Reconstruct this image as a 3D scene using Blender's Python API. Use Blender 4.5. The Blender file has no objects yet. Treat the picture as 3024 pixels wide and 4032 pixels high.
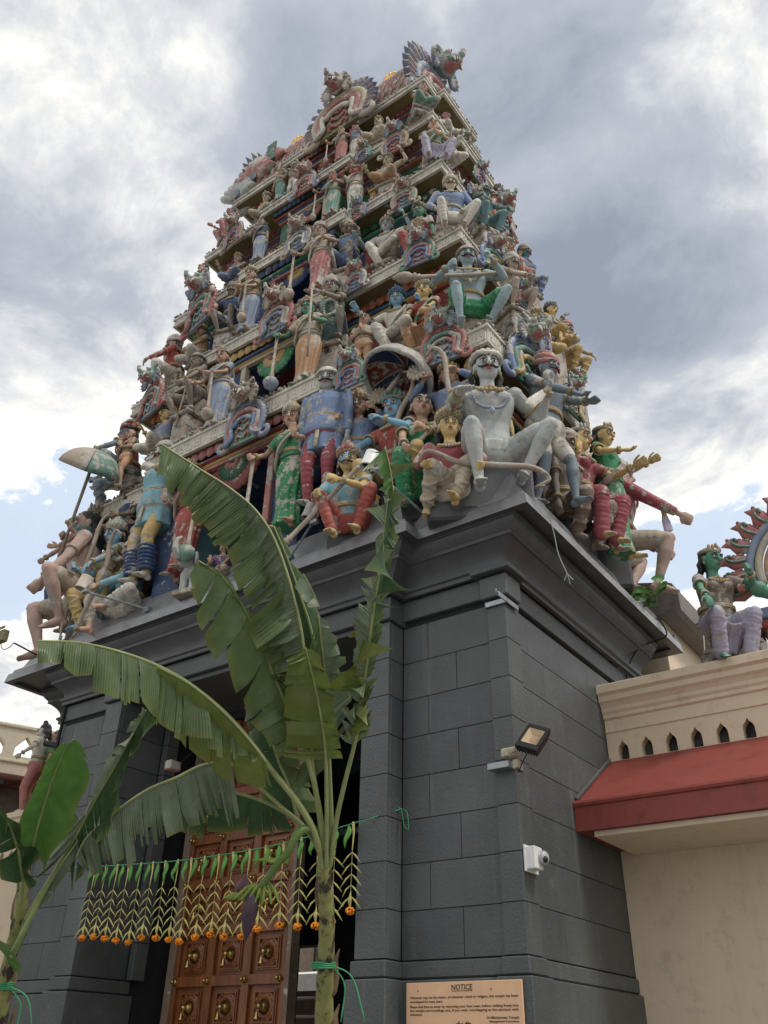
import bpy, math, random
from mathutils import Vector, Matrix, noise as mnoise
V=Vector; PI=math.pi
C=bpy.context.scene.collection
random.seed(7)
# ---------------------------------------------------------------- helpers
class MB:
    def __init__(s): s.v=[]; s.f=[]; s.m=[]; s.uv=None
    def add(s,vs,fs,mi=0):
        o=len(s.v); s.v+=[tuple(p) for p in vs]; s.f+=[tuple(i+o for i in f) for f in fs]; s.m+=[mi]*len(fs); return s
    def box(s,x0,x1,y0,y1,z0,z1,mi=0,M=None):
        vs=[V((x,y,z)) for z in (z0,z1) for y in (y0,y1) for x in (x0,x1)]
        if M is not None: vs=[M@p for p in vs]
        return s.add(vs,[(0,2,3,1),(4,5,7,6),(0,1,5,4),(2,6,7,3),(0,4,6,2),(1,3,7,5)],mi)
    def bbox(s,x0,x1,y0,y1,z0,z1,b=.01,mi=0):
        # box with chamfered edges
        xs=[(x0,x1)];P=[];F=[]
        cx,cy,cz=(x0+x1)/2,(y0+y1)/2,(z0+z1)/2; hx,hy,hz=(x1-x0)/2,(y1-y0)/2,(z1-z0)/2
        idx={}
        for sx in(-1,1):
            for sy in(-1,1):
                for sz in(-1,1):
                    for a in range(3):
                        o=[hx-b,hy-b,hz-b]; o[a]+=b
                        idx[(sx,sy,sz,a)]=len(P); P.append((cx+sx*o[0],cy+sy*o[1],cz+sz*o[2]))
        for a in range(3):
            for sg in(-1,1):
                q=[]
                for u,w in((-1,-1),(1,-1),(1,1),(-1,1)):
                    k=[0,0,0];k[a]=sg;k[(a+1)%3]=u;k[(a+2)%3]=w
                    q.append(idx[(k[0],k[1],k[2],a)])
                F.append(q if sg>0 else q[::-1])
        for a in range(3):
            b1,c1=(a+1)%3,(a+2)%3
            for u in(-1,1):
                for w in(-1,1):
                    k0=[0]*3;k0[a]=-1;k0[b1]=u;k0[c1]=w;k1=list(k0);k1[a]=1
                    q=[idx[(*k0,b1)],idx[(*k1,b1)],idx[(*k1,c1)],idx[(*k0,c1)]]
                    F.append(q if u*w<0 else q[::-1])
        for sx in(-1,1):
            for sy in(-1,1):
                for sz in(-1,1):
                    q=[idx[(sx,sy,sz,a)] for a in range(3)]
                    F.append(q if sx*sy*sz>0 else q[::-1])
        return s.add(P,F,mi)
    def ell(s,c,r,M=None,n=12,m=8,mi=0):
        c=V(c); vs=[];fs=[]
        if isinstance(r,(int,float)): r=(r,r,r)
        def T(p):
            p=V((p[0]*r[0],p[1]*r[1],p[2]*r[2]))
            if M is not None: p=M@p
            return c+p
        vs.append(T((0,0,-1)))
        for j in range(1,m):
            t=PI*j/m-PI/2
            for i in range(n):
                a=2*PI*i/n; vs.append(T((math.cos(t)*math.cos(a),math.cos(t)*math.sin(a),math.sin(t))))
        vs.append(T((0,0,1))); L=len(vs)-1
        for i in range(n):
            k=(i+1)%n
            fs.append((0,1+k,1+i)); fs.append((L,L-n+i,L-n+k))
            for j in range(m-2):
                a=1+j*n; fs.append((a+i,a+k,a+n+k,a+n+i))
        return s.add(vs,fs,mi)
    def loft(s,rings,mi=0,closed=False,cap=True):
        n=len(rings[0]); vs=[p for r in rings for p in r]; fs=[]
        L=len(rings)
        for j in range(L-1+(1 if closed else 0)):
            a=j*n;b=((j+1)%L)*n
            for i in range(n):
                k=(i+1)%n; fs.append((a+i,a+k,b+k,b+i))
        if cap and not closed:
            fs.append(tuple(range(n))[::-1]); fs.append(tuple(range((L-1)*n,L*n)))
        return s.add(vs,fs,mi)
    def tube(s,pts,rad,n=8,mi=0,closed=False,rnd=False,ref=None,flat=None):
        pts=[V(p) for p in pts]; L=len(pts)
        if isinstance(rad,(int,float)): rad=[rad]*L
        if rnd and not closed:
            a=(pts[0]-pts[1]).normalized();b=(pts[-1]-pts[-2]).normalized(); r0,r1=rad[0],rad[-1]
            pts=[pts[0]+a*r0,pts[0]+a*r0*.75]+pts+[pts[-1]+b*r1*.75,pts[-1]+b*r1]
            rad=[r0*.15,r0*.66]+list(rad)+[r1*.66,r1*.15]; L=len(pts)
        rings=[]; prev=None
        for i in range(L):
            if closed: t=(pts[(i+1)%L]-pts[i-1])
            else: t=pts[min(i+1,L-1)]-pts[max(i-1,0)]
            if t.length<1e-9: t=V((0,0,1))
            t.normalize()
            if prev is None:
                u=V(ref) if ref is not None else (V((0,0,1)) if abs(t.z)<.9 else V((1,0,0)))
            else: u=prev
            u=(u-t*u.dot(t))
            if u.length<1e-6: u=t.orthogonal()
            u.normalize(); prev=u; w=t.cross(u)
            r=rad[i]; ru,rw=(r,r*(flat or 1))
            rings.append([pts[i]+u*ru*math.cos(2*PI*k/n)+w*rw*math.sin(2*PI*k/n) for k in range(n)])
        return s.loft(rings,mi,closed)
    def lathe(s,c,prof,n=14,M=None,mi=0,lob=0,la=0.):
        c=V(c); rings=[]
        for r,z in prof:
            rg=[]
            for k in range(n):
                a=2*PI*k/n; rr=r*(1+la*math.cos(lob*a)) if lob else r
                p=V((rr*math.cos(a),rr*math.sin(a),z))
                if M is not None: p=M@p
                rg.append(c+p)
            rings.append(rg)
        return s.loft(rings,mi)
    def prism(s,poly,y0,y1,fn=lambda a,y,b:(a,y,b),mi=0):
        # poly: list of (a,b), extruded along y
        n=len(poly); vs=[fn(a,y0,b) for a,b in poly]+[fn(a,y1,b) for a,b in poly]
        fs=[tuple(range(n)),tuple(range(n,2*n))[::-1]]+[(i,i+n,(i+1)%n+n,(i+1)%n) for i in range(n)]
        return s.add(vs,fs,mi)
    def obj(s,name,mats,parent=None,smooth=False,loc=None,rot=None,rem=0,sm=0):
        me=bpy.data.meshes.new(name); me.from_pydata(s.v,[],s.f)
        if not isinstance(mats,(list,tuple)): mats=[mats]
        for m in mats: me.materials.append(m)
        if len(mats)>1: me.polygons.foreach_set('material_index',s.m)
        if smooth: me.polygons.foreach_set('use_smooth',[True]*len(me.polygons))
        if s.uv: 
            l=me.uv_layers.new(name='uv'); 
            for lp in me.loops: l.data[lp.index].uv=s.uv[lp.vertex_index]
        me.update(); o=bpy.data.objects.new(name,me); C.objects.link(o)
        if parent: o.parent=parent
        if loc is not None: o.location=loc
        if rot is not None: o.rotation_euler=rot
        if rem:
            r=o.modifiers.new('r','REMESH'); r.mode='VOXEL'; r.voxel_size=rem; r.use_smooth_shade=True
            if sm:
                k=o.modifiers.new('s','SMOOTH'); k.iterations=sm; k.factor=.5
        return o
def fixn(o):
    import bmesh
    b=bmesh.new(); b.from_mesh(o.data); bmesh.ops.recalc_face_normals(b,faces=b.faces); b.to_mesh(o.data); b.free(); return o
def tag(o,label,cat,group=None,kind=None):
    if label: o['label']=label
    if cat: o['category']=cat
    if group: o['group']=group
    if kind: o['kind']=kind
    return o
def root(name,loc,label,cat,group=None,rz=0):
    o=bpy.data.objects.new(name,None); C.objects.link(o); o.location=loc; o.rotation_euler=(0,0,rz); o.empty_display_size=.1
    return tag(o,label,cat,group)
def lerp(a,b,t): return a+(b-a)*t
def cr(pts,n):
    # catmull-rom through list of vectors -> n samples
    P=[V(p) for p in pts]; L=len(P)-1; out=[]
    for i in range(n):
        t=L*i/(n-1); k=min(int(t),L-1); f=t-k
        p0=P[k-1] if k>0 else P[k]*2-P[k+1]; p1=P[k];p2=P[k+1]; p3=P[k+2] if k+2<=L else P[k+1]*2-P[k]
        out.append(.5*((2*p1)+(p2-p0)*f+(2*p0-5*p1+4*p2-p3)*f*f+(3*p1-p0-3*p2+p3)*f**3))
    return out
# ---------------------------------------------------------------- materials
def nt(name):
    m=bpy.data.materials.new(name); m.use_nodes=True; t=m.node_tree; b=t.nodes['Principled BSDF']; return m,t,b
def N(t,k,**kw):
    n=t.nodes.new(k)
    for a,v in kw.items():
        if a[0]=='i' and a[1:].isdigit(): n.inputs[int(a[1:])].default_value=v
        else: setattr(n,a,v)
    return n
def ramp(t,src,p0,p1,c0=(0,0,0,1),c1=(1,1,1,1)):
    if p0>p1: p0,p1,c0,c1=p1,p0,c1,c0
    r=N(t,'ShaderNodeValToRGB'); r.color_ramp.elements[0].position=p0; r.color_ramp.elements[1].position=p1
    r.color_ramp.elements[0].color=c0; r.color_ramp.elements[1].color=c1; t.links.new(src,r.inputs[0]); return r.outputs[0]
def mixc(t,f,a,b,mode='MIX'):
    m=N(t,'ShaderNodeMix',data_type='RGBA',blend_type=mode)
    for i,x in ((0,f),(6,a),(7,b)):
        if hasattr(x,'is_linked') or hasattr(x,'links'): t.links.new(x,m.inputs[i])
        else: m.inputs[i].default_value=x
    return m.outputs[2]
def c4(c): return (c[0],c[1],c[2],1)
def coords(t,rand=True):
    tc=N(t,'ShaderNodeTexCoord')
    if not rand: return tc.outputs['Object']
    oi=N(t,'ShaderNodeObjectInfo'); mp=N(t,'ShaderNodeVectorMath',operation='MULTIPLY_ADD')
    t.links.new(oi.outputs['Random'],mp.inputs[0]); mp.inputs[1].default_value=(37,53,71); t.links.new(tc.outputs['Object'],mp.inputs[2]); return mp.outputs[0]
def noise(t,co,scale,detail=6,rough=.6,out=0):
    n=N(t,'ShaderNodeTexNoise'); n.inputs['Scale'].default_value=scale; n.inputs['Detail'].default_value=detail; n.inputs['Roughness'].default_value=rough
    t.links.new(co,n.inputs['Vector']); return n.outputs[out]
PL=(.47,.445,.395); GR=(.035,.033,.029)
_pm={}
def paint(name,col,chip=.35,grime=.5,rough=.62,dots=None,under=None,bump=.25):
    """old painted plaster: paint worn through to pale plaster in ragged patches, worst on upward faces, plus dark mould"""
    key=(name,chip,grime)
    if key in _pm: return _pm[key]
    m,t,b=nt(name); L=t.links.new
    co=coords(t)
    n1=noise(t,co,7.5,10,.66); n2=noise(t,co,2.3,5,.6); n3=noise(t,co,26,6,.7); n4=noise(t,co,9,8,.7)
    g=N(t,'ShaderNodeNewGeometry'); sp=N(t,'ShaderNodeSeparateXYZ'); L(g.outputs['Normal'],sp.inputs[0])
    up=N(t,'ShaderNodeMapRange',i1=-.1,i2=1.,i3=0.,i4=.13); L(sp.outputs[2],up.inputs[0])
    ad=N(t,'ShaderNodeMath',operation='ADD'); L(n1,ad.inputs[0]); L(up.outputs[0],ad.inputs[1])
    th=.735-.30*chip
    th-=.035
    lo_=noise(t,co,1.7,3,.5); a2=N(t,'ShaderNodeMath',operation='MULTIPLY_ADD'); L(lo_,a2.inputs[0]); a2.inputs[1].default_value=.55; L(ad.outputs[0],a2.inputs[2]); th+=.275
    mask=ramp(t,a2.outputs[0],th,th+.02)
    v1=tuple(min(1,c*1.12) for c in col); v0=tuple(c*.8 for c in col)
    base=mixc(t,ramp(t,n2,.35,.65),c4(v0),c4(v1))
    bl=ramp(t,noise(t,co,3.6,7,.6),.42,.78)
    base=mixc(t,mixc(t,.2,(0,0,0,1),bl),base,c4(tuple(.55*x+.45*y for x,y in zip(PL,(.5,.47,.42)))))
    if dots:
        vo=N(t,'ShaderNodeTexVoronoi',feature='F1'); vo.inputs['Scale'].default_value=dots[1]; vo.inputs['Randomness'].default_value=.25
        tc=N(t,'ShaderNodeTexCoord'); L(tc.outputs['Object'],vo.inputs['Vector'])
        base=mixc(t,ramp(t,vo.outputs['Distance'],.17,.21,(1,1,1,1),(0,0,0,1)),base,c4(dots[0]))
    pl=mixc(t,ramp(t,n3,.3,.7),c4(tuple(c*.8 for c in (under or PL))),c4(under or PL))
    c=mixc(t,mask,base,pl)
    gth=.665-.2*grime
    gm=ramp(t,n4,gth,gth+.14)
    c=mixc(t,gm,c,c4(GR)) if grime>.8 else mixc(t,gm,c,mixc(t,.62,c,c4(GR)))
    c=mixc(t,.5,c,mixc(t,1.,c,ramp(t,n3,.15,.75,(.62,.6,.57,1),(1.1,1.1,1.1,1)),'MULTIPLY'))
    L(c,b.inputs['Base Color']); b.inputs['Roughness'].default_value=rough
    b.inputs['Specular IOR Level'].default_value=.35
    bp=N(t,'ShaderNodeBump'); bp.inputs['Strength'].default_value=bump; bp.inputs['Distance'].default_value=.01
    hh=N(t,'ShaderNodeMath',operation='MULTIPLY_ADD'); L(mask,hh.inputs[0]); hh.inputs[1].default_value=-.5; L(n3,hh.inputs[2])
    L(hh.outputs[0],bp.inputs['Height']); L(bp.outputs[0],b.inputs['Normal'])
    _pm[key]=m; return m
def plain(name,col,rough=.5,metal=0,var=.12,bumps=0,scale=8,spec=.4):
    m,t,b=nt(name); co=coords(t); n=noise(t,co,scale,6,.6)
    c=mixc(t,ramp(t,n,.3,.7),c4(tuple(x*(1-var) for x in col)),c4(tuple(min(1,x*(1+var)) for x in col)))
    t.links.new(c,b.inputs['Base Color']); b.inputs['Roughness'].default_value=rough; b.inputs['Metallic'].default_value=metal
    b.inputs['Specular IOR Level'].default_value=spec
    if bumps:
        n2=noise(t,co,scale*12,4,.6); bp=N(t,'ShaderNodeBump'); bp.inputs['Strength'].default_value=bumps; bp.inputs['Distance'].default_value=.005
        t.links.new(n2,bp.inputs['Height']); t.links.new(bp.outputs[0],b.inputs['Normal'])
    return m
COL=dict(white=(.62,.59,.52),pale=(.47,.50,.49),peach=(.52,.33,.23),pink=(.66,.33,.27),yellow=(.60,.44,.19),gold=(.40,.30,.15),cream=(.52,.45,.33),
 blueskin=(.20,.40,.55),ltblue=(.30,.41,.45),teal=(.10,.22,.23),greenskin=(.09,.27,.18),slate=(.17,.22,.26),brown=(.20,.14,.10),greybrown=(.23,.19,.16),
 green=(.03,.24,.10),sea=(.15,.29,.235),blue=(.17,.24,.40),navy=(.035,.07,.17),cyan=(.20,.42,.50),red=(.36,.07,.055),crimson=(.30,.06,.08),rose=(.42,.165,.15),
 orange=(.48,.27,.14),ochre=(.54,.38,.15),lav=(.42,.40,.52),maroon=(.20,.035,.03),black=(.012,.012,.014),olive=(.22,.20,.09),steel=(.24,.29,.40),lips=(.45,.08,.07),
 rust=(.36,.10,.04),shaded_mustard=(.16,.125,.04),dkgreen=(.02,.10,.05),beige=(.39,.32,.25),purple=(.16,.08,.18),flesh=(.48,.33,.275))
def P(c,chip=.35,grime=.45,**k):
    return paint('painted_'+c,COL[c],chip,grime,**k)
# ---------------------------------------------------------------- camera
cam=bpy.data.cameras.new('camera'); co=bpy.data.objects.new('camera',cam); C.objects.link(co)
def camrot(yaw,pitch,roll):
    f=V((-math.sin(yaw)*math.cos(pitch),math.cos(yaw)*math.cos(pitch),math.sin(pitch))); r=V((math.cos(yaw),math.sin(yaw),0)); u=r.cross(f)
    r2=r*math.cos(roll)+u*math.sin(roll); u2=u*math.cos(roll)-r*math.sin(roll)
    return Matrix(((r2.x,u2.x,-f.x),(r2.y,u2.y,-f.y),(r2.z,u2.z,-f.z)))
co.matrix_world=camrot(.6366,.571,.0221).to_4x4(); co.location=(3.6236,-6.994,0)
cam.sensor_fit='VERTICAL'; cam.sensor_height=36; cam.lens=3382.8/4032*36; cam.clip_end=2000; cam.clip_start=.05
bpy.context.scene.camera=co
# ---------------------------------------------------------------- architecture materials
def stone():
    m,t,b=nt('grey_painted_stone'); L=t.links.new; co_=coords(t,False)
    n1=noise(t,co_,1.1,6,.6); n2=noise(t,co_,38,5,.65); n3=noise(t,co_,6,8,.7)
    c=mixc(t,ramp(t,n1,.35,.68),(.068,.077,.078,1),(.098,.109,.110,1))
    c=mixc(t,mixc(t,.5,ramp(t,n3,.60,.72),(0,0,0,1)),c,(.15,.165,.168,1))
    c=mixc(t,ramp(t,n3,.30,.20),c,(.050,.058,.062,1))
    mp=N(t,'ShaderNodeMapping'); L(co_,mp.inputs[0]); mp.inputs['Scale'].default_value=(5,5,.22)
    st=noise(t,mp.outputs[0],1.6,6,.7)
    c=mixc(t,mixc(t,.3,(0,0,0,1),ramp(t,st,.60,.74)),c,(.21,.225,.225,1))
    gi=N(t,'ShaderNodeNewGeometry'); c=mixc(t,1.,c,ramp(t,gi.outputs['Random Per Island'],0.,1.,(.86,.87,.88,1),(1.1,1.1,1.08,1)),'MULTIPLY')
    L(c,b.inputs['Base Color']); b.inputs['Roughness'].default_value=.42; b.inputs['Specular IOR Level'].default_value=.5
    r=ramp(t,n3,.3,.7,(.34,.34,.34,1),(.55,.55,.55,1)); L(r,b.inputs['Roughness'])
    bp=N(t,'ShaderNodeBump'); bp.inputs['Strength'].default_value=.75; bp.inputs['Distance'].default_value=.012; L(n2,bp.inputs['Height']); L(bp.outputs[0],b.inputs['Normal'])
    return m
STONE=stone(); MORTAR=plain('dark_joint',(.018,.019,.022),.9)
DARKPAINT=plain('charcoal_plaster',(.075,.078,.083),.42,0,.18,.3,5)
FASC=plain('cornice_grey',(.21,.215,.225),.24,0,.25,.3,4)
def wallpaint(name,col,dirt=.3):
    m,t,b=nt(name); L=t.links.new; co_=coords(t,False)
    n1=noise(t,co_,.8,6,.6); n3=noise(t,co_,5,9,.72); n2=noise(t,co_,60,3,.6)
    mp=N(t,'ShaderNodeMapping'); L(co_,mp.inputs[0]); mp.inputs['Scale'].default_value=(3.5,3.5,.25); st=noise(t,mp.outputs[0],2,7,.7)
    c=mixc(t,ramp(t,n1,.3,.7),c4([x*.9 for x in col]),c4(col))
    c=mixc(t,mixc(t,dirt,(0,0,0,1),ramp(t,n3,.52,.75)),c,c4([x*.35 for x in col]))
    c=mixc(t,mixc(t,dirt*.7,(0,0,0,1),ramp(t,st,.55,.75)),c,c4([x*.5 for x in col]))
    L(c,b.inputs['Base Color']); b.inputs['Roughness'].default_value=.6
    bp=N(t,'ShaderNodeBump'); bp.inputs['Strength'].default_value=.25; bp.inputs['Distance'].default_value=.006; L(n2,bp.inputs['Height']); L(bp.outputs[0],b.inputs['Normal'])
    return m
BEIGE=wallpaint('beige_wall_paint',(.74,.61,.44),.45); CREAM=wallpaint('cream_parapet_paint',(.78,.70,.52),.4); REDP=wallpaint('red_canopy_paint',(.27,.055,.042),.6)
# ---------------------------------------------------------------- ground
g=MB(); n=24
for i in range(n):
    for j in range(n):
        pass
g.add([(-300,-300,-1.6),(300,-300,-1.6),(300,300,-1.6),(-300,300,-1.6)],[(0,1,2,3)])
tag(g.obj('ground',plain('worn_concrete',(.22,.21,.20),.8,0,.2,.4,2)),None,None,kind='structure')
# ---------------------------------------------------------------- the gate tower
tower=root('temple_tower',(-3.96,1.92,-1.6),'tall tapering temple gate tower with a charcoal stone base under crowded painted storeys','temple tower')
TL=V((3.96,-1.92,1.6))
def tp(mb,name,mats,parent=None,**k):
    if parent is None: k['loc']=TL; parent=tower
    return mb.obj(name,mats,parent,**k)
KZ=[.771,1.171,1.571,1.971,2.371,2.771,3.171,3.571,3.985]
def blocks(mb,x0,x1,y,ydir,joints,axis='x',zs=KZ,gap=.0055):
    """running-bond stone facing; axis x: wall along X at plane Y=y facing -Y; axis y: along Y at plane X=y facing +X"""
    for r in range(len(zs)-1):
        z0,z1=zs[r]+gap/2,zs[r+1]-gap/2
        js=[x0]+sorted(j for j in joints[r%len(joints)] if x0+.02<j<x1-.02)+[x1]
        for a,b in zip(js[:-1],js[1:]):
            aa=a+(gap/2 if a!=x0 else 0); bb=b-(gap/2 if b!=x1 else 0)
            if axis=='x': mb.bbox(aa,bb,y,y+.05,z0,z1,.003)
            else: mb.bbox(y-.05,y,aa,bb,z0,z1,.003)
J1=[[-.62],[-.96]]
for side in(0,1):
    w=MB(); k=MB()
    if side==0:
        blocks(w,-.212,0,0,-1,[[]]); blocks(w,-1.272,-.212,.04,-1,J1); blocks(w,-1.61,-1.28,-.2155,-1,[[]])
        blocks(w,.05,.28,0,1,[[]],'y'); blocks(w,.28,3.7,-.04,1,[[.84,1.55,2.4,3.2],[.5,1.2,2.0,2.9]],'y')
        for r in range(len(KZ)-1):
            z0,z1=KZ[r]+.0035,KZ[r+1]-.0035
            w.bbox(-1.33,-1.28,-.164,.04,z0,z1,.004); w.bbox(-1.612,-1.562,-.164,.5,z0,z1,.004); w.bbox(-1.612,-1.562,.507,1.3,z0,z1,.004)
        k.box(-1.265,-.095,.055,3.68,-1.6,4.06); k.box(-1.60,-1.29,-.20,3.68,-1.6,4.06); k.box(-.205,-.014,.012,.27,-1.6,4.06)
    else:
        blocks(w,-5.93,-5.61,-.2155,-1,[[]]); blocks(w,-7.2,-5.93,.04,-1,[[-6.6],[-6.3,-6.95]]); blocks(w,-7.93,-7.25,.5,-1,[[-7.6],[]])
        for r in range(len(KZ)-1):
            z0,z1=KZ[r]+.0035,KZ[r+1]-.0035
            w.bbox(-5.66,-5.608,-.164,.55,z0,z1,.004); w.bbox(-5.60,-5.50,.557,.75,z0,z1,.004); w.bbox(-5.98,-5.932,-.164,.035,z0,z1,.004); w.bbox(-7.2,-7.15,.1,.55,z0,z1,.004)
        k.box(-5.92,-5.62,-.20,3.68,-1.6,4.06); k.box(-7.19,-5.935,.06,3.68,-1.6,4.06); k.box(-7.92,-7.2,.52,3.68,-1.6,4.06)
    tp(w,'stone_facing',STONE); tp(k,'stone_core',MORTAR)
# plinth steps
w=MB()
def skirt(mb,d,z0,z1,side):
    for x0,x1,y0,y1 in [q for q in ((-.212,0,0,.28),(-1.272,-.04,.04,3.7),(-1.61,-1.28,-.2155,.9),(-5.93,-5.61,-.2155,.6),(-7.2,-5.93,.04,3.7),(-7.93,-7.2,.5,3.7)) if (q[0]<-4)==side]:
        mb.bbox(x0-d,x1+d,y0-d,y1+d,z0,z1,.012)
for sd in(False,True):
    w=MB(); skirt(w,.028,.625,.760,sd); skirt(w,.060,-.2,.615,sd); skirt(w,.10,-1.6,-.21,sd)
    tp(w,'plinth',STONE)
w=MB()
for x0,x1,y in((-.19,-.02,-.0625),):
    pass
# entablature above the facing: frieze blocks, cap over the corner pilaster, lintel over the gateway
w=MB(); 
w.bbox(-1.285,-.03,.0,3.72,4.055,4.285,.008); w.bbox(-.265,.05,-.05,.26,4.02,4.262,.01); w.bbox(-.337,.12,-.12,.30,4.284,4.342,.008)
w.bbox(-5.94,-1.27,-.222,3.72,4.055,4.285,.008); w.bbox(-7.93,-7.2,.48,3.72,4.055,4.285,.008); w.bbox(-7.21,-5.93,.03,3.72,4.055,4.285,.008)
w.bbox(-1.66,-1.25,-.26,.2,4.0,4.2,.01); w.bbox(-5.97,-5.57,-.26,.2,4.0,4.2,.01)
w.bbox(-5.62,-1.6,-.16,.95,3.99,4.05,.006)
tp(w,'entablature',STONE)
def sweep(mb,path,prof,sx=1.,mi=0,mis=None):
    """profile (d outward, z) carried along an axis-aligned plan path with mitred corners"""
    L=len(path); nr=[]
    for i in range(L-1):
        dx,dy=path[i+1][0]-path[i][0],path[i+1][1]-path[i][1]; l=math.hypot(dx,dy); nr.append((-dy/l,dx/l))
    rows=[]
    for i in range(L):
        a=nr[max(i-1,0)]; b=nr[min(i,L-2)]
        ox,oy=(a[0]+b[0],a[1]+b[1]) if i not in(0,L-1) and abs(a[0]*b[0]+a[1]*b[1])<.5 else a if i else b
        rows.append([(path[i][0]+ox*d*sx,path[i][1]+oy*d,z) for d,z in prof])
    n=len(prof); vs=[p for r in rows for p in r]; o=len(mb.v)
    mb.v+=vs
    for i in range(L-1):
        for j in range(n-1):
            a=o+i*n+j; mb.f.append((a,a+1,a+n+1,a+n)); mb.m.append(mis[j] if mis else mi)
    return mb
WP=[(-.04,3.7),(-.04,.0),(-1.28,.0),(-1.28,-.2155),(-5.93,-.2155),(-5.93,.03),(-7.2,.03),(-7.2,.5),(-7.93,.5),(-7.93,3.7)]
cyma=[(.02,4.29),(.06,4.29),(.06,4.335),(.085,4.35),(.085,4.385),(.05,4.40)]+[(.05+.13*t**2,4.40+.2*t) for t in(.15,.3,.45,.6,.75,.9,1)]+[(.20,4.605),(.20,4.645),(.215,4.66)]+[(.215+.05*math.sin(t*PI/2),4.66+.10*t) for t in(.25,.5,.75,1)]+[(.285,4.765),(.285,4.81),(-.02,4.81)]
w=MB(); sweep(w,WP,cyma,1.25); tp(w,'moulding',DARKPAINT)
# cornice slab: fascia with soffit drip
CP=[(.4,4.18),(.4,-.25),(-.92,-.25),(-.92,-.48),(-7.0,-.48),(-7.0,-.25),(-8.34,-.25),(-8.34,4.18)]
w=MB()
sweep(w,CP,[(-.3,4.835),(-.012,4.835),(-.0,4.79),(.096,4.79)],1.); tp(w,'soffit',DARKPAINT)
w=MB(); w.box(-8.3,.37,-.2,4.1,4.836,4.86); w.box(-6.97,-.95,-.44,0,4.8365,4.8605); tp(w,'slab',DARKPAINT)
w=MB(); sweep(w,CP,[(.096,4.79),(.074,4.925),(.03,4.93)]); tp(w,'fascia',FASC)
w=MB(); sweep(w,CP,[(.03,4.925)]+[(-.02+.05*math.cos(a),4.97+.05*math.sin(a)) for a in [ -PI/2+PI*i/8 for i in range(9)]]+[(-.06,5.02),(-.06,5.06),(-.18,5.40),(-.30,5.44)]); 
w.box(-8.05,.12,.04,3.9,5.35,5.43); w.box(-6.72,-1.2,-.19,.6,5.3,5.435)
tp(w,'ledge_plinth',FASC)
# back of cornice / ends
w=MB(); w.box(-8.4,.46,4.0,4.2,4.80,5.0); tp(w,'slab',DARKPAINT)
# passage: ceiling, far wall with the opening
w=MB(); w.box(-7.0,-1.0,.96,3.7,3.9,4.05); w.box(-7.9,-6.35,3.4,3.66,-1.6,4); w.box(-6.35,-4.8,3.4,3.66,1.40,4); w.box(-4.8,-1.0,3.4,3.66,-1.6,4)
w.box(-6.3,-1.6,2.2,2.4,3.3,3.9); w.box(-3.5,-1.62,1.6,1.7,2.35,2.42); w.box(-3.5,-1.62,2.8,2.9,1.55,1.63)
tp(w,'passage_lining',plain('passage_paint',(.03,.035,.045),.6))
# dark upright strip in the angle of the left wing, clamp straps on the right pilaster
w=MB(); w.box(-7.245,-7.205,.0,.03,-1.6,4.3); tp(w,'dark_strip',MORTAR)
# ---------------------------------------------------------------- storeys
XC=-3.96; YC=1.92
TIER=[dict(hw=4.4,yf=-.34,z0=5.42,z1=5.42,bay=-.57,b=3.0),
 dict(hw=4.0,yf=-.08,z0=7.46,z1=7.76,bay=-.56,b=1.72),
 dict(hw=3.55,yf=.16,z0=9.9,z1=10.13,bay=-.04,b=1.5),
 dict(hw=3.13,yf=.38,z0=12.1,z1=12.31,bay=.25,b=1.25),
 dict(hw=2.84,yf=.60,z0=14.0,z1=14.18,bay=.44,b=1.12),
 dict(hw=2.52,yf=.84,z0=15.8,z1=15.96,bay=.73,b=.95)]
def plan(t,d=0,sb=None):
    """edge path of a storey (right-back, round the front, left-back), d = outward offset"""
    xr,xl=XC+t['hw']+d,XC-t['hw']-d; yf=t['yf']-d; yb=2*YC-t['yf']+d; bw=t['b']+d; by=t['bay']-d; s=.62+d
    pr=.16
    return [(xl+.1,yb),(xr,yb),(xr,YC+s),(xr+pr,YC+s),(xr+pr,YC-s),(xr,YC-s),(xr,yf),(XC+bw,yf),(XC+bw,by),(XC-bw,by),(XC-bw,yf),(xl,yf),(xl,yb),(xl+.1,yb)]
FS=dict(fascia=paint('ledge_plaster',(.62,.59,.51),.4,.42,under=(.48,.45,.38)),soff=[P('shaded_mustard',.1,.3),P('shaded_mustard',.1,.3),P('shaded_mustard',.15,.3),P('shaded_mustard',.1,.4),P('shaded_mustard',.1,.4)])  # soffit mustard darkened: shade under the ledges put into its colour
LOT=[('maroon','ochre'),('maroon','maroon'),('rust','navy'),('dkgreen','green'),('maroon','maroon'),('maroon','maroon')]
BAYLOT=['','rose','ochre','navy','navy','rose']
WALLC=['navy','navy','navy','navy','dkgreen','maroon']
def dome_petal(mb,c,w,h,out,side=(1,0,0),mi=0):
    """one rounded lotus petal hanging from c, width w, height h, bulging towards out"""
    c=V(c);o=V(out);s=V(side); vs=[];fs=[]
    m=5;n=5
    for j in range(m+1):
        v=j/m; ww=w*.5*(1 if v<.5 else math.sqrt(max(0,1-((v-.5)/.5)**2)))*.98
        for i in range(n+1):
            u=-1+2*i/n; dd=(1-u*u)*.5*w*.55*math.sin(PI*(.25+.7*v))
            vs.append(c+s*(u*ww)+V((0,0,-h*v))+o*dd)
    for j in range(m):
        for i in range(n):
            a=j*(n+1)+i; fs.append((a,a+1,a+n+2,a+n+1))
    mb.add(vs,fs,mi)
def petal_row(mb,p0,p1,z,w,h,out):
    p0=V((*p0,z));p1=V((*p1,z)); L=(p1-p0).length; n=max(1,int(L/w)); s=(p1-p0)/L
    for i in range(n): dome_petal(mb,p0+s*((i+.5)*L/n),L/n,h,out,s)
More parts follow.
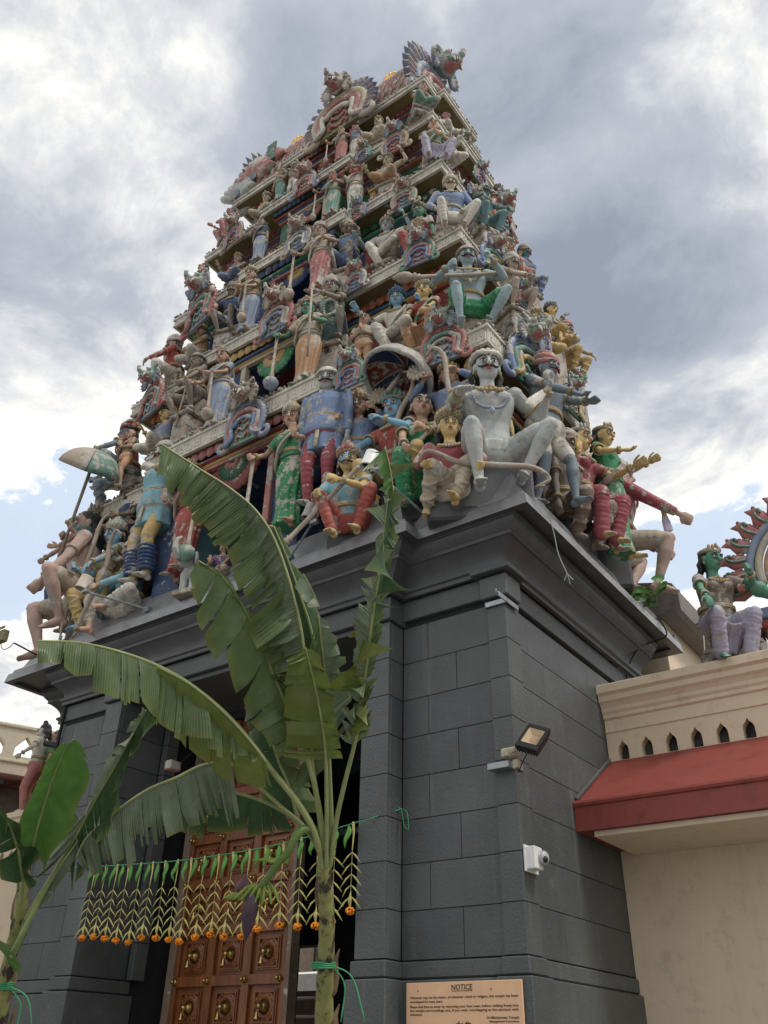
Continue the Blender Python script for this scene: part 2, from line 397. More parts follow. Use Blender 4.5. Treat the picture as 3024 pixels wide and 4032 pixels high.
def path_off(path,d):
    L=len(path);out=[];nr=[]
    for i in range(L-1):
        dx,dy=path[i+1][0]-path[i][0],path[i+1][1]-path[i][1]; l=math.hypot(dx,dy); nr.append((-dy/l,dx/l))
    for i in range(L):
        a=nr[max(i-1,0)];b=nr[min(i,L-2)]
        ox,oy=(a[0]+b[0],a[1]+b[1]) if i not in(0,L-1) and abs(a[0]*b[0]+a[1]*b[1])<.5 else (a if i else b)
        out.append((path[i][0]+ox*d,path[i][1]+oy*d))
    return out
for n in range(1,6):
    T=TIER[n]; z0,z1=T['z0'],T['z1']; pl=plan(T); zb=TIER[n-1]['z1']; th=z1-z0
    # ledge: fascia + top
    w=MB(); sweep(w,pl,[(-.05,z0-.0),(0,z0),(.0,z0+.04),(-.012,z0+.045),(-.012,z1-.05),(.012,z1-.045),(.012,z1),(-.03,z1+.012),(-.95,z1+.02)])
    # raised U-shaped frames on the fascia
    off=path_off(pl,-.012); fw=.17 if n<3 else .14
    for a,b in zip(off[:-1],off[1:]):
        L_=math.hypot(b[0]-a[0],b[1]-a[1])
        if L_<.3: continue
        k_=max(1,int(L_/fw)); s=((b[0]-a[0])/L_,(b[1]-a[1])/L_); nx,ny=-s[1],s[0]
        if ny>.5: continue
        hh=th-.12
        for i in range(k_):
            if (i*7+n)%9==4: continue
            cx=a[0]+s[0]*(i+.5)*L_/k_; cy=a[1]+s[1]*(i+.5)*L_/k_; q=fw*.32
            pts=[(-q,.06+hh),(-q,.06),(q,.06),(q,.06+hh)] if n<3 else [(-q,.06+hh*.5),(0,.06),(q,.06+hh*.5),(0,.06+hh),(-q,.06+hh*.5)]
            w.tube([V((cx+s[0]*u,cy+s[1]*u,z0+v)) for u,v in pts],.011,5)
            if n<3: w.tube([V((cx,cy,z0+.08+hh*.3)),V((cx,cy,z0+.06+hh))],.014,5)
    tp(w,'ledge',FS['fascia'])
    rg=random.Random(n)
    for i,(a,b) in enumerate(zip(pl[:-1],pl[1:])):
        L_=math.hypot(b[0]-a[0],b[1]-a[1]); 
        if i in(0,11,12) or L_<.3: continue
        s=((b[0]-a[0])/L_,(b[1]-a[1])/L_); nx,ny=-s[1],s[0]; w=MB(); m_=int(L_/.075)
        for j in range(m_):
            u=(j+.5)*L_/m_; c=V((a[0]+s[0]*u-nx*.03,a[1]+s[1]*u-ny*.03,z1+.01)); hh=rg.uniform(.02,.075)*(1.3 if i==8 else .9); e=V((s[0],s[1],0)); o_=V((nx,ny,0))
            w.tube([c,c+V((0,0,hh))+e*rg.uniform(-.02,.02)+o_*.01,c+V((0,0,hh*.9))+e*rg.uniform(-.05,.05)+o_*.04],[.03,.024,.01],6,rnd=True)
            if rg.random()<.5: w.ell(c+V((0,0,hh*.4))+o_*.045,(.028,.028,.028),None,6,4)
        tp(w,'carved_crest',P(('pale','beige','sea','steel','rose')[(n+i)%5] if rg.random()<.4 else 'beige',.75,.8),smooth=True)
    w=MB(); sweep(w,pl,[(-.02,z0+.001),(-.02,z0+.012),(-.26,z0+.012),(-.26,z0-.01)]); tp(w,'soffit',FS['soff'][n-1])
    # lotus petal frieze, coloured fillets
    plb=plan(dict(T,bay=T['bay']-.17)); oo=path_off(plb,-.28); w=MB(); wb=MB()
    for i,(a,b) in enumerate(zip(oo[:-1],oo[1:])):
        if i in(0,11,12): continue
        L_=math.hypot(b[0]-a[0],b[1]-a[1]); 
        if L_<.2: continue
        s=((b[0]-a[0])/L_,(b[1]-a[1])/L_); ph=.15 if n<4 else .11
        w=MB(); petal_row(w,a,b,z0,ph*1.05,ph,(-s[1],s[0],0)); tp(w,'lotus_frieze',P(BAYLOT[n] if i==8 else LOT[n][0],.3,.35))
    h=.05
    for j,(cn,d) in enumerate((('navy',-.31),(LOT[n][1] if n!=3 else 'green',-.29),('ochre' if n<3 else 'navy',-.33),('dkgreen' if n%2 else 'rust',-.36))):
        w=MB(); za=z0-.145-j*h*.8; sweep(w,plb,[(-.5,za),(d,za),(d,za-h*.5),(d-.02,za-h*.85),(-.5,za-h)]); tp(w,'fillet',P(cn,.2,.35))
    # walls of the storey below this ledge
    xr,xl=XC+T['hw']-.46,XC-T['hw']+.46; yf=T['yf']+.44; yb=2*YC-T['yf']-.46; by=T['bay']+.24; bo=T['b']-.40
    ow=.78 if n==1 else .62 if n==2 else .5 if n==3 else .42 if n==4 else .36
    ot=z0-.33; ob=zb+.02
    w=MB(); w.box(XC+ow,xr,yf,yb,zb-.1,z0-.1); w.box(xl,XC-ow,yf,yb,zb-.1,z0-.1); w.box(XC-ow,XC+ow,yf+.002,yb-.002,ot,z0-.101); w.box(XC-ow-.02,XC+ow+.02,yf+1.0,yb-.01,zb-.1,ot+.01)
    tp(w,'storey_wall',P(WALLC[n] if n!=2 else 'maroon',.25,.3))
    w=MB(); w.box(XC+ow+.0,XC+bo,by,yf-.001,zb-.1,z0-.1); w.box(XC-bo,XC-ow,by,yf-.001,zb-.1,z0-.1); w.box(XC-ow,XC+ow,by,yf-.001,ot,z0-.1); tp(w,'bay_wall',P(WALLC[n],.25,.3))
    w=MB(); w.box(XC-ow-.01,XC+ow+.01,yf+.75,yf+.99,zb-.05,ot); w.box(XC-ow-.005,XC-ow+.015,by+.01,yf+.7,zb,ot); tp(w,'niche_wall',P(['','teal','navy','navy','dkgreen','maroon'][n],.15,.25))
    fr=MB()
    for sx in(-1,1): fr.bbox(XC+sx*ow-.055,XC+sx*ow+.055,by-.06,by+.05,zb,ot,.01); 
    fr.bbox(XC-ow-.1,XC+ow+.1,by-.07,by+.02,ot,ot+.05,.008)
    tp(fr,'door_frame',P('cream' if n%2==0 else 'rose',.4,.5))
    # hanging half rosette
    R_=ow*.66
    for rr,cn,nn,dy in((1.,'green' if n in(2,) else 'navy' if n==3 else 'maroon' if n!=4 else 'rose',13,0),(.62,'ochre' if n in(2,3) else 'dkgreen' if n==1 else 'navy' if n==4 else 'rose',11,-.03),(.30,'rose' if n<3 else 'ochre',8,-.055)):
        w=MB()
        for i in range(nn):
            a=PI+PI*(i+.5)/nn; r1=R_*rr; cx,cz=XC+math.cos(a)*r1*.62,ot-.0+math.sin(a)*r1*.62
            M=Matrix.Rotation(-(a+PI/2),3,'Y') if False else Matrix(((math.cos(a),0,-math.sin(a)),(0,1,0),(math.sin(a),0,math.cos(a))))
            w.ell((cx,by+.04+dy,cz),(r1*.40,.045,r1*.19),M,10,6)
        tp(w,'rosette',P(cn,.25,.35),smooth=True)
    # coloured pilasters on the wings and the side
    cols=['rose','green','blue','red','ochre','lav']
    px=[]; x=XC+T['b']+.15
    while x<xr-.1: px.append(x); x+=.52
    kk=0
    for x in px+[2*XC-q for q in px]:
        w=MB(); w.bbox(x-.06,x+.06,yf-.07,yf+.02,zb,z0-.35,.008); w.bbox(x-.09,x+.09,yf-.10,yf+.02,z0-.46,z0-.38,.01); w.bbox(x-.035,x+.035,yf-.085,yf,zb+.1,z0-.55,.006)
        tp(w,'pilaster',P(cols[(kk+n)%6],.35,.4)); kk+=1
    y=yf+.12
    while y<yb:
        w=MB(); w.bbox(xr-.02,xr+.07,y-.06,y+.06,zb,z0-.35,.008); w.bbox(xr-.02,xr+.10,y-.09,y+.09,z0-.46,z0-.38,.01); w.bbox(xr,xr+.085,y-.035,y+.035,zb+.1,z0-.55,.006)
        tp(w,'pilaster',P(cols[(kk+n)%6],.35,.4)); kk+=1; y+=.5
    # floor of the ledge
    w=MB(); w.box(XC-T['hw']+.05,XC+T['hw']-.05,T['yf']+.05,2*YC-T['yf']-.05,z0+.02,z1); tp(w,'floor',FS['fascia'])
# ---------------------------------------------------------------- roof: barrel vault with diamond tiles
T=TIER[5]; zr=16.0; ry=1.02; rz=1.75; hx=2.15
def vault(u): # u 0..1 front to back
    a=PI*(1-u); return (YC-math.cos(PI-a)*ry*(1.0) if False else YC-ry*math.cos(PI*u), zr+rz*max(0,math.sin(PI*u))**.75)
w=MB(); n=24; rows=[]
for x in(XC-hx,XC+hx): rows.append([V((x,*vault(i/n))) for i in range(n+1)])
vs=rows[0]+rows[1]; fs=[(i,i+1,i+n+2,i+n+1) for i in range(n)]; w.add(vs,fs); w.add(rows[1],[tuple(range(n+1))]); w.add(rows[0],[tuple(range(n+1))[::-1]])
tp(w,'roof_vault',P('brown',.35,.5))
w=MB(); nx=22; nu=13
for j in range(nu):
    for i in range(nx+(j%2)):
        x=XC-hx+(i+.5-(j%2)*.5)*2*hx/nx; u=.03+.42*j/nu
        if abs(x-XC)>hx-.05: continue
        dx=.36*2*hx/nx; du=.045/2*1.7
        p=[V((x-dx,*vault(u))),V((x,*vault(u-du))),V((x+dx,*vault(u))),V((x,*vault(u+du)))]
        nn=(p[3]-p[1]).cross(p[2]-p[0]).normalized(); nn=nn if nn.y<0 else -nn
        ctr=sum(p,V())/4+nn*.035
        q=[a+nn*.012 for a in p]
        w.add(q+[ctr],[(0,1,4),(1,2,4),(2,3,4),(3,0,4)])
tp(w,'roof_tile',paint('roof_tile_paint',(.36,.18,.15),.55,.6))
w=MB(); w.bbox(XC-2.4,XC+2.4,T['yf']+.02,T['yf']+.25,15.96,16.06,.02); tp(w,'roof_kerb',FS['fascia'])
GOLDM=plain('gilded_metal',(.75,.42,.08),.32,.9,.1)
for i in range(5):
    x=XC-1.45+i*.66; w=MB()
    w.lathe((0,0,0),[(.12,0),(.15,.03),(.1,.06),(.19,.10),(.235,.17),(.25,.22),(.20,.26),(.2,.27),(.09,.33),(.06,.36),(.09,.39),(.05,.43),(.02,.50),(.004,.60)],20)
    for a in range(22): w.ell((.235*math.cos(a*PI/11),.235*math.sin(a*PI/11),.245),(.018,.018,.03),None,6,4)
    o=w.obj('roof_finial',GOLDM,smooth=True,loc=(x,YC-.12,zr+rz+.02)); o.data.transform(Matrix.Scale(1.45,4))
    tag(o,['gilded pot finial at the left end of the roof ridge','gilded pot finial second from the left on the roof ridge','gilded pot finial on the middle of the roof ridge beside the arched dormer','gilded pot finial on the ridge, left of the one nearest the dragon gable','gilded pot finial on the ridge right beside the dragon gable'][i],'finial','gilded finials along the roof ridge')
# ---------------------------------------------------------------- painted statues
def ik(a,b,l1,l2,pole):
    a=V(a);b=V(b);d=b-a; D=d.length; mx=(l1+l2)*.998
    if D>mx: b=a+d*(mx/D); d=b-a; D=mx
    x=(l1*l1-l2*l2+D*D)/(2*D); h=math.sqrt(max(0,l1*l1-x*x)); u=d/D
    p=V(pole); p=p-u*p.dot(u)
    if p.length<1e-5: p=u.orthogonal()
    return a+u*x+p.normalized()*h, b
POSE=dict(
 stand=dict(P=(0,0,.515),F=[(-.06,-.03,.0),(.06,-.03,.0)],K=[(-.1,-1,0),(.1,-1,0)]),
 sway=dict(P=(.02,0,.51),F=[(-.05,-.03,0),(.08,-.06,0)],K=[(-.1,-1,0),(.5,-1,0)],lean=(-.03,-.01)),
 stride=dict(P=(0,0,.50),F=[(-.07,.05,0),(.10,-.12,0)],K=[(-.1,-1,0),(.3,-1,0)],lean=(.0,-.05)),
 chair=dict(P=(0,.13,.27),F=[(-.08,0,0),(.09,-.01,0)],K=[(-.25,-1,.7),(.25,-1,.7)],lean=(0,-.07)),
 wide=dict(P=(0,.13,.27),F=[(-.07,-.03,-.02),(.14,.0,.0)],K=[(-.35,-1,.7),(.8,-.8,.7)],lean=(0,-.07)),
 giant=dict(P=(0,.13,.26),F=[(-.07,-.04,-.02),(.12,.04,.07)],K=[(-.25,-1,.8),(.75,-.7,.8)],lean=(0,-.07)),
 squat=dict(P=(0,.08,.14),F=[(.03,-.10,-.03),(-.13,.05,.0)],K=[(.9,-.8,1),(-.8,-.8,.15)],lean=(0,-.05)),
 squat2=dict(P=(0,.09,.14),F=[(-.04,-.08,-.02),(.10,-.05,0)],K=[(-.4,-1,1),(.7,-.9,.8)],lean=(0,-.06)),
 archer=dict(P=(0,.09,.13),F=[(-.13,-.1,-.06),(.02,-.1,.05)],K=[(-.7,-.8,1.),(.9,-.9,.12)],lean=(0,-.05)),
 cross=dict(P=(0,.08,.07),F=[(.07,-.02,.0),(-.07,-.05,.0)],K=[(-1,-.5,.1),(1,-.5,.1)],lean=(0,-.05)),
 royal=dict(P=(0,.09,.14),F=[(-.03,-.05,-.1),(-.06,-.04,.06)],K=[(-.35,-1,.5),(1,-.55,.1)],lean=(0,-.06)),
)
HAND=dict(hang=(.155,-.01,-.36),up=(.20,-.13,-.12),upin=(.12,-.14,-.15),chest=(.05,-.13,-.16),lap=(.09,-.18,-.26),mace=(.22,-.12,-.20),maceM=(.02,-.17,-.20),knee=(.17,-.20,-.22),anjali=(.010,-.12,-.14),
 mouth=(.03,-.13,.05),high=(.23,-.10,.10),out=(.30,-.12,-.06),hip=(.13,-.05,-.24),ear=(.12,-.04,.10),reach=(.26,-.26,-.14),back=(.14,.08,-.2),low=(.12,-.22,-.25),shawl=(.08,-.19,-.17))
STAT=dict(skin='body')
def torso_rings(Pv,Cv,sc=1.,infl=0.,belly=0.,side=V((1,0,0)),n=18,lo=0.,hi=1.,pleat=0):
    """elliptical sections from hips to shoulders"""
    up=(Cv-Pv); H=up.length; u=up.normalized(); s=(side-u*side.dot(u)).normalized(); f=u.cross(s)
    prof=[(-.20,.070,.062),(-.10,.100,.078),(.0,.108,.082),(.15,.102,.078),(.32,.088+.012*belly,.070+.02*belly),(.45,.086+.012*belly,.068+.02*belly),(.6,.096,.072),(.75,.108,.076),(.88,.110,.070),(.97,.092,.056),(1.04,.055,.042)]
    out=[]
    for t,rx,ry in prof:
        if t<lo-1e-6 or t>hi+1e-6: continue
        c=Pv+u*(H*t)-f*(.006)
        out.append([c+s*((rx*sc+infl)*math.cos(2*PI*k/n))+f*((ry*sc+infl)*math.sin(2*PI*k/n)) for k in range(n)])
    return out
def hand_mesh(mb,W,d,nrm,kind,side,r):
    """palm plus four fingers and a thumb; d forearm direction, nrm palm normal"""
    d=d.normalized(); nrm=(nrm-d*nrm.dot(d)); nrm=nrm.normalized() if nrm.length>1e-4 else d.orthogonal().normalized(); s=d.cross(nrm)
    M=Matrix((s,nrm,d)).transposed()
    mb.ell(W+d*.036,(.026,.014,.036),M,10,6)
    for i,(x,l) in enumerate(((-.019,.034),(-.0065,.040),(.0065,.038),(.019,.030))):
        b=W+d*.058+s*x
        if kind=='open': pts=[b,b+d*l*.5+s*x*.12+nrm*.002,b+d*l+s*x*.2+nrm*.007]
        elif kind=='fist': pts=[b,b+d*.014+nrm*.014,b+d*.0+nrm*.027,b-d*.016+nrm*.020]
        else: pts=[b,b+d*l*.45+nrm*.008,b+d*l*.8+nrm*.022]
        mb.tube(pts,[.0075]*len(pts),6,rnd=True)
    b=W+d*.018+s*(.022*side)
    if kind=='fist': pts=[b,b+d*.018+s*.008*side+nrm*.014,b+d*.03-s*.004*side+nrm*.028]
    else: pts=[b,b+d*.02+s*.016*side+nrm*.006,b+d*.042+s*.022*side+nrm*.010]
    mb.tube(pts,[.0085,.008,.007],6,rnd=True)
def figure(a):
    """one painted plaster statue; all shape values in units of the standing height"""
    S=a['S']; hi=a.get('hi',0); T=root(a.get('name','statue'),a['loc'],a['label'],a.get('cat','statue'),a.get('group','painted statues on the temple tower'),math.radians(a['yaw']))
    ps=dict(POSE[a['pose']]); ps.update(a.get('ps',{}))
    Pv=V(ps['P']); ln=ps.get('lean',(0,0)); bend=a.get('lean',(0,0)); Cv=Pv+V((ln[0]+bend[0],ln[1]+bend[1],.285))
    k=a.get('wide',1.); fem=a.get('fem',0)
    SH=[Cv+V((-(.112-.012*fem)*k,.0,-.005)),Cv+V(((.112-.012*fem)*k,.0,-.005))]
    hands=a.get('hands',('hang','hang')); W=[];E_=[];HK=[]
    for i in(0,1):
        h=hands[i]; s=-1 if i==0 else 1
        if isinstance(h,str):
            o=V(HAND[h]); o.x*=s; kind={'up':'open','upin':'open','anjali':'open','out':'open','reach':'open','hang':'rel','hip':'rel','knee':'rel','ear':'open'}.get(h,'fist' if h in('mace','maceM','high','mouth','back') else 'rel')
        else: o=V(h[:3]); kind=h[3] if len(h)>3 else 'fist'
        pole=V((s*.9,.35,-.6)) 
        e,wv=ik(SH[i],Cv+o,.155,.145,pole); W.append(wv);E_.append(e);HK.append(kind)
    yawh=math.radians(a.get('look',0)); pit=math.radians(a.get('tilt',6)); Rh=Matrix.Rotation(yawh,3,'Z')@Matrix.Rotation(pit,3,'X')
    Hc=Cv+V((0,-.018,.128)); hs=a.get('head',.93 if a['pose']=='giant' else 1.0)
    def HP(x,y,z): return Hc+Rh@(V((x,y,z))*hs)
    def HM(): return Rh
    ANK=[];KN=[];HIP=[]
    for i in(0,1):
        s=-1 if i==0 else 1
        hp=Pv+V((s*.056,0,-.005)); an=V(ps['F'][i])+V((0,0,.04)); kn,an=ik(hp,an,.250,.235,ps['K'][i]); HIP.append(hp);KN.append(kn);ANK.append(an)
    def X(mb):
        mb.v=[(p[0]*S,p[1]*S,p[2]*S) for p in mb.v]; return mb
    vox=a.get('vox',.0075)*S
    chip=a.get('chip',.4)
    sk=P(a['skin'],chip*.75,.5)
    # --- body
    b=MB(); top=a.get('top'); bot=a.get('bot'); cloth=a.get('cloth','dhoti')
    b.loft(torso_rings(Pv,Cv,k,-.004 if top else 0,a.get('belly',0)))
    if not top:
        b.ell(Cv+V((-.045,-.045,-.055)),(.045,.03,.035),None,10,6); b.ell(Cv+V((.045,-.045,-.055)),(.045,.03,.035),None,10,6)
    b.tube([Cv+V((0,.002,-.02)),Cv+V((0,-.004,.05)),HP(0,.012,-.03)],[.040*k,.031,.032],12)
    for i in(0,1):
        s=-1 if i==0 else 1; sh,e,w_=SH[i],E_[i],W[i]; mid=(sh+e)/2; fm=lerp(e,w_,.3); ak=k*(.9 if fem else 1)
        b.ell(sh,(.036*ak,.036*ak,.036*ak),None,10,6)
        b.tube([sh,lerp(sh,e,.25),mid,e],[.033*ak,.031*ak,.028*ak,.0215*ak],10,rnd=True)
        b.tube([e,fm,w_],[.0215*ak,.0235*ak,.0145*ak],10,rnd=True)
        if i==0 or True:
            nr=a.get('palm',(V((0,-1,0)),V((0,-1,0))))[i]
            if HK[i]=='fist': nr=V((-s*.8,-.3,0))
            if hands[i]=='anjali': nr=V((-s,0,0)); dd=V((0,-.35,1))
            elif hands[i] in('up','upin'): dd=V((0,-.15,1))
            elif HK[i]=='fist': dd=(w_-e)
            else: dd=(w_-e)
            if hands[i] in('hang','hip','lap','knee'): nr=V((-s,0.2,0))
            if hands[i]=='knee': dd=V((0,-.5,-.8)); nr=V((0,.8,-.6))
            hand_mesh(b,w_,V(dd),V(nr),HK[i],s,1)
        h,kn,an=HIP[i],KN[i],ANK[i]; f0=V(ps['F'][i])
        hid=bot and cloth in('sari','skirt') and a['pose'] in('stand','sway','stride')
        if hid: b.tube([h,V((an.x*.75,-.0,.28)),V((an.x,max(an.y,-.03),.10)),an],[.03,.024,.02,.019],8,rnd=True)
        else:
            b.tube([h,lerp(h,kn,.5),kn],[.054,.047,.033],12,rnd=True)
            b.tube([kn,lerp(kn,an,.3),lerp(kn,an,.65),an],[.031,.036,.025,.0185],12,rnd=True)
        sh_=(an-kn).normalized(); fd=V((s*.12,-1,0)) if abs(sh_.z)>.5 else V((-s*.7 if a['pose'] in('cross','royal') else s*.5,-.6,-.1))
        fd=(fd-sh_*fd.dot(sh_)*.6).normalized(); sole=sh_*.026
        b.ell(an+sole*.8-fd*.012,.022,None,8,6)
        b.tube([an+sole*.2,an+fd*.035+sole*.7,an+fd*.075+sole*1.05],[.022,.021,.014],8,rnd=True,flat=1.15)
        if hi:
            sd=fd.cross(sh_).normalized()
            for q in range(5): b.tube([an+fd*.075+sole*1.1+sd*(q-2)*.009,an+fd*(.098-abs(q-1.2)*.003)+sole*1.15+sd*(q-2)*.0095],.0062,6,rnd=True)
    # head
    b.ell(HP(0,.010,.014),V((.057,.068,.066))*hs,HM(),14,10); b.ell(HP(0,-.018,-.030),V((.046,.046,.048))*hs,HM(),14,10)
    b.ell(HP(0,-.040,-.058),V((.019,.018,.015))*hs,HM(),10,6)
    for s in(-1,1):
        b.ell(HP(s*.027,-.040,-.016),V((.017,.015,.016))*hs,HM(),8,6); b.ell(HP(s*.058,.004,-.004),V((.008,.014,.021))*hs,HM(),8,6)
        b.tube([HP(s*.006,-.060,.024),HP(s*.020,-.062,.028),HP(s*.036,-.052,.024)],.0075*hs,6,rnd=True)
    b.tube([HP(0,-.058,.022),HP(0,-.072,-.002),HP(0,-.078,-.012)],[.007,.0085,.0125],8,rnd=True)
    b.ell(HP(0,-.064,-.034),V((.018,.010,.010))*hs,HM(),8,6)
    X(b).obj('body',sk,T,rem=vox,sm=1)
    blk=P('black',.12,.3)
    # --- face
    if a.get('face',1):
        w=MB()
        for s in(-1,1): w.ell(HP(s*.0245,-.0595,.007),V((.0150,.0075,.0078))*hs,HM()@Matrix.Rotation(s*.28,3,'Z'),12,8)
        w.tube([HP(-.024,-.052,.007),HP(.024,-.052,.007)],.003,5)
        X(w).obj('eyes',paint('eye_white',(.62,.60,.55),.0,.1),T,smooth=True)
        w=MB()
        for s in(-1,1):
            w.ell(HP(s*.0245,-.0652,.0065),V((.0055,.0035,.0058))*hs,HM(),8,6)
            w.tube([HP(s*.0105,-.0640,.0065),HP(s*.018,-.0672,.0142),HP(s*.028,-.0660,.0148),HP(s*.0405,-.0555,.0085)],[.0010,.0022,.0022,.0010],5)
            w.tube([HP(s*.008,-.0655,.023),HP(s*.022,-.0675,.0315),HP(s*.034,-.0615,.0300),HP(s*.046,-.049,.0215)],[.0024,.0036,.0034,.0015],5)
        w.tube([HP(-.012,-.060,.022),HP(.012,-.060,.022)],.0015,4)
        if a.get('bindi',1): w.ell(HP(0,-.0655,.038),V((.0035,.003,.006))*hs,HM(),6,4)
        X(w).obj('eyebrows',P('black',0,.05),T,smooth=True)
        w=MB(); w.ell(HP(0,-.0705,-.0315),V((.0145,.0055,.0042))*hs,HM(),10,6); w.ell(HP(0,-.0690,-.0385),V((.0115,.0060,.0048))*hs,HM(),10,6)
        X(w).obj('lips',P('lips',.1,.1),T,smooth=True)
        if a.get('mou'):
            w=MB()
            for s in(-1,1): w.tube([HP(0,-.0755,-.0215),HP(s*.014,-.0745,-.0235),HP(s*.030,-.0655,-.0285),HP(s*.044,-.056,-.0235),HP(s*.050,-.051,-.0130)],[.0045,.0068,.0062,.0040,.0014],8,rnd=True)
            X(w).obj('moustache',P('black',0,.05),T,smooth=True)
        if a.get('beard'):
            w=MB(); w.ell(HP(0,-.022,-.050),V((.051,.050,.046))*hs,HM(),12,8); w.ell(HP(0,-.036,-.085),V((.03,.026,.035))*hs,HM(),10,6); X(w).obj('beard',P(a['beard'],.1,.3),T,rem=vox*.8,sm=1)
        if not a.get('bald'):
            w=MB()
            for s in(-1,1): w.ell(HP(s*.063,-.004,-.030),V((.006,.006,.010))*hs,HM(),8,6)
            w.tube([HP(-.062,-.004,-.030),HP(.062,-.004,-.030)],.002,4)
            X(w).obj('earrings',P('gold',.3,.3),T,smooth=True)
    # --- hair
    if not a.get('bald'):
        w=MB(); w.ell(HP(0,.022,.024),V((.064,.066,.064))*hs,HM(),14,10)
        w.ell(HP(0,.045,-.012),V((.055,.045,.055))*hs,HM(),12,8)
        if a.get('long',1):
            for s in(-1,1):
                for q in range(4): w.tube([HP(s*(.048-.01*q),.028+.012*q,.0),HP(s*(.066-.012*q),.034+.01*q,-.04),HP(s*(.058-.01*q)+.006*(q%2),.030+.01*q,-.075),HP(s*(.074-.013*q),.040+.01*q,-.112)],[.017,.018,.016,.011],8,rnd=True)
        if a.get('bun'): w.ell(HP(0,.02,.095),V((.03,.03,.03))*hs,HM(),12,8)
        X(w).obj('hair',P(a.get('hair','black'),.25,.35),T,rem=vox,sm=1)
    # --- headgear
    hat=a.get('hat'); M_=Rh@Matrix.Rotation(-.14,3,'X')
    def hl(prof,lob=0,la=0,n=20):
        w=MB(); w.lathe(HP(0,.012,0),[(r*hs,z*hs) for r,z in prof],n,M_,0,lob,la); return w
    hc=a.get('hatc','gold')
    if hat=='crown':
        w=hl([(.060,.030),(.070,.036),(.072,.052),(.064,.060),(.068,.070),(.066,.082),(.050,.088),(.053,.100),(.050,.110),(.034,.115),(.037,.125),(.030,.136),(.014,.142),(.012,.152),(.003,.160)])
        for q in range(9):
            an=-PI/2+(q-4)*.42; w.ell(HP(0,.012,0)+M_@V((.069*math.cos(an),.069*math.sin(an),.066+(.016 if q==4 else 0)))*hs,V((.012,.012,.022 if q!=4 else .034))*hs,M_,8,6)
        X(w).obj('crown',P(hc,.5,.5),T,smooth=True)
        w=MB()
        for q in range(14):
            an=q*PI/7; w.ell(HP(0,.012,0)+M_@V((.073*math.cos(an),.073*math.sin(an),.044))*hs,.0055*hs,None,6,4)
        w.tube([HP(0,.012,0)+M_@V((.0715*math.cos(t),.0715*math.sin(t),.044))*hs for t in [2*PI*i/24 for i in range(24)]],.002,4,closed=True)
        X(w).obj('crown_jewels',P(a.get('jew','sea'),.3,.2),T,smooth=True)
    elif hat=='tiara':
        w=hl([(.058,.034),(.068,.038),(.070,.054),(.060,.060),(.055,.058)])
        for q in range(5): an=-PI/2+(q-2)*.36; w.ell(HP(0,.012,0)+M_@V((.066*math.cos(an),.066*math.sin(an),.066+(.014 if q==2 else 0)))*hs,V((.012,.010,.020))*hs,M_,8,6)
        X(w).obj('tiara',P(hc,.5,.45),T,smooth=True)
    elif hat in('turban','wrap'):
        w=MB()
        for q in range(5):
            zz=.036+.017*q; rr=(.064,.068,.066,.056,.040)[q]; tl=.25*(-1)**q
            w.tube([HP(0,.014,0)+M_@V((rr*math.cos(t),rr*1.05*math.sin(t),zz+.012*math.sin(t+tl*4)))*hs for t in [2*PI*i/22 for i in range(22)]],.0165*hs,8,closed=True)
        w.ell(HP(0,.014,.070),V((.055,.058,.045))*hs,HM(),12,8)
        if a.get('plume'): w.ell(HP(0,-.040,.115),V((.022,.010,.036))*hs,HM(),10,6)
        if hat=='wrap': w.ell(HP(0,.01,.125),V((.026,.026,.03))*hs,HM(),10,6)
        X(w).obj('turban',P(hc if hc!='gold' else 'beige',.5,.45),T,rem=vox,sm=0)
    elif hat=='cap':
        w=hl([(.058,.026),(.068,.032),(.0705,.048),(.066,.060),(.058,.078),(.038,.092),(.012,.098)]); 
        w.tube([HP(0,.012,0)+M_@V((.070*math.cos(t),.070*math.sin(t),.040))*hs for t in [2*PI*i/22 for i in range(22)]],.010*hs,8,closed=True)
        X(w).obj('cap',P(hc if hc!='gold' else 'white',.5,.4),T,smooth=True)
    elif hat=='band':
        w=MB(); w.tube([HP(0,.012,0)+M_@V((.067*math.cos(t),.070*math.sin(t),.046+.004*math.sin(5*t)))*hs for t in [2*PI*i/22 for i in range(22)]],.014*hs,8,closed=True)
        for q in range(16):
            t=2*PI*q/16; w.ell(HP(0,.014,0)+M_@V((.062*math.cos(t),.064*math.sin(t),.060))*hs,V((.016,.016,.014))*hs,HM(),8,6)
        X(w).obj('headband',P(hc if hc!='gold' else 'white',.6,.4),T,smooth=True)
    # --- upper garment
    if top:
        w=MB(); lo=-.1 if a.get('coat') else .1; crop=a.get('crop',0)
        rg=torso_rings(Pv,Cv,k,.019 if a.get('coat') else .010,a.get('belly',0),lo=(.4 if crop else lo),hi=1.0)
        w.loft(rg)
        if fem:
            for s in(-1,1): w.ell(Cv+V((s*.042,-.058,-.075)),(.038,.034,.036),None,12,8)
        sl=a.get('sleeve',.6)
        for i in(0,1):
            if sl<=0: continue
            sh,e,w_=SH[i],E_[i],W[i]; w.ell(sh,.039*k,None,10,6)
            if sl<=.6: w.tube([sh,lerp(sh,e,sl*.6),lerp(sh,e,sl)],[.039*k,.038*k,.035*k],12)
            else: w.tube([sh,lerp(sh,e,.5),e],[.038*k,.034*k,.029*k],12,rnd=True); w.tube([e,lerp(e,w_,.4),lerp(e,w_,.88)],[.029*k,.028*k,.023*k],12)
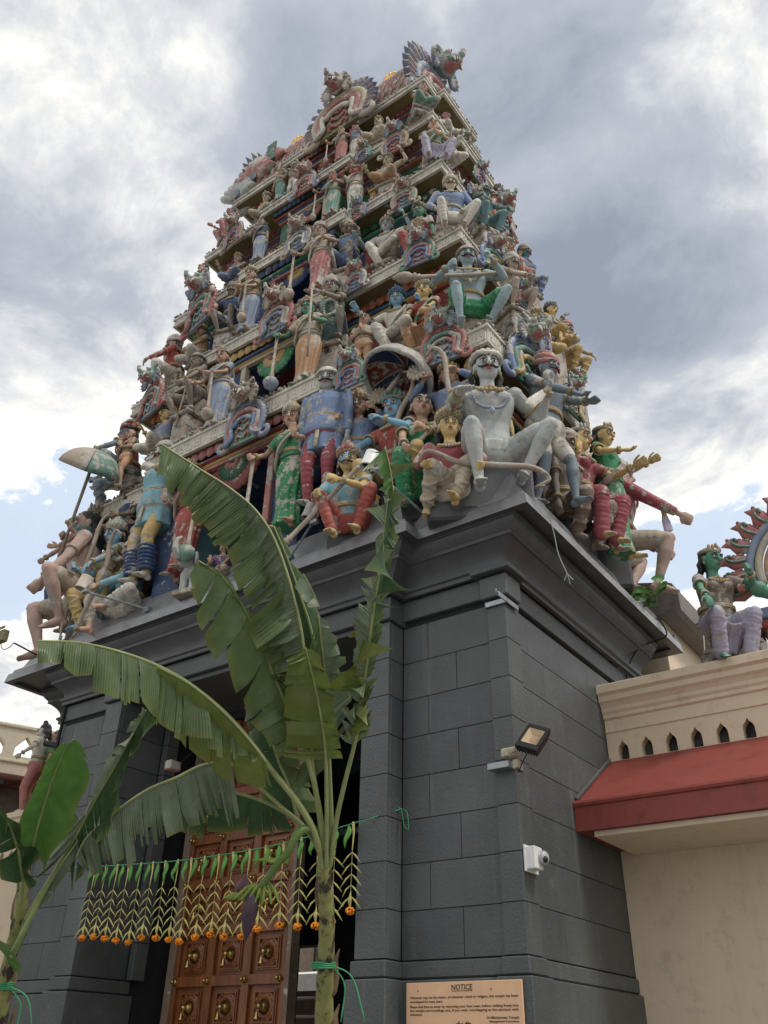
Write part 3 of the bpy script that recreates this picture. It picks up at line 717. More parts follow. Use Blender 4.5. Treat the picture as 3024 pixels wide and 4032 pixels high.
        if a.get('coat'):   # knee-length skirt of the coat
            z0=Pv.z; L_=a['coat']; n=40; rings=[]
            for j in range(7):
                t=j/6; rx=lerp(.098,.135,t**.7)+.0; ry=lerp(.080,.105,t**.7)
                rings.append([V((Pv.x+(rx+.006*math.sin(9*q*2*PI/n)*t)*math.cos(q*2*PI/n),Pv.y+(ry+.006*math.sin(9*q*2*PI/n)*t)*math.sin(q*2*PI/n),lerp(z0+.07,z0-L_,t))) for q in range(n)])
            w.loft(rings)
        X(w).obj('tunic' if not fem else 'blouse',P(top,chip,.55),T,rem=vox,sm=1)
        if a.get('coat'):
            w=MB(); z0=Pv.z; up=(Cv-Pv)
            pts=[]; 
            for t in (.98,.85,.7,.55,.4,.25,.1): pts.append(Pv+up*t+V((0,-(.083+(.010 if t>.5 else .004)),0)))
            for t in (.0,.35,.7,1.): pts.append(V((Pv.x,Pv.y-lerp(.096,.116,t),lerp(z0+.02,z0-a['coat'],t))))
            w.tube(pts,[.014]*len(pts),6,flat=.35,ref=(1,0,0)); X(w).obj('front_band',P('cream',.5,.5),T,smooth=True)
    # --- lower garment
    if bot:
        w=MB(); seated=a['pose'] not in('stand','sway','stride')
        dots=a.get('dots')
        if cloth in('sari','skirt') and not seated:
            n=56; rings=[]; L=12
            for j in range(L+1):
                t=j/L; z=lerp(Pv.z+.085,.028,t); c=V((lerp(Pv.x,(ANK[0].x+ANK[1].x)/2,t),lerp(Pv.y,-.02,t)+.004,z))
                rx=[.090,.100,.112,.116,.112,.106,.100,.094,.089,.086,.086,.090,.098][j]; ry=rx*.82; am=.0075*min(1,t*2.2)
                ph=3.5*t
                rings.append([c+V(((rx+am*math.sin(11*th+2*math.sin(th+ph)))*math.cos(th),(ry+am*math.sin(11*th+2*math.sin(th+ph)))*math.sin(th),.006*math.sin(3*th+ph))) for th in [2*PI*q/n for q in range(n)]])
            w.loft(rings)
        else:
            tr=a.get('leg',1.)  # how far down the shin
            infl=.010 if cloth in('sari','dhoti') else .008
            for i in(0,1):
                h,kn,an=HIP[i],KN[i],ANK[i]
                def seg(p,q,r0,r1,t1=1.,m=16,ph=0):
                    pts=[lerp(p,q,t1*j/m) for j in range(m+1)]; rr=[lerp(r0,r1,t1*j/m)+infl+(.0022 if cloth!='shorts' else .001)*math.sin(j*2.6+ph+i) for j in range(m+1)]; w.tube(pts,rr,14,rnd=True)
                seg(h,kn,.052,.033,.82 if tr<=.3 else 1.)
                if tr>.3: seg(kn,an,.032,.022 if cloth!='sari' else .036,tr)
            w.loft(torso_rings(Pv,Cv,k,.014,lo=-.2,hi=.2))
            if seated and cloth in('sari','dhoti') :
                for i in(0,1):   # creases wrapping the shins and thighs
                    for (p,q_,r0,r1) in ((HIP[i],KN[i],.052,.033),(KN[i],ANK[i],.032,.03))[:2 if tr>.6 else 1]:
                        d=(q_-p).normalized(); u=d.orthogonal().normalized(); v=d.cross(u)
                        for j in range(5):
                            tt=.16+.17*j; cpt=lerp(p,q_,tt); rr_=lerp(r0,r1,tt)+infl+.002; ti=.018*(1 if j%2 else -1)
                            w.tube([cpt+(u*math.cos(t)+v*math.sin(t))*rr_+d*(ti*math.cos(t)) for t in [2*PI*m_/14 for m_ in range(14)]],.0048,5,closed=True)
            if seated and cloth in('sari','dhoti'):
                # cloth slung between the legs, falling in folds
                for j in range(6):
                    t=j/5; a0=lerp(KN[0],KN[1],.16+.68*t)+V((0,.035,-.03)); q0=lerp(HIP[0],HIP[1],.1+.8*t)
                    if cloth=='sari' and a['pose'] in('chair','wide','giant','squat2'):
                        dn=V((a0.x*.55,min(ANK[0].y,ANK[1].y)+.05,lerp(min(ANK[0].z,ANK[1].z),a0.z,.10+.12*(j%2))))
                        w.tube([q0,lerp(q0,a0,.6)+V((0,0,-.035)),a0+V((0,0,-.035*math.sin(PI*t))),lerp(a0,dn,.5)+V((0,.02,0)),dn],[.028,.026,.019,.016,.013],8,rnd=True)
                    else: w.tube([q0,lerp(q0,a0,.5)+V((0,0,-.02))],[.030,.020],8,rnd=True)
        mt=P(bot,chip,.55) if not dots else paint('painted_'+bot+'_dotted',COL[bot],chip,.3,dots=(COL['ochre'],16))
        X(w).obj({'sari':'sari','dhoti':'dhoti','skirt':'skirt','shorts':'shorts'}.get(cloth,'trousers'),mt,T,rem=vox,sm=1)
        # sash / sari end across the chest
        if a.get('sash'):
            w=MB(); up=Cv-Pv; pts=[]
            for t in [i/12 for i in range(13)]:
                an=lerp(-2.75,-.45,t); zz=lerp(.0,1.03,t**1.15); rx=lerp(.118,.072,max(0,t-.6)*2.5)+.010; ry=lerp(.100,.068,max(0,t-.6)*2.5)+(.020 if fem and .3<t<.85 else .006)
                pts.append(Pv+up*zz+V((rx*math.cos(an),ry*math.sin(an),0)))
            pts+=[SH[1]+V((-.01,.035,.02)),SH[1]+V((0,.07,-.1))]
            w.tube(pts,[.03,.032,.030,.028,.027,.026,.026,.026,.026,.026,.026,.025,.025,.025,.02],8,flat=.45,ref=(0,0,1),rnd=True)
            X(w).obj('sash',P(a['sash'],.5,.45),T,rem=vox,sm=1)
    # --- belt, necklace, bangles
    up=Cv-Pv; c=Pv+up*.33; r=.098*k+.01*(1 if top else 0)+.012*a.get('belly',0); GD=P('gold',.4,.45)
    if a.get('belt',1):
        w=MB()
        for dz in(-.006,.006): w.tube([c+V((r*math.cos(t),r*.80*math.sin(t),dz)) for t in [2*PI*i/24 for i in range(24)]],.0088,6,closed=True)
        w.ell(c+V((0,-r*.80,0)),(.018,.010,.018),None,8,6); X(w).obj('belt',GD,T,smooth=True)
    for i in(0,1):
        if a.get('sleeve',.6)<=.6 or not top:
            w=MB()
            for tt in(.82,.88):
                p=lerp(E_[i],W[i],tt); d=(W[i]-E_[i]).normalized(); u=d.orthogonal().normalized(); v=d.cross(u)
                w.tube([p+(u*math.cos(t)+v*math.sin(t))*.022 for t in [2*PI*j/12 for j in range(12)]],.0065,5,closed=True)
            X(w).obj('bangle',GD,T,smooth=True)
    for i in(0,1):
        if not top or a.get('sleeve',.6)<.9:
            w=MB(); p=lerp(SH[i],E_[i],.62); d=(E_[i]-SH[i]).normalized(); u=d.orthogonal().normalized(); v=d.cross(u); rr_=.0305 if not top else .036
            w.tube([p+(u*math.cos(t)+v*math.sin(t))*rr_ for t in [2*PI*j/14 for j in range(14)]],.0065,5,closed=True); X(w).obj('armlet',GD,T,smooth=True)
    w=MB(); nb=Cv+V((0,-.014,.022))
    w.tube([nb+V((.046*math.cos(t),.040*math.sin(t)-.012,-.020-.022*(1-math.sin(t))*.5)) for t in [2*PI*i/20 for i in range(20)]],.007,6,closed=True)
    w.ell(nb+V((0,-.056,-.044)),(.011,.010,.016),None,8,6)
    for q in range(9):
        t=PI+.35+(PI-.7)*q/8; w.ell(nb+V((.060*math.cos(t),.030*math.sin(t)-.040,-.040+.030*math.sin(t))),(.010,.007,.012),None,6,4)
    X(w).obj('necklace',GD,T,smooth=True)
    if a.get('beads'):
        w=MB()
        for i in range(34):
            t=i/33; th=lerp(-PI*.12,PI*1.12,t); p=Cv+V((-.075*math.cos(th),-.086+.03*abs(math.cos(th)),-.015-.13*max(0,math.sin(th))**.8)); w.ell(p,.0075,None,8,5)
        w.ell(Cv+V((0,-.090,-.165)),(.012,.01,.018),None,8,6)
        X(w).obj('bead_necklace',P(a['beads'],.2,.3),T,smooth=True)
    # --- what it carries (one piece with the statue)
    wood=P('beige',.35,.5)
    def mace(p0,p1,r=.055,colr='sea'):
        w=MB(); d=(p1-p0); L=d.length; z=d.normalized(); x=z.orthogonal().normalized(); y=z.cross(x); M=Matrix((x,y,z)).transposed()
        w.lathe(p0,[(.012,0),(.017,.01),(.013,.02),(.013,L*.3),(.015,L*.31),(.013,L*.33),(.014,L-.05),(.022,L-.045),(.016,L-.03),(.03,L-.015),(.02,L)],10,M); X(w).obj('mace_shaft',wood,T,smooth=True)
        w=MB(); w.lathe(p1,[(.012,-.01),(r*.55,.0),(r*.95,.025),(r*1.05,.055),(r*.85,.09),(r*.4,.11),(.01,.125)],24,M,0,9,.07); X(w).obj('mace_head',P(colr,.45,.4),T,smooth=True)
    for it in a.get('items',()):
        kd=it[0]
        if kd=='mace': mace(V(it[1]),V(it[2]),it[3] if len(it)>3 else .055,it[4] if len(it)>4 else 'sea')
        elif kd in('staff','spear'):
            w=MB(); w.tube([V(it[1]),V(it[2])],.0095,7); X(w).obj('staff',wood,T,smooth=True)
            if kd=='spear': w=MB(); d=(V(it[2])-V(it[1])).normalized(); w.tube([V(it[2])-d*.01,V(it[2])+d*.04,V(it[2])+d*.11],[.012,.022,.002],6,flat=.4); X(w).obj('spear_head',P('cream',.4,.4),T)
        elif kd=='bow':
            p=cr([V(q) for q in it[1]],26); w=MB(); w.tube(p,[.006+.011*math.sin(PI*i/25) for i in range(26)],8); 
            e=p[-1]; w.tube([e,e+(p[-1]-p[-3]).normalized()*.02,e+V((.03,0,.0))],[.008,.009,.006],6,rnd=True); X(w).obj('bow',wood,T,smooth=True)
        elif kd in('sword','knife'):
            p0,p1=V(it[1]),V(it[2]); d=(p1-p0).normalized(); w=MB(); w.tube([p0-d*.05,p0],[.011,.012],7,rnd=True); X(w).obj('hilt',P('gold',.4,.4),T,smooth=True)
            w=MB(); L=(p1-p0).length; up_=V((0,0,1)); w.tube([p0,lerp(p0,p1,.3),lerp(p0,p1,.75)+up_*.01,p1+up_*.03],[.013,.02,.022,.003],6,flat=.28,ref=(0,0,1)); X(w).obj('blade',P(it[3] if len(it)>3 else 'lav',.4,.4),T)
        elif kd=='garland':
            c0=V(it[1]); w=MB()
            for i in range(26):
                t=2*PI*i/26; w.ell(c0+V((.062*math.cos(t),-.01*math.sin(3*t),.10*math.sin(t))),.019,None,6,5)
            X(w).obj('flower_garland',P('sea',.6,.3),T,smooth=True)
        elif kd=='lotus':
            c0=V(it[1]); w=MB()
            for i in range(7): t=2*PI*i/7; w.ell(c0+V((.014*math.cos(t),.014*math.sin(t),.012)),(.011,.011,.028),None,6,5)
            X(w).obj('lotus_bud',P('rose',.4,.3),T,smooth=True)
        elif kd=='fan':
            c0=V(it[1]); w=MB()
            for i in range(13): t=2*PI*i/13; w.tube([c0,c0+V((.055*math.cos(t),-.004,.055*math.sin(t)))],[.006,.015],6,rnd=True)
            w.ell(c0,(.024,.02,.024),None,8,6); X(w).obj('feather_fan',P('cream',.5,.6),T,smooth=True)
        elif kd=='gaiters':
            w=MB()
            for i in(0,1):
                for q in range(7): p=lerp(KN[i],ANK[i],.32+.10*q); w.tube([p+V((.044*math.cos(t),.044*math.sin(t),0)) for t in [2*PI*j/16 for j in range(16)]],.0135,8,closed=True)
            X(w).obj('gaiters',P('navy',.4,.6),T,smooth=True)
        elif kd=='parasol':
            c0=V(it[1]); w=MB(); R_=it[2]; w.tube([c0+V(it[3]),c0],.012,8); X(w).obj('parasol_pole',wood,T,smooth=True)
            z=(c0-(c0+V(it[3]))).normalized(); x=z.orthogonal().normalized(); y=z.cross(x); M=Matrix((x,y,z)).transposed()
            for q,cn in enumerate(('sea','white','sea','rose','beige','sea')):
                w=MB(); rr=[]; a0=q*PI/3
                for j in range(7):
                    t=j/6*PI*.44; rr.append([c0+M@V((R_*math.sin(t)*math.cos(a0+u*PI/3)*(1-.10*math.sin(PI*u)),R_*math.sin(t)*math.sin(a0+u*PI/3)*(1-.10*math.sin(PI*u)),R_*.75*(math.cos(t)-.55))) for u in [i/6 for i in range(7)]])
                vs=[p for r_ in rr for p in r_]; w.add(vs,[(j*7+i,j*7+i+1,j*7+i+8,j*7+i+7) for j in range(6) for i in range(6)]); o=X(w).obj('parasol_panel',P(cn,.4,.5),T,smooth=True)
                s_=o.modifiers.new('t','SOLIDIFY'); s_.thickness=.015*S
    # --- seat so nothing floats
    if a.get('seat'):
        w=MB(); sx,sy0,sy1,zt=a['seat']; w.bbox(-sx,sx,sy0,sy1,-.03,zt,.012); X(w).obj('pedestal',DARKPAINT if 'cornice' in a['group'] else P('beige',.6,.85),T)
    if a.get('ped',0)>.04:
        w=MB(); pd=a['ped']; w.bbox(-.11,.11,-.03,.26,-pd,-.035,.015); w.bbox(-.13,.13,-.05,.28,-pd-.02,-pd+.04,.012); w.bbox(-.14,.14,-.06,.28,-.04,.0,.012); X(w).obj('pedestal',P('beige',.6,.85),T)
    return T
FIGS=[
{'label': 'giant pale grey seated guardian with black moustache and blue beads at the front right corner', 'yaw': 38, 'pose': 'giant', 'skin': 'pale', 'top': None, 'bot': 'pale', 'hat': 'band', 'chip': 0.38, 'cloth': 'shorts', 'leg': 0.0, 'mou': 1, 'belly': 0, 'wide': 1.03, 'hands': ((-0.15, -0.22, -0.19, 'open'), (0.25, -0.05, -0.0)), 'beads': 'steel', 'items': [('knife', (0.225, -0.02, 0.5), (0.13, -0.07, 0.36), 'white')], 'look': 0, 'vox': 0.0046, 'hi': 1, 'belt': 0, 'seat': (0.17, 0.08, 0.36, 0.19), 'hair': 'black', 'cat': 'statue', 'group': 'painted statues along the grey cornice', 'tilt': 13, 'loc': (0.155, -0.34, 5.045), 'S': 2.702},
{'label': 'seated archer in a crimson jacket and gold crown holding a long bow across cream trousers', 'yaw': 28, 'pose': 'squat', 'skin': 'yellow', 'top': 'crimson', 'bot': 'cream', 'hat': 'crown', 'chip': 0.38, 'cloth': 'dhoti', 'leg': 0.85, 'sleeve': 0.9, 'hands': ((-0.13, -0.16, -0.22), (0.17, -0.16, -0.24)), 'items': [('bow', [(-0.16, -0.12, 0.22), (-0.1, -0.16, 0.27), (0.05, -0.14, 0.2), (0.25, -0.13, 0.17), (0.42, -0.12, 0.15), (0.5, -0.1, 0.09), (0.44, -0.1, 0.05)])], 'look': 10.2, 'vox': 0.0062, 'hi': 1, 'seat': (0.13, 0.03, 0.25, 0.09), 'group': 'painted statues along the grey cornice', 'tilt': 13, 'loc': (-0.324, -0.46, 4.924), 'S': 2.055},
{'label': 'archer in a blue robe behind the crimson jacket, raising a tall bow', 'yaw': 15, 'pose': 'stand', 'skin': 'peach', 'top': 'blue', 'bot': 'steel', 'hat': 'crown', 'chip': 0.38, 'cloth': 'skirt', 'sleeve': 0.9, 'hands': ((-0.14, -0.14, 0.03), (0.1, -0.14, 0.05)), 'items': [('bow', [(-0.1, -0.2, 0.98), (-0.04, -0.22, 1.02), (0.03, -0.22, 0.93), (0.05, -0.22, 0.7), (0.08, -0.2, 0.5), (0.14, -0.2, 0.3)]), ('fan', (-0.17, -0.18, 0.88))], 'look': 14.75, 'vox': 0.007, 'hi': 1, 'group': 'painted statues along the grey cornice', 'tilt': 13, 'loc': (-0.587, 0.02, 5.5), 'S': 1.875},
{'label': 'seated goddess in a green sari and pale head cloth beside the blue king', 'yaw': 32, 'pose': 'chair', 'skin': 'peach', 'top': 'green', 'bot': 'green', 'hat': None, 'chip': 0.38, 'cloth': 'sari', 'fem': 1, 'sash': 'beige', 'hands': ('lap', (0.03, -0.15, -0.13)), 'items': [('lotus', (0.035, 0.03, 0.5))], 'look': 12.3, 'vox': 0.0062, 'hi': 1, 'dots': 0, 'seat': (0.13, 0.1, 0.3, 0.2), 'tilt': 8, 'group': 'painted statues along the grey cornice', 'loc': (-0.798, -0.3, 5.243), 'S': 2.192},
{'label': 'blue skinned king in a red tunic and yellow robe holding an upright bow', 'yaw': 0, 'pose': 'wide', 'skin': 'blueskin', 'top': 'red', 'bot': 'ochre', 'hat': 'crown', 'chip': 0.38, 'cloth': 'dhoti', 'sleeve': 0.6, 'hands': ('knee', (0.03, -0.17, -0.06)), 'items': [('bow', [(0.1, -0.02, 0.86), (0.15, 0.0, 0.84), (0.14, 0.02, 0.74), (0.06, 0.02, 0.62), (0.03, 0.02, 0.5), (0.03, 0.02, 0.34), (0.0, 0.02, 0.18)])], 'look': 12, 'vox': 0.0062, 'hi': 1, 'seat': (0.13, 0.1, 0.3, 0.2), 'hatc': 'sea', 'jew': 'gold', 'group': 'painted statues along the grey cornice', 'tilt': 13, 'loc': (-1.256, -0.32, 5.4), 'S': 2.204},
{'label': 'woman in a plain blue dress and gold crown standing behind the white lamp can', 'yaw': 20, 'pose': 'stand', 'skin': 'peach', 'top': 'blue', 'bot': 'blue', 'hat': 'crown', 'chip': 0.38, 'cloth': 'skirt', 'fem': 1, 'sleeve': 0.9, 'hands': ((-0.13, -0.14, -0.08), (0.16, -0.14, -0.02)), 'items': [('staff', (-0.135, -0.16, 0.4), (-0.135, -0.16, 0.86)), ('fan', (0.17, -0.12, 0.9))], 'vox': 0.0062, 'hi': 1, 'group': 'painted statues along the grey cornice', 'look': 6.0, 'tilt': 13, 'loc': (-1.9, -0.12, 5.46), 'S': 1.959},
{'label': 'tall standing soldier in a blue tunic and crimson trousers with white cap and moustache', 'yaw': 16, 'pose': 'stand', 'skin': 'pale', 'top': 'blue', 'bot': 'crimson', 'hat': 'cap', 'chip': 0.38, 'cloth': 'trousers', 'coat': 0.16, 'mou': 1, 'sleeve': 0.95, 'wide': 1.1, 'hands': ('hang', 'hang'), 'look': 13.7, 'vox': 0.0055, 'hi': 1, 'group': 'painted statues along the grey cornice', 'tilt': 13, 'loc': (-2.193, -0.44, 5.626), 'S': 2.166},
{'label': 'moustached warrior in sky blue coat and red trousers leaning a long mace on the cornice', 'yaw': 18, 'pose': 'squat2', 'skin': 'yellow', 'top': 'cyan', 'bot': 'red', 'hat': 'crown', 'chip': 0.38, 'cloth': 'trousers', 'mou': 1, 'sleeve': 0.55, 'hands': ((-0.13, -0.17, -0.19), (0.02, -0.19, -0.12)), 'items': [('mace', (0.12, -0.12, 0.4), (-0.3, -0.13, -0.05), 0.055)], 'look': 11.6, 'vox': 0.0058, 'hi': 1, 'seat': (0.13, 0.06, 0.24, 0.09), 'hatc': 'rose', 'group': 'painted statues along the grey cornice', 'tilt': 13, 'loc': (-1.659, -0.6, 4.938), 'S': 1.992},
{'label': 'goddess standing in a gold dotted green sari left of the soldier in blue', 'yaw': 6, 'pose': 'sway', 'skin': 'peach', 'top': 'green', 'bot': 'green', 'hat': 'crown', 'chip': 0.38, 'cloth': 'sari', 'fem': 1, 'dots': 1, 'sash': 'beige', 'hands': ('mace', 'upin'), 'items': [('mace', (-0.24, -0.12, 0.62), (-0.25, -0.12, 0.1), 0.05, 'beige')], 'look': 15.1, 'vox': 0.0055, 'hi': 1, 'group': 'painted statues along the grey cornice', 'tilt': 13, 'loc': (-2.668, -0.5, 5.43), 'S': 1.888},
{'label': 'yellow faced boy in a bow tied blue shirt in the alcove under the first ledge', 'yaw': 25, 'pose': 'stand', 'skin': 'yellow', 'top': 'steel', 'bot': 'navy', 'hat': None, 'chip': 0.38, 'mou': False, 'vox': 0.009, 'long': 0, 'group': 'painted statues along the grey cornice', 'look': 6.0, 'tilt': 13, 'loc': (-0.275, 0.12, 5.384), 'S': 2.1},
{'label': 'dark faced figure with folded cloth in the alcove behind the green sari goddess', 'yaw': 25, 'pose': 'stand', 'skin': 'brown', 'top': 'teal', 'bot': 'navy', 'hat': None, 'chip': 0.38, 'mou': False, 'vox': 0.009, 'long': 1, 'group': 'painted statues along the grey cornice', 'look': 6.0, 'tilt': 13, 'loc': (-1.174, 0.22, 6.088), 'S': 1.5},
{'label': 'yellow turbaned head with moustache in the alcove', 'yaw': 25, 'pose': 'stand', 'skin': 'yellow', 'top': 'teal', 'bot': 'navy', 'hat': 'turban', 'chip': 0.38, 'mou': True, 'vox': 0.009, 'long': 1, 'group': 'painted statues along the grey cornice', 'look': 6.0, 'tilt': 13, 'loc': (-1.407, 0.2, 6.081), 'S': 1.5},
{'label': 'brown face at the back of the alcove beside the fan', 'yaw': 25, 'pose': 'stand', 'skin': 'brown', 'top': 'red', 'bot': 'navy', 'hat': None, 'chip': 0.38, 'mou': False, 'vox': 0.009, 'long': 1, 'group': 'painted statues along the grey cornice', 'look': 6.0, 'tilt': 13, 'loc': (-0.97, 0.3, 6.156), 'S': 1.5},
{'label': 'small brown monkey like attendant between the blue dress and the blue king', 'yaw': 25, 'pose': 'stand', 'skin': 'brown', 'top': 'sea', 'bot': 'navy', 'hat': 'tiara', 'chip': 0.38, 'mou': False, 'vox': 0.009, 'long': 1, 'group': 'painted statues along the grey cornice', 'look': 6.0, 'tilt': 13, 'loc': (-1.78, 0.1, 5.755), 'S': 1.4},
{'label': 'yellow face peering out behind the raised knife', 'yaw': 25, 'pose': 'stand', 'skin': 'yellow', 'top': 'green', 'bot': 'navy', 'hat': None, 'chip': 0.38, 'mou': False, 'vox': 0.009, 'long': 1, 'group': 'painted statues along the grey cornice', 'look': 6.0, 'tilt': 13, 'loc': (-0.141, 0.25, 5.452), 'S': 1.5},
{'label': 'standing soldier in a turquoise coat, yellow trousers and dark ribbed gaiters', 'yaw': -2, 'pose': 'stand', 'skin': 'white', 'top': 'cyan', 'bot': 'ochre', 'hat': 'cap', 'chip': 0.38, 'cloth': 'trousers', 'coat': 0.15, 'mou': 1, 'sleeve': 0.6, 'wide': 1.08, 'hands': ('hang', (0.12, -0.16, -0.1)), 'items': [('gaiters',)], 'look': 10, 'vox': 0.0062, 'hi': 1, 'group': 'painted statues along the grey cornice', 'tilt': 13, 'loc': (-5.413, -0.4, 5.57), 'S': 2.399},
{'label': 'woman in a faded red sari beside the turquoise coat, half hidden by a banana leaf', 'yaw': -4, 'pose': 'sway', 'skin': 'flesh', 'top': 'crimson', 'bot': 'red', 'hat': 'tiara', 'chip': 0.38, 'cloth': 'sari', 'fem': 1, 'sash': 'beige', 'hands': ('upin', 'mace'), 'items': [('mace', (0.24, -0.12, 0.6), (0.25, -0.14, 0.1), 0.06, 'sea')], 'vox': 0.0065, 'hi': 1, 'group': 'painted statues along the grey cornice', 'look': 10, 'tilt': 13, 'loc': (-4.635, -0.42, 5.444), 'S': 1.844},
{'label': 'small gold and purple seated deity on the cornice between the banana leaves', 'yaw': 20, 'pose': 'cross', 'skin': 'peach', 'top': 'purple', 'bot': 'gold', 'hat': 'crown', 'chip': 0.38, 'cloth': 'dhoti', 'hands': ('upin', 'lap'), 'vox': 0.009, 'group': 'painted statues along the grey cornice', 'look': 6.0, 'tilt': 13, 'loc': (-3.853, -0.4, 5.218), 'S': 0.91},
{'label': 'seated archer in a turquoise shirt and white trousers above the left lamp can', 'yaw': -8, 'pose': 'archer', 'skin': 'peach', 'top': 'cyan', 'bot': 'white', 'hat': 'cap', 'chip': 0.38, 'cloth': 'dhoti', 'leg': 0.7, 'sleeve': 0.9, 'hands': ((-0.1, -0.19, -0.16, 'open'), (-0.04, -0.19, -0.17, 'open')), 'items': [('bow', [(0.08, -0.12, 0.6), (0.03, -0.14, 0.64), (-0.02, -0.14, 0.55), (-0.02, -0.13, 0.4), (-0.08, -0.15, 0.2), (-0.16, -0.16, 0.02), (-0.2, -0.16, -0.06)])], 'look': 10, 'vox': 0.0062, 'hi': 1, 'seat': (0.13, 0.05, 0.24, 0.08), 'group': 'painted statues along the grey cornice', 'tilt': 13, 'loc': (-5.809, -0.45, 5.031), 'S': 2.133},
{'label': 'blue skinned king in yellow robes and tall green crown left along the cornice', 'yaw': -14, 'pose': 'wide', 'skin': 'blueskin', 'top': 'olive', 'bot': 'ochre', 'hat': 'crown', 'chip': 0.38, 'cloth': 'dhoti', 'hands': ((-0.12, -0.18, -0.14), 'knee'), 'items': [('bow', [(-0.05, -0.02, 0.86), (-0.1, -0.04, 0.8), (-0.13, -0.05, 0.6), (-0.17, -0.07, 0.35), (-0.2, -0.1, 0.1), (-0.19, -0.1, -0.05)])], 'look': 12, 'vox': 0.0065, 'hi': 1, 'hatc': 'sea', 'jew': 'gold', 'seat': (0.13, 0.1, 0.3, 0.2), 'group': 'painted statues along the grey cornice', 'tilt': 13, 'loc': (-6.546, -0.35, 5.247), 'S': 2.274},
{'label': 'crowned attendant in teal holding up a faded green and pink parasol', 'yaw': -14, 'pose': 'stand', 'skin': 'peach', 'top': 'teal', 'bot': 'cream', 'hat': 'crown', 'chip': 0.38, 'cloth': 'skirt', 'sleeve': 0.95, 'hands': ((-0.16, -0.16, -0.04), (-0.04, -0.17, 0.04)), 'items': [('parasol', (0.26, -0.22, 1.22), 0.24, (-0.56, 0.08, -0.7))], 'vox': 0.0075, 'group': 'painted statues along the grey cornice', 'look': 10, 'tilt': 13, 'loc': (-7.451, -0.02, 5.5), 'S': 2.216},
{'label': 'giant pink guardian at the far left corner with one bare leg hanging over the cornice', 'yaw': -38, 'pose': 'giant', 'skin': 'flesh', 'top': None, 'bot': 'beige', 'hat': None, 'chip': 0.38, 'cloth': 'shorts', 'leg': 0, 'hands': ((-0.15, -0.15, -0.3), (0.16, -0.13, -0.27)), 'look': 12, 'vox': 0.0055, 'hi': 1, 'wide': 1.1, 'seat': (0.15, 0.08, 0.36, 0.19), 'group': 'painted statues along the grey cornice', 'tilt': 13, 'loc': (-7.473, -0.36, 5.084), 'S': 3.271},
{'label': 'dark bearded head under the parasol on the left wing', 'yaw': -11, 'pose': 'stand', 'skin': 'brown', 'top': 'navy', 'bot': 'navy', 'hat': None, 'chip': 0.38, 'beard': 'black', 'vox': 0.0085, 'hands': ('lap', 'chest'), 'group': 'painted statues along the grey cornice', 'look': 10, 'tilt': 13, 'loc': (-6.742, 0.05, 6.063), 'S': 1.9},
{'label': 'weathered grey head with flat dark hat behind the turquoise archer', 'yaw': -11, 'pose': 'stand', 'skin': 'greybrown', 'top': 'maroon', 'bot': 'navy', 'hat': 'wrap', 'chip': 0.38, 'beard': None, 'vox': 0.0085, 'hands': ('lap', 'chest'), 'group': 'painted statues along the grey cornice', 'look': 10, 'tilt': 13, 'loc': (-6.127, -0.1, 5.139), 'S': 1.7},
{'label': 'small dark face squeezed beside the turquoise coat', 'yaw': -11, 'pose': 'stand', 'skin': 'brown', 'top': 'red', 'bot': 'navy', 'hat': None, 'chip': 0.38, 'beard': None, 'vox': 0.0085, 'hands': ('lap', 'chest'), 'group': 'painted statues along the grey cornice', 'look': 10, 'tilt': 13, 'loc': (-6.424, 0.15, 6.145), 'S': 1.5},
{'label': 'pink faced man in profile leaning out by the parasol pole', 'yaw': -11, 'pose': 'stand', 'skin': 'peach', 'top': 'rose', 'bot': 'navy', 'hat': None, 'chip': 0.38, 'beard': None, 'vox': 0.0085, 'hands': ('lap', 'chest'), 'group': 'painted statues along the grey cornice', 'look': 10, 'tilt': 13, 'loc': (-8.012, -0.05, 5.863), 'S': 1.9},
{'label': 'dark slate skinned man in a striped turban and white shorts on the side cornice', 'yaw': 74, 'pose': 'stand', 'skin': 'slate', 'top': None, 'bot': 'white', 'hat': 'turban', 'chip': 0.3, 'cloth': 'shorts', 'leg': 0.02, 'mou': 1, 'wide': 1.08, 'hands': ((-0.02, -0.27, -0.24, 'rel'), (0.05, -0.27, -0.25, 'rel')), 'lean': (0, -0.05), 'ps': {'P': (0, 0, 0.505), 'F': [(-0.07, 0.04, 0), (0.08, -0.1, 0)], 'K': [(-0.1, -1, 0), (0.1, -1, 0)]}, 'hatc': 'rose', 'look': 4, 'tilt': 10, 'vox': 0.005, 'hi': 1, 'group': 'painted statues along the grey cornice', 'loc': (0.22, 0.893, 5.476), 'S': 2.218},
{'label': 'small dark child whose hair is held by the slate skinned man', 'yaw': 80, 'pose': 'chair', 'skin': 'greybrown', 'top': 'greybrown', 'bot': 'brown', 'hat': 'turban', 'chip': 0.38, 'vox': 0.009, 'group': 'painted statues along the grey cornice', 'tilt': 13, 'loc': (0.3, 1.612, 5.3), 'S': 2.232},
{'label': 'goddess in red robes seated on the side cornice with an open raised palm', 'yaw': 78, 'pose': 'chair', 'skin': 'yellow', 'top': 'crimson', 'bot': 'crimson', 'hat': 'tiara', 'chip': 0.38, 'cloth': 'sari', 'fem': 1, 'hands': ('up', (0.16, -0.24, -0.1, 'open')), 'look': 5, 'vox': 0.0055, 'hi': 1, 'seat': (0.13, 0.1, 0.3, 0.2), 'ps': {'P': (0, 0.13, 0.3), 'F': [(-0.07, -0.06, -0.04), (0.09, -0.04, 0)], 'K': [(-0.2, -1, 0.7), (0.3, -1, 0.7)]}, 'group': 'painted statues along the grey cornice', 'tilt': 13, 'loc': (0.4, 1.823, 5.424), 'S': 2.259},
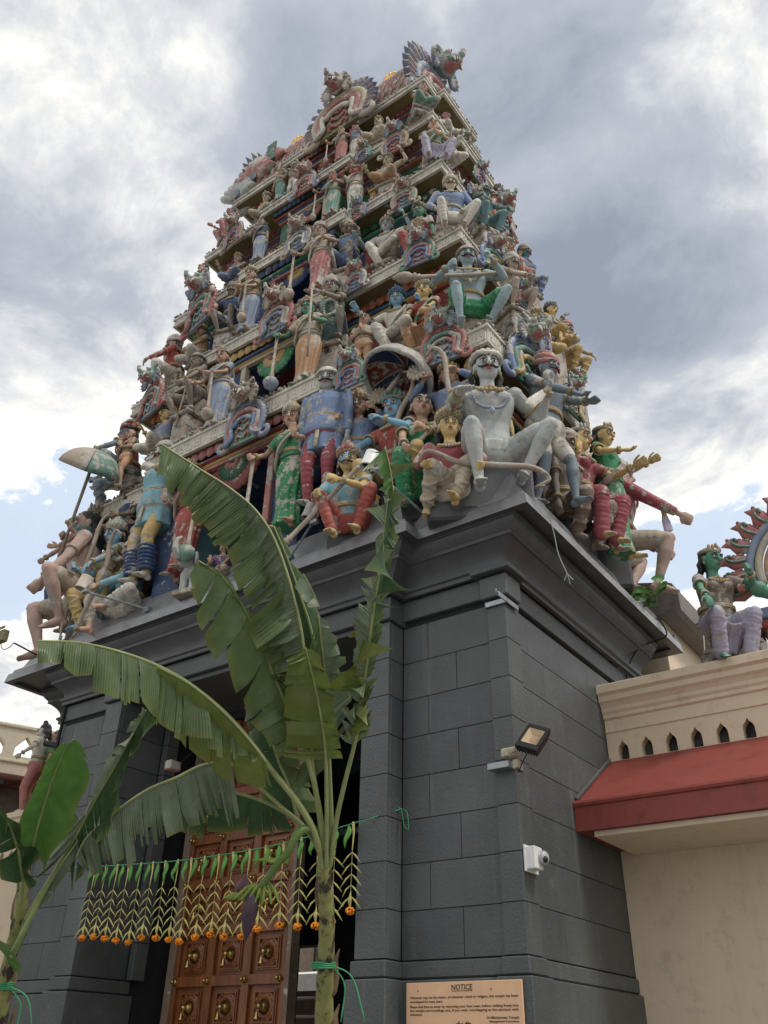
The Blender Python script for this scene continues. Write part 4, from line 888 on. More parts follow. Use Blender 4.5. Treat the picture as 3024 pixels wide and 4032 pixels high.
{'label': 'goddess in a gold flowered green sari standing near the back corner of the side cornice', 'yaw': 84, 'pose': 'sway', 'skin': 'yellow', 'top': 'green', 'bot': 'green', 'hat': 'tiara', 'chip': 0.38, 'cloth': 'sari', 'fem': 1, 'dots': 1, 'hands': ((-0.16, -0.2, -0.16, 'rel'), (0.12, -0.24, -0.12, 'open')), 'look': -4, 'vox': 0.0058, 'hi': 1, 'sash': 'brown', 'group': 'painted statues along the grey cornice', 'tilt': 13, 'loc': (0.42, 2.346, 5.437), 'S': 2.037},
{'label': 'giant with a red and white sleeve pointing a dagger down over the back right corner', 'yaw': 120, 'pose': 'giant', 'skin': 'flesh', 'top': 'crimson', 'bot': 'beige', 'hat': None, 'chip': 0.38, 'cloth': 'shorts', 'leg': 0, 'hands': ((-0.05, -0.26, -0.14), (0.2, -0.2, -0.2)), 'items': [('knife', (-0.05, -0.13, 0.4), (-0.05, -0.14, 0.27), 'lav')], 'vox': 0.006, 'hi': 1, 'seat': (0.15, 0.08, 0.36, 0.19), 'sleeve': 0.95, 'group': 'painted statues along the grey cornice', 'tilt': 13, 'loc': (0.42, 3.255, 5.302), 'S': 2.872},
{'label': 'pale blue giant gripping a mace across his chest on the first ledge corner', 'yaw': 38, 'pose': 'giant', 'skin': 'ltblue', 'top': None, 'bot': 'green', 'hat': 'cap', 'chip': 0.38, 'cloth': 'dhoti', 'leg': 0.02, 'mou': 1, 'wide': 1.1, 'hands': ((-0.15, -0.17, -0.14), (0.13, -0.18, -0.06)), 'items': [('mace', (0.2, -0.02, 0.47), (-0.36, -0.04, 0.38), 0.035, 'beige')], 'look': 0, 'vox': 0.0055, 'hi': 1, 'seat': (0.15, 0.1, 0.34, 0.2), 'beads': 'gold', 'hatc': 'beige', 'group': 'painted statues on the first ledge', 'tilt': 13, 'loc': (-0.171, -0.1, 7.77), 'S': 2.077},
{'label': 'blue faced king in white robes reclining with an open palm above the stone parasol', 'yaw': 10, 'pose': 'royal', 'skin': 'blueskin', 'top': 'white', 'bot': 'white', 'hat': 'crown', 'chip': 0.38, 'cloth': 'sari', 'sash': 'white', 'hands': ((-0.28, -0.16, -0.02, 'open'), (0.22, -0.05, -0.02)), 'look': 11.6, 'vox': 0.007, 'hi': 1, 'hatc': 'navy', 'group': 'painted statues on the first ledge', 'tilt': 13, 'ped': 0.323, 'loc': (-1.482, 0.1, 8.3), 'S': 1.75},
{'label': 'yellow faced queen in a red and green sari seated on the first ledge', 'yaw': 8, 'pose': 'chair', 'skin': 'yellow', 'top': 'red', 'bot': 'orange', 'hat': 'crown', 'chip': 0.38, 'cloth': 'sari', 'fem': 1, 'sash': 'green', 'hands': ('lap', 'lap'), 'look': 10.899999999999999, 'vox': 0.007, 'group': 'painted statues on the first ledge', 'tilt': 13, 'ped': 0.208, 'loc': (-1.088, 0.16, 8.098), 'S': 1.75},
{'label': 'small orange clad boy praying beside the reclining king', 'yaw': 20, 'pose': 'stand', 'skin': 'peach', 'top': 'beige', 'bot': 'orange', 'hat': None, 'chip': 0.38, 'cloth': 'dhoti', 'leg': 0.3, 'hands': ('anjali', 'anjali'), 'vox': 0.009, 'group': 'painted statues on the first ledge', 'look': 6.0, 'tilt': 13, 'loc': (-1.929, -0.04, 7.77), 'S': 1.29},
{'label': 'green skinned goddess in an orange robe standing with spear and mace on the first ledge', 'yaw': 8, 'pose': 'sway', 'skin': 'greenskin', 'top': 'cream', 'bot': 'orange', 'hat': 'tiara', 'chip': 0.38, 'cloth': 'sari', 'fem': 1, 'sash': 'beige', 'hands': ('mace', 'upin'), 'items': [('mace', (-0.24, -0.12, 0.6), (-0.25, -0.12, 0.12), 0.062, 'steel'), ('spear', (0.14, -0.18, 0.16), (0.12, -0.17, 0.95))], 'look': 14.399999999999999, 'vox': 0.006, 'hi': 1, 'group': 'painted statues on the first ledge', 'tilt': 13, 'loc': (-2.661, -0.42, 7.77), 'S': 1.654},
{'label': 'tall grey brown giant in teal cloth holding a flower garland on the first ledge', 'yaw': 14, 'pose': 'chair', 'skin': 'greybrown', 'top': 'teal', 'bot': 'teal', 'hat': 'wrap', 'chip': 0.38, 'cloth': 'shorts', 'leg': 0, 'sleeve': 0, 'hands': ((-0.16, -0.2, -0.2), (0.0, -0.2, -0.1)), 'items': [('garland', (0.03, -0.06, 0.38))], 'look': 13.7, 'vox': 0.0065, 'hi': 1, 'ps': {'P': (0, 0.13, 0.27), 'F': [(-0.1, 0.0, 0), (0.12, -0.02, 0.02)], 'K': [(-0.4, -1, 0.9), (0.4, -1, 0.9)]}, 'lean': (0, -0.05), 'seat': (0.13, 0.1, 0.3, 0.2), 'group': 'painted statues on the first ledge', 'tilt': 13, 'ped': 0.576, 'loc': (-2.549, -0.12, 8.744), 'S': 1.75},
{'label': 'goddess in a blue and white sari leaning on a mace, left on the first ledge', 'yaw': 10, 'pose': 'sway', 'skin': 'peach', 'top': 'steel', 'bot': 'steel', 'hat': 'tiara', 'chip': 0.38, 'cloth': 'sari', 'fem': 1, 'sash': 'cream', 'hands': ('mace', 'maceM'), 'items': [('mace', (0.04, -0.19, 0.56), (0.06, -0.19, 0.12), 0.058, 'beige')], 'look': 10.2, 'vox': 0.006, 'hi': 1, 'group': 'painted statues on the first ledge', 'tilt': 13, 'loc': (-4.403, -0.42, 7.77), 'S': 1.605},
{'label': 'weathered grey brown old man seated with a tall staff on the first ledge', 'yaw': -6, 'pose': 'chair', 'skin': 'greybrown', 'top': None, 'bot': 'greybrown', 'hat': 'cap', 'chip': 0.38, 'cloth': 'shorts', 'leg': 0, 'hands': ((-0.02, -0.18, -0.13), 'lap'), 'items': [('staff', (-0.01, -0.05, -0.16), (-0.02, 0.0, 0.52))], 'look': 10, 'vox': 0.0065, 'hi': 1, 'ps': {'P': (0, 0.13, 0.27), 'F': [(-0.13, 0.0, 0), (0.11, -0.0, 0.0)], 'K': [(-0.5, -1, 0.9), (0.4, -1, 0.9)]}, 'seat': (0.13, 0.1, 0.3, 0.2), 'hatc': 'greybrown', 'group': 'painted statues on the first ledge', 'tilt': 13, 'ped': 0.557, 'loc': (-5.425, -0.24, 8.71), 'S': 1.75},
{'label': 'yellow skinned god in blue raising a club near the left first ledge end', 'yaw': -12, 'pose': 'cross', 'skin': 'yellow', 'top': 'steel', 'bot': 'white', 'hat': 'crown', 'chip': 0.38, 'cloth': 'dhoti', 'hands': ((-0.22, -0.12, 0.0, 'open'), 'high'), 'look': 10, 'vox': 0.0075, 'hatc': 'black', 'group': 'painted statues on the first ledge', 'tilt': 13, 'ped': 0.408, 'loc': (-6.271, 0.02, 8.449), 'S': 1.75},
{'label': 'shaven headed boy praying in an orange wrap at the left end of the first ledge', 'yaw': -10, 'pose': 'stand', 'skin': 'peach', 'top': None, 'bot': 'orange', 'hat': None, 'chip': 0.38, 'cloth': 'dhoti', 'leg': 0.1, 'bald': 1, 'hands': ('anjali', 'anjali'), 'sash': 'brown', 'vox': 0.0075, 'group': 'painted statues on the first ledge', 'look': 10, 'tilt': 13, 'loc': (-6.737, -0.22, 7.77), 'S': 1.207},
{'label': 'slate giant stretching a curved sword over the left corner of the first ledge', 'yaw': -44, 'pose': 'giant', 'skin': 'slate', 'top': 'maroon', 'bot': 'slate', 'hat': 'turban', 'chip': 0.38, 'cloth': 'dhoti', 'leg': 0.95, 'hatc': 'maroon', 'hands': ((-0.28, -0.26, -0.16), (0.2, -0.2, -0.2)), 'items': [('sword', (-0.3, -0.1, 0.36), (-0.48, -0.26, 0.42), 'brown')], 'look': 12, 'vox': 0.0065, 'seat': (0.15, 0.1, 0.34, 0.2), 'group': 'painted statues on the first ledge', 'tilt': 13, 'ped': 0.02, 'loc': (-7.286, -0.05, 7.77), 'S': 2.25},
{'label': 'bare chested man in a pale turban with folded arms on the first ledge side', 'yaw': 68, 'pose': 'chair', 'skin': 'beige', 'top': None, 'bot': 'beige', 'hat': 'wrap', 'chip': 0.38, 'cloth': 'shorts', 'leg': 0.05, 'mou': 1, 'hands': ((0.02, -0.2, -0.2), (0.06, -0.19, -0.18)), 'look': 2, 'vox': 0.006, 'hi': 1, 'seat': (0.13, 0.1, 0.3, 0.2), 'hatc': 'white', 'wide': 1.05, 'group': 'painted statues on the first ledge', 'tilt': 13, 'ped': 0.632, 'loc': (0.08, 0.816, 8.688), 'S': 1.5},
{'label': 'golden faced god with blessing hand on the side of the first ledge', 'yaw': 78, 'pose': 'cross', 'skin': 'yellow', 'top': 'gold', 'bot': 'ochre', 'hat': 'crown', 'chip': 0.38, 'hands': ('upin', 'up'), 'vox': 0.0085, 'group': 'painted statues on the first ledge', 'tilt': 13, 'ped': 0.653, 'loc': (-0.06, 1.749, 8.719), 'S': 1.5},
{'label': 'golden goddess with grey crown on a yellow cushion on the first ledge side', 'yaw': 80, 'pose': 'cross', 'skin': 'yellow', 'top': 'ochre', 'bot': 'ochre', 'hat': 'crown', 'chip': 0.38, 'fem': 1, 'hands': ('lap', 'lap'), 'vox': 0.0085, 'hatc': 'slate', 'group': 'painted statues on the first ledge', 'tilt': 13, 'ped': 1.02, 'loc': (-0.02, 2.253, 9.27), 'S': 1.5},
{'label': 'turbaned man with raised fist at the back of the first ledge side', 'yaw': 88, 'pose': 'chair', 'skin': 'beige', 'top': None, 'bot': 'ochre', 'hat': 'turban', 'chip': 0.38, 'mou': 1, 'hands': ('high', 'knee'), 'vox': 0.0085, 'hatc': 'rose', 'group': 'painted statues on the first ledge', 'tilt': 13, 'ped': 0.971, 'loc': (-0.04, 2.99, 9.197), 'S': 1.5},
{'label': 'moustached giant in a blue coat and white trousers on the second ledge corner', 'yaw': 36, 'pose': 'giant', 'skin': 'cream', 'top': 'blue', 'bot': 'white', 'hat': 'turban', 'chip': 0.38, 'cloth': 'trousers', 'mou': 1, 'sleeve': 0.95, 'plume': 1, 'wide': 1.1, 'hands': ((-0.14, -0.05, -0.26), (0.13, -0.03, -0.25)), 'look': 0, 'vox': 0.0058, 'hi': 1, 'seat': (0.15, 0.1, 0.34, 0.2), 'hatc': 'cream', 'group': 'painted statues on the second ledge', 'tilt': 13, 'loc': (-0.537, 0.14, 10.15), 'S': 1.625},
{'label': 'pale blue faced king in white robes with open palm on the second ledge', 'yaw': 10, 'pose': 'royal', 'skin': 'ltblue', 'top': 'white', 'bot': 'white', 'hat': 'crown', 'chip': 0.38, 'cloth': 'sari', 'sash': 'white', 'hands': ((-0.24, -0.18, -0.1, 'open'), 'high'), 'look': 10.899999999999999, 'vox': 0.0075, 'group': 'painted statues on the second ledge', 'tilt': 13, 'ped': 0.239, 'loc': (-1.878, 0.34, 10.5), 'S': 1.6},
{'label': 'green faced goddess with a tall conical crown behind the second ledge dragon', 'yaw': 10, 'pose': 'chair', 'skin': 'greenskin', 'top': 'beige', 'bot': 'red', 'hat': 'crown', 'chip': 0.38, 'cloth': 'sari', 'fem': 1, 'vox': 0.009, 'group': 'painted statues on the second ledge', 'look': 6.0, 'tilt': 13, 'ped': 0.146, 'loc': (-1.315, 0.4, 10.351), 'S': 1.6},
{'label': 'goddess in a pink red sari leaning on a mace mid second ledge', 'yaw': 8, 'pose': 'sway', 'skin': 'flesh', 'top': 'beige', 'bot': 'rose', 'hat': 'turban', 'chip': 0.38, 'cloth': 'sari', 'fem': 1, 'sash': 'white', 'hands': ('mace', 'upin'), 'items': [('mace', (-0.24, -0.12, 0.6), (-0.25, -0.12, 0.08), 0.05, 'beige')], 'look': 14.399999999999999, 'vox': 0.0065, 'hi': 1, 'hatc': 'beige', 'group': 'painted statues on the second ledge', 'tilt': 13, 'ped': 0.035, 'loc': (-2.974, 0.02, 10.174), 'S': 1.6},
{'label': 'grey skinned man in blue cloth with hand at his mouth on the second ledge', 'yaw': 12, 'pose': 'chair', 'skin': 'greybrown', 'top': 'blue', 'bot': 'blue', 'hat': 'wrap', 'chip': 0.38, 'cloth': 'shorts', 'leg': 0, 'sleeve': 0.5, 'hands': ('lap', 'mouth'), 'look': 15.799999999999999, 'vox': 0.0075, 'seat': (0.13, 0.1, 0.3, 0.2), 'hatc': 'beige', 'group': 'painted statues on the second ledge', 'tilt': 13, 'ped': 0.361, 'loc': (-2.635, 0.22, 10.695), 'S': 1.6},
{'label': 'goddess in pale blue holding a mace upright at the left of the second ledge', 'yaw': 12, 'pose': 'sway', 'skin': 'peach', 'top': 'beige', 'bot': 'steel', 'hat': 'crown', 'chip': 0.38, 'cloth': 'sari', 'fem': 1, 'sash': 'beige', 'hands': ('chest', 'maceM'), 'items': [('mace', (0.06, -0.18, 0.58), (0.07, -0.18, 0.14), 0.05, 'beige')], 'look': 9.5, 'vox': 0.007, 'hi': 1, 'group': 'painted statues on the second ledge', 'tilt': 13, 'loc': (-4.54, 0.02, 10.15), 'S': 1.564},
{'label': 'moustached man in dark blue armour seated with raised hand on the second ledge', 'yaw': 14, 'pose': 'chair', 'skin': 'greybrown', 'top': 'navy', 'bot': 'navy', 'hat': 'turban', 'chip': 0.38, 'cloth': 'shorts', 'leg': 0, 'mou': 1, 'sleeve': 0.4, 'hands': ((-0.2, -0.12, 0.02), 'ear'), 'look': 10.899999999999999, 'vox': 0.0075, 'seat': (0.13, 0.1, 0.3, 0.2), 'hatc': 'greybrown', 'group': 'painted statues on the second ledge', 'tilt': 13, 'ped': 0.405, 'loc': (-5.244, 0.16, 10.767), 'S': 1.6},
{'label': 'golden faced crowned god with raised palm on the left wing of the second ledge', 'yaw': -12, 'pose': 'cross', 'skin': 'peach', 'top': 'gold', 'bot': 'white', 'hat': 'crown', 'chip': 0.38, 'hands': ((-0.24, -0.12, -0.04, 'open'), 'lap'), 'look': 10, 'vox': 0.008, 'group': 'painted statues on the second ledge', 'tilt': 13, 'ped': 0.357, 'loc': (-6.202, 0.38, 10.69), 'S': 1.6},
{'label': 'turbaned man in a red jacket with short sword at the second ledge left corner', 'yaw': -44, 'pose': 'wide', 'skin': 'flesh', 'top': 'red', 'bot': 'white', 'hat': 'turban', 'chip': 0.38, 'cloth': 'dhoti', 'mou': 1, 'sleeve': 0.7, 'hands': ((-0.22, -0.24, -0.16), 'knee'), 'items': [('knife', (-0.25, -0.06, 0.34), (-0.36, -0.2, 0.28), 'lav')], 'vox': 0.0075, 'hatc': 'white', 'seat': (0.13, 0.1, 0.3, 0.2), 'group': 'painted statues on the second ledge', 'look': 12, 'tilt': 13, 'ped': -0.023, 'loc': (-6.855, 0.22, 10.067), 'S': 1.9},
{'label': 'teal skinned man with a pale cap seated on the side of the second ledge', 'yaw': 66, 'pose': 'chair', 'skin': 'teal', 'top': None, 'bot': 'teal', 'hat': 'cap', 'chip': 0.38, 'cloth': 'shorts', 'mou': 1, 'hands': ('knee', 'knee'), 'vox': 0.007, 'hi': 1, 'seat': (0.13, 0.1, 0.3, 0.2), 'hatc': 'beige', 'group': 'painted statues on the second ledge', 'tilt': 13, 'ped': 0.46, 'loc': (-0.36, 0.977, 10.809), 'S': 1.5},
{'label': 'golden crowned god on the side of the second ledge', 'yaw': 76, 'pose': 'cross', 'skin': 'yellow', 'top': 'beige', 'bot': 'white', 'hat': 'crown', 'chip': 0.38, 'hands': ('upin', 'up'), 'vox': 0.009, 'group': 'painted statues on the second ledge', 'tilt': 13, 'ped': 0.159, 'loc': (-0.48, 1.614, 10.359), 'S': 1.5},
{'label': 'goddess with hands together beside the golden god on the second ledge side', 'yaw': 80, 'pose': 'cross', 'skin': 'peach', 'top': 'rose', 'bot': 'rose', 'hat': 'crown', 'chip': 0.38, 'fem': 1, 'hands': ('lap', 'anjali'), 'vox': 0.009, 'group': 'painted statues on the second ledge', 'tilt': 13, 'ped': 0.378, 'loc': (-0.46, 1.868, 10.687), 'S': 1.5},
{'label': 'dark teal face with pale turban at the back of the second ledge side', 'yaw': 80, 'pose': 'chair', 'skin': 'teal', 'top': 'blue', 'bot': 'blue', 'hat': 'turban', 'chip': 0.38, 'mou': 1, 'vox': 0.009, 'hatc': 'beige', 'group': 'painted statues on the second ledge', 'tilt': 13, 'ped': 0.479, 'loc': (-0.42, 2.497, 10.838), 'S': 1.5},
{'label': 'brown bearded figure with clasped hands at the far side of the second ledge', 'yaw': 70, 'pose': 'chair', 'skin': 'brown', 'top': 'beige', 'bot': 'beige', 'hat': None, 'chip': 0.38, 'hands': ('anjali', 'anjali'), 'vox': 0.009, 'group': 'painted statues on the second ledge', 'tilt': 13, 'loc': (-0.5, 1.778, 12.079), 'S': 1.2},
{'label': 'goddess in a lavender skirt and pale green blouse on the third ledge corner', 'yaw': 36, 'pose': 'wide', 'skin': 'peach', 'top': 'sea', 'bot': 'lav', 'hat': None, 'chip': 0.38, 'cloth': 'sari', 'fem': 1, 'sash': 'white', 'hands': ('chest', (0.07, -0.12, -0.17)), 'look': 0, 'vox': 0.007, 'hi': 1, 'seat': (0.13, 0.1, 0.3, 0.2), 'group': 'painted statues on the third ledge', 'tilt': 13, 'loc': (-0.929, 0.32, 12.33), 'S': 1.413},
{'label': 'cream skinned four armed god with joined palms on the third ledge', 'yaw': 8, 'pose': 'cross', 'skin': 'cream', 'top': 'cream', 'bot': 'orange', 'hat': 'crown', 'chip': 0.38, 'hands': ((-0.22, -0.18, -0.12, 'open'), 'high'), 'look': 10.899999999999999, 'vox': 0.0085, 'group': 'painted statues on the third ledge', 'tilt': 13, 'ped': 0.369, 'loc': (-2.058, 0.56, 12.819), 'S': 1.4},
{'label': 'goddess in a pale green sari with finger raised in the middle of the third ledge', 'yaw': 8, 'pose': 'sway', 'skin': 'rose', 'top': 'sea', 'bot': 'sea', 'hat': 'tiara', 'chip': 0.38, 'cloth': 'sari', 'fem': 1, 'sash': 'beige', 'hands': ('mace', 'upin'), 'items': [('mace', (-0.24, -0.1, 0.62), (-0.25, -0.1, 0.12), 0.045, 'beige')], 'look': 13.7, 'vox': 0.0075, 'hi': 1, 'group': 'painted statues on the third ledge', 'tilt': 13, 'loc': (-3.04, 0.28, 12.33), 'S': 1.196},
{'label': 'flute playing dancer in a faded white and pink wrap on the third ledge', 'yaw': 10, 'pose': 'sway', 'skin': 'rose', 'top': 'white', 'bot': 'white', 'hat': None, 'chip': 0.38, 'cloth': 'sari', 'fem': 1, 'sash': 'rose', 'hands': ('mouth', 'mouth'), 'look': 13.0, 'vox': 0.0085, 'group': 'painted statues on the third ledge', 'tilt': 13, 'loc': (-2.698, 0.46, 12.33), 'S': 1.334},
{'label': 'woman in a deep blue dress standing at the left of the third ledge', 'yaw': 16, 'pose': 'sway', 'skin': 'beige', 'top': 'navy', 'bot': 'steel', 'hat': None, 'chip': 0.38, 'cloth': 'sari', 'fem': 1, 'sash': 'beige', 'hands': ('chest', 'hang'), 'look': 8.8, 'vox': 0.0075, 'group': 'painted statues on the third ledge', 'tilt': 13, 'loc': (-4.788, 0.28, 12.33), 'S': 1.203},
{'label': 'rose pink god in blue shorts waving on the left wing of the third ledge', 'yaw': 6, 'pose': 'cross', 'skin': 'flesh', 'top': None, 'bot': 'blue', 'hat': 'tiara', 'chip': 0.38, 'bald': 0, 'hands': ((-0.22, -0.14, -0.02, 'open'), 'lap'), 'vox': 0.0085, 'group': 'painted statues on the third ledge', 'look': 6.0, 'tilt': 13, 'ped': 0.249, 'loc': (-5.692, 0.56, 12.651), 'S': 1.4},
{'label': 'long haired woman in a red blouse holding fruit at the third ledge left corner', 'yaw': -40, 'pose': 'chair', 'skin': 'flesh', 'top': 'red', 'bot': 'steel', 'hat': None, 'chip': 0.38, 'cloth': 'sari', 'fem': 1, 'hands': ((-0.06, -0.2, -0.12), 'lap'), 'items': [('lotus', (-0.06, 0.0, 0.42))], 'vox': 0.008, 'seat': (0.13, 0.1, 0.3, 0.2), 'group': 'painted statues on the third ledge', 'look': 10, 'tilt': 13, 'ped': 0.239, 'loc': (-6.668, 0.44, 12.636), 'S': 1.4},
{'label': 'crouching chalk white dancer on the side of the third ledge', 'yaw': 74, 'pose': 'squat2', 'skin': 'white', 'top': 'white', 'bot': 'white', 'hat': 'band', 'chip': 0.38, 'vox': 0.009, 'group': 'painted statues on the third ledge', 'tilt': 13, 'loc': (-0.85, 0.951, 12.33), 'S': 0.454},
{'label': 'blue and white wing draped goddess on the side of the third ledge', 'yaw': 70, 'pose': 'cross', 'skin': 'peach', 'top': 'steel', 'bot': 'white', 'hat': None, 'chip': 0.38, 'fem': 1, 'hands': ('anjali', 'up'), 'vox': 0.009, 'group': 'painted statues on the third ledge', 'tilt': 13, 'loc': (-0.85, 0.668, 12.588), 'S': 1.3},
{'label': 'peach faced man at the middle of the third ledge side', 'yaw': 80, 'pose': 'cross', 'skin': 'peach', 'top': 'beige', 'bot': 'rose', 'hat': 'turban', 'chip': 0.38, 'vox': 0.009, 'group': 'painted statues on the third ledge', 'tilt': 13, 'loc': (-1.0, 1.891, 12.33), 'S': 0.938},
{'label': 'small golden figure beside the peach faced man on the third ledge side', 'yaw': 78, 'pose': 'cross', 'skin': 'yellow', 'top': 'sea', 'bot': 'rose', 'hat': 'crown', 'chip': 0.38, 'fem': 1, 'vox': 0.009, 'group': 'painted statues on the third ledge', 'tilt': 13, 'loc': (-1.1, 1.795, 12.33), 'S': 1.058},
{'label': 'praying goddess in sea green at the fourth ledge corner under the roof eave', 'yaw': 54, 'pose': 'cross', 'skin': 'flesh', 'top': 'sea', 'bot': 'sea', 'hat': None, 'chip': 0.38, 'cloth': 'sari', 'fem': 1, 'hands': ('anjali', 'anjali'), 'look': 10.2, 'vox': 0.0075, 'hi': 1, 'group': 'painted statues on the fourth ledge', 'tilt': 13, 'ped': 0.118, 'loc': (-1.299, 0.56, 14.337), 'S': 1.4},
{'label': 'cream skinned crowned god with raised palms on the fourth ledge', 'yaw': 8, 'pose': 'cross', 'skin': 'cream', 'top': None, 'bot': 'cream', 'hat': 'tiara', 'chip': 0.38, 'hands': ((-0.22, -0.14, -0.08, 'open'), 'lap'), 'vox': 0.0085, 'group': 'painted statues on the fourth ledge', 'look': 6.0, 'tilt': 13, 'ped': 0.329, 'loc': (-2.485, 0.8, 14.632), 'S': 1.4},
{'label': 'goddess in a grey blouse and rose red skirt standing left of the fourth ledge dragon', 'yaw': 10, 'pose': 'sway', 'skin': 'peach', 'top': 'greybrown', 'bot': 'rose', 'hat': 'tiara', 'chip': 0.38, 'cloth': 'sari', 'fem': 1, 'sash': 'greybrown', 'hands': ('mace', 'upin'), 'items': [('mace', (-0.24, -0.1, 0.62), (-0.25, -0.1, 0.16), 0.04, 'beige')], 'vox': 0.008, 'group': 'painted statues on the fourth ledge', 'look': 6.0, 'tilt': 13, 'loc': (-3.124, 0.5, 14.2), 'S': 1.034},
{'label': 'dancer in a blue blouse and chalky skirt on the fourth ledge', 'yaw': 14, 'pose': 'sway', 'skin': 'rose', 'top': 'blue', 'bot': 'white', 'hat': None, 'chip': 0.38, 'cloth': 'sari', 'fem': 1, 'hands': ('chest', 'hang'), 'vox': 0.009, 'group': 'painted statues on the fourth ledge', 'look': 6.0, 'tilt': 13, 'loc': (-2.896, 0.64, 14.2), 'S': 1.105},
{'label': 'small goddess in a sea green sari at the left of the fourth ledge opening', 'yaw': 12, 'pose': 'sway', 'skin': 'peach', 'top': 'sea', 'bot': 'sea', 'hat': 'tiara', 'chip': 0.38, 'cloth': 'sari', 'fem': 1, 'hands': ('hang', 'chest'), 'vox': 0.009, 'group': 'painted statues on the fourth ledge', 'look': 6.0, 'tilt': 13, 'loc': (-4.674, 0.5, 14.2), 'S': 0.989},
{'label': 'hunched grey figure in a turban beside the small sea green goddess', 'yaw': 12, 'pose': 'stride', 'skin': 'greybrown', 'top': 'beige', 'bot': 'white', 'hat': 'turban', 'chip': 0.38, 'hands': ('chest', 'chest'), 'vox': 0.009, 'group': 'painted statues on the fourth ledge', 'look': 6.0, 'tilt': 13, 'loc': (-4.376, 0.58, 14.2), 'S': 0.993},
{'label': 'pale round bellied seated god on the left wing of the fourth ledge', 'yaw': 8, 'pose': 'cross', 'skin': 'cream', 'top': None, 'bot': 'cream', 'hat': 'crown', 'chip': 0.38, 'belly': 1, 'vox': 0.009, 'group': 'painted statues on the fourth ledge', 'look': 6.0, 'tilt': 13, 'ped': 0.266, 'loc': (-5.388, 0.8, 14.545), 'S': 1.4},
{'label': 'dark haired woman in a purple blouse at the left corner of the fourth ledge', 'yaw': -24, 'pose': 'chair', 'skin': 'rose', 'top': 'purple', 'bot': 'rose', 'hat': None, 'chip': 0.38, 'cloth': 'sari', 'fem': 1, 'hands': ((-0.2, -0.2, -0.1, 'open'), 'lap'), 'vox': 0.0085, 'seat': (0.13, 0.1, 0.3, 0.2), 'group': 'painted statues on the fourth ledge', 'look': 6.0, 'tilt': 13, 'ped': 0.203, 'loc': (-6.399, 0.68, 14.457), 'S': 1.4},
{'label': 'small pink armed figure on the side of the fourth ledge', 'yaw': 72, 'pose': 'cross', 'skin': 'rose', 'top': 'white', 'bot': 'white', 'hat': None, 'chip': 0.38, 'vox': 0.009, 'group': 'painted statues on the fourth ledge', 'tilt': 13, 'ped': 0.181, 'loc': (-1.28, 1.348, 14.426), 'S': 1.4},
{'label': 'tiny crowned figure under the roof eave at the side of the fourth ledge', 'yaw': 78, 'pose': 'chair', 'skin': 'yellow', 'top': 'gold', 'bot': 'olive', 'hat': 'crown', 'chip': 0.38, 'vox': 0.01, 'group': 'painted statues on the fourth ledge', 'tilt': 13, 'loc': (-1.32, 1.827, 14.2), 'S': 1.202},
{'label': 'rose faced boy at the back of the fourth ledge side', 'yaw': 80, 'pose': 'chair', 'skin': 'rose', 'top': 'beige', 'bot': 'beige', 'hat': None, 'chip': 0.38, 'vox': 0.01, 'group': 'painted statues on the fourth ledge', 'tilt': 13, 'loc': (-1.3, 2.351, 14.2), 'S': 1.086},
{'label': 'green skinned goddess in a mauve robe sitting on the pedestal above the beige wall', 'yaw': 40, 'pose': 'chair', 'skin': 'greenskin', 'top': 'greybrown', 'bot': 'lav', 'hat': 'tiara', 'chip': 0.3, 'fem': 1, 'cloth': 'sari', 'hands': ('knee', (0.12, -0.22, -0.06)), 'items': [('lotus', (0.13, 0.0, 0.46))], 'look': 20, 'vox': 0.006, 'hi': 1, 'group': 'painted statues on the boundary roofs', 'tilt': 13, 'loc': (1.565, 2.3, 3.776), 'S': 1.883},
{'label': 'white skinned guardian with black topknot and pink wrap on the left boundary wall', 'yaw': -55, 'pose': 'stand', 'skin': 'white', 'top': None, 'bot': 'rose', 'hat': None, 'chip': 0.2, 'cloth': 'dhoti', 'bun': 1, 'mou': 0, 'hands': ('mace', 'mace'), 'items': [('mace', (-0.2, -0.12, 0.6), (-0.2, -0.12, 0.08), 0.07, 'sea')], 'vox': 0.008, 'group': 'painted statues on the boundary roofs', 'tilt': 13, 'loc': (-11.651, 2.55, 3.83), 'S': 1.721},
{'label': 'brown haired figure in a green blouse just behind the topknot guardian on the left wall', 'yaw': -55, 'pose': 'stand', 'skin': 'peach', 'top': 'green', 'bot': 'ochre', 'hat': None, 'chip': 0.2, 'cloth': 'sari', 'hair': 'brown', 'fem': 1, 'hands': ('mace', 'hang'), 'vox': 0.009, 'group': 'painted statues on the boundary roofs', 'tilt': 13, 'loc': (-11.472, 2.75, 3.83), 'S': 1.613}]
for f in FIGS: figure(f)
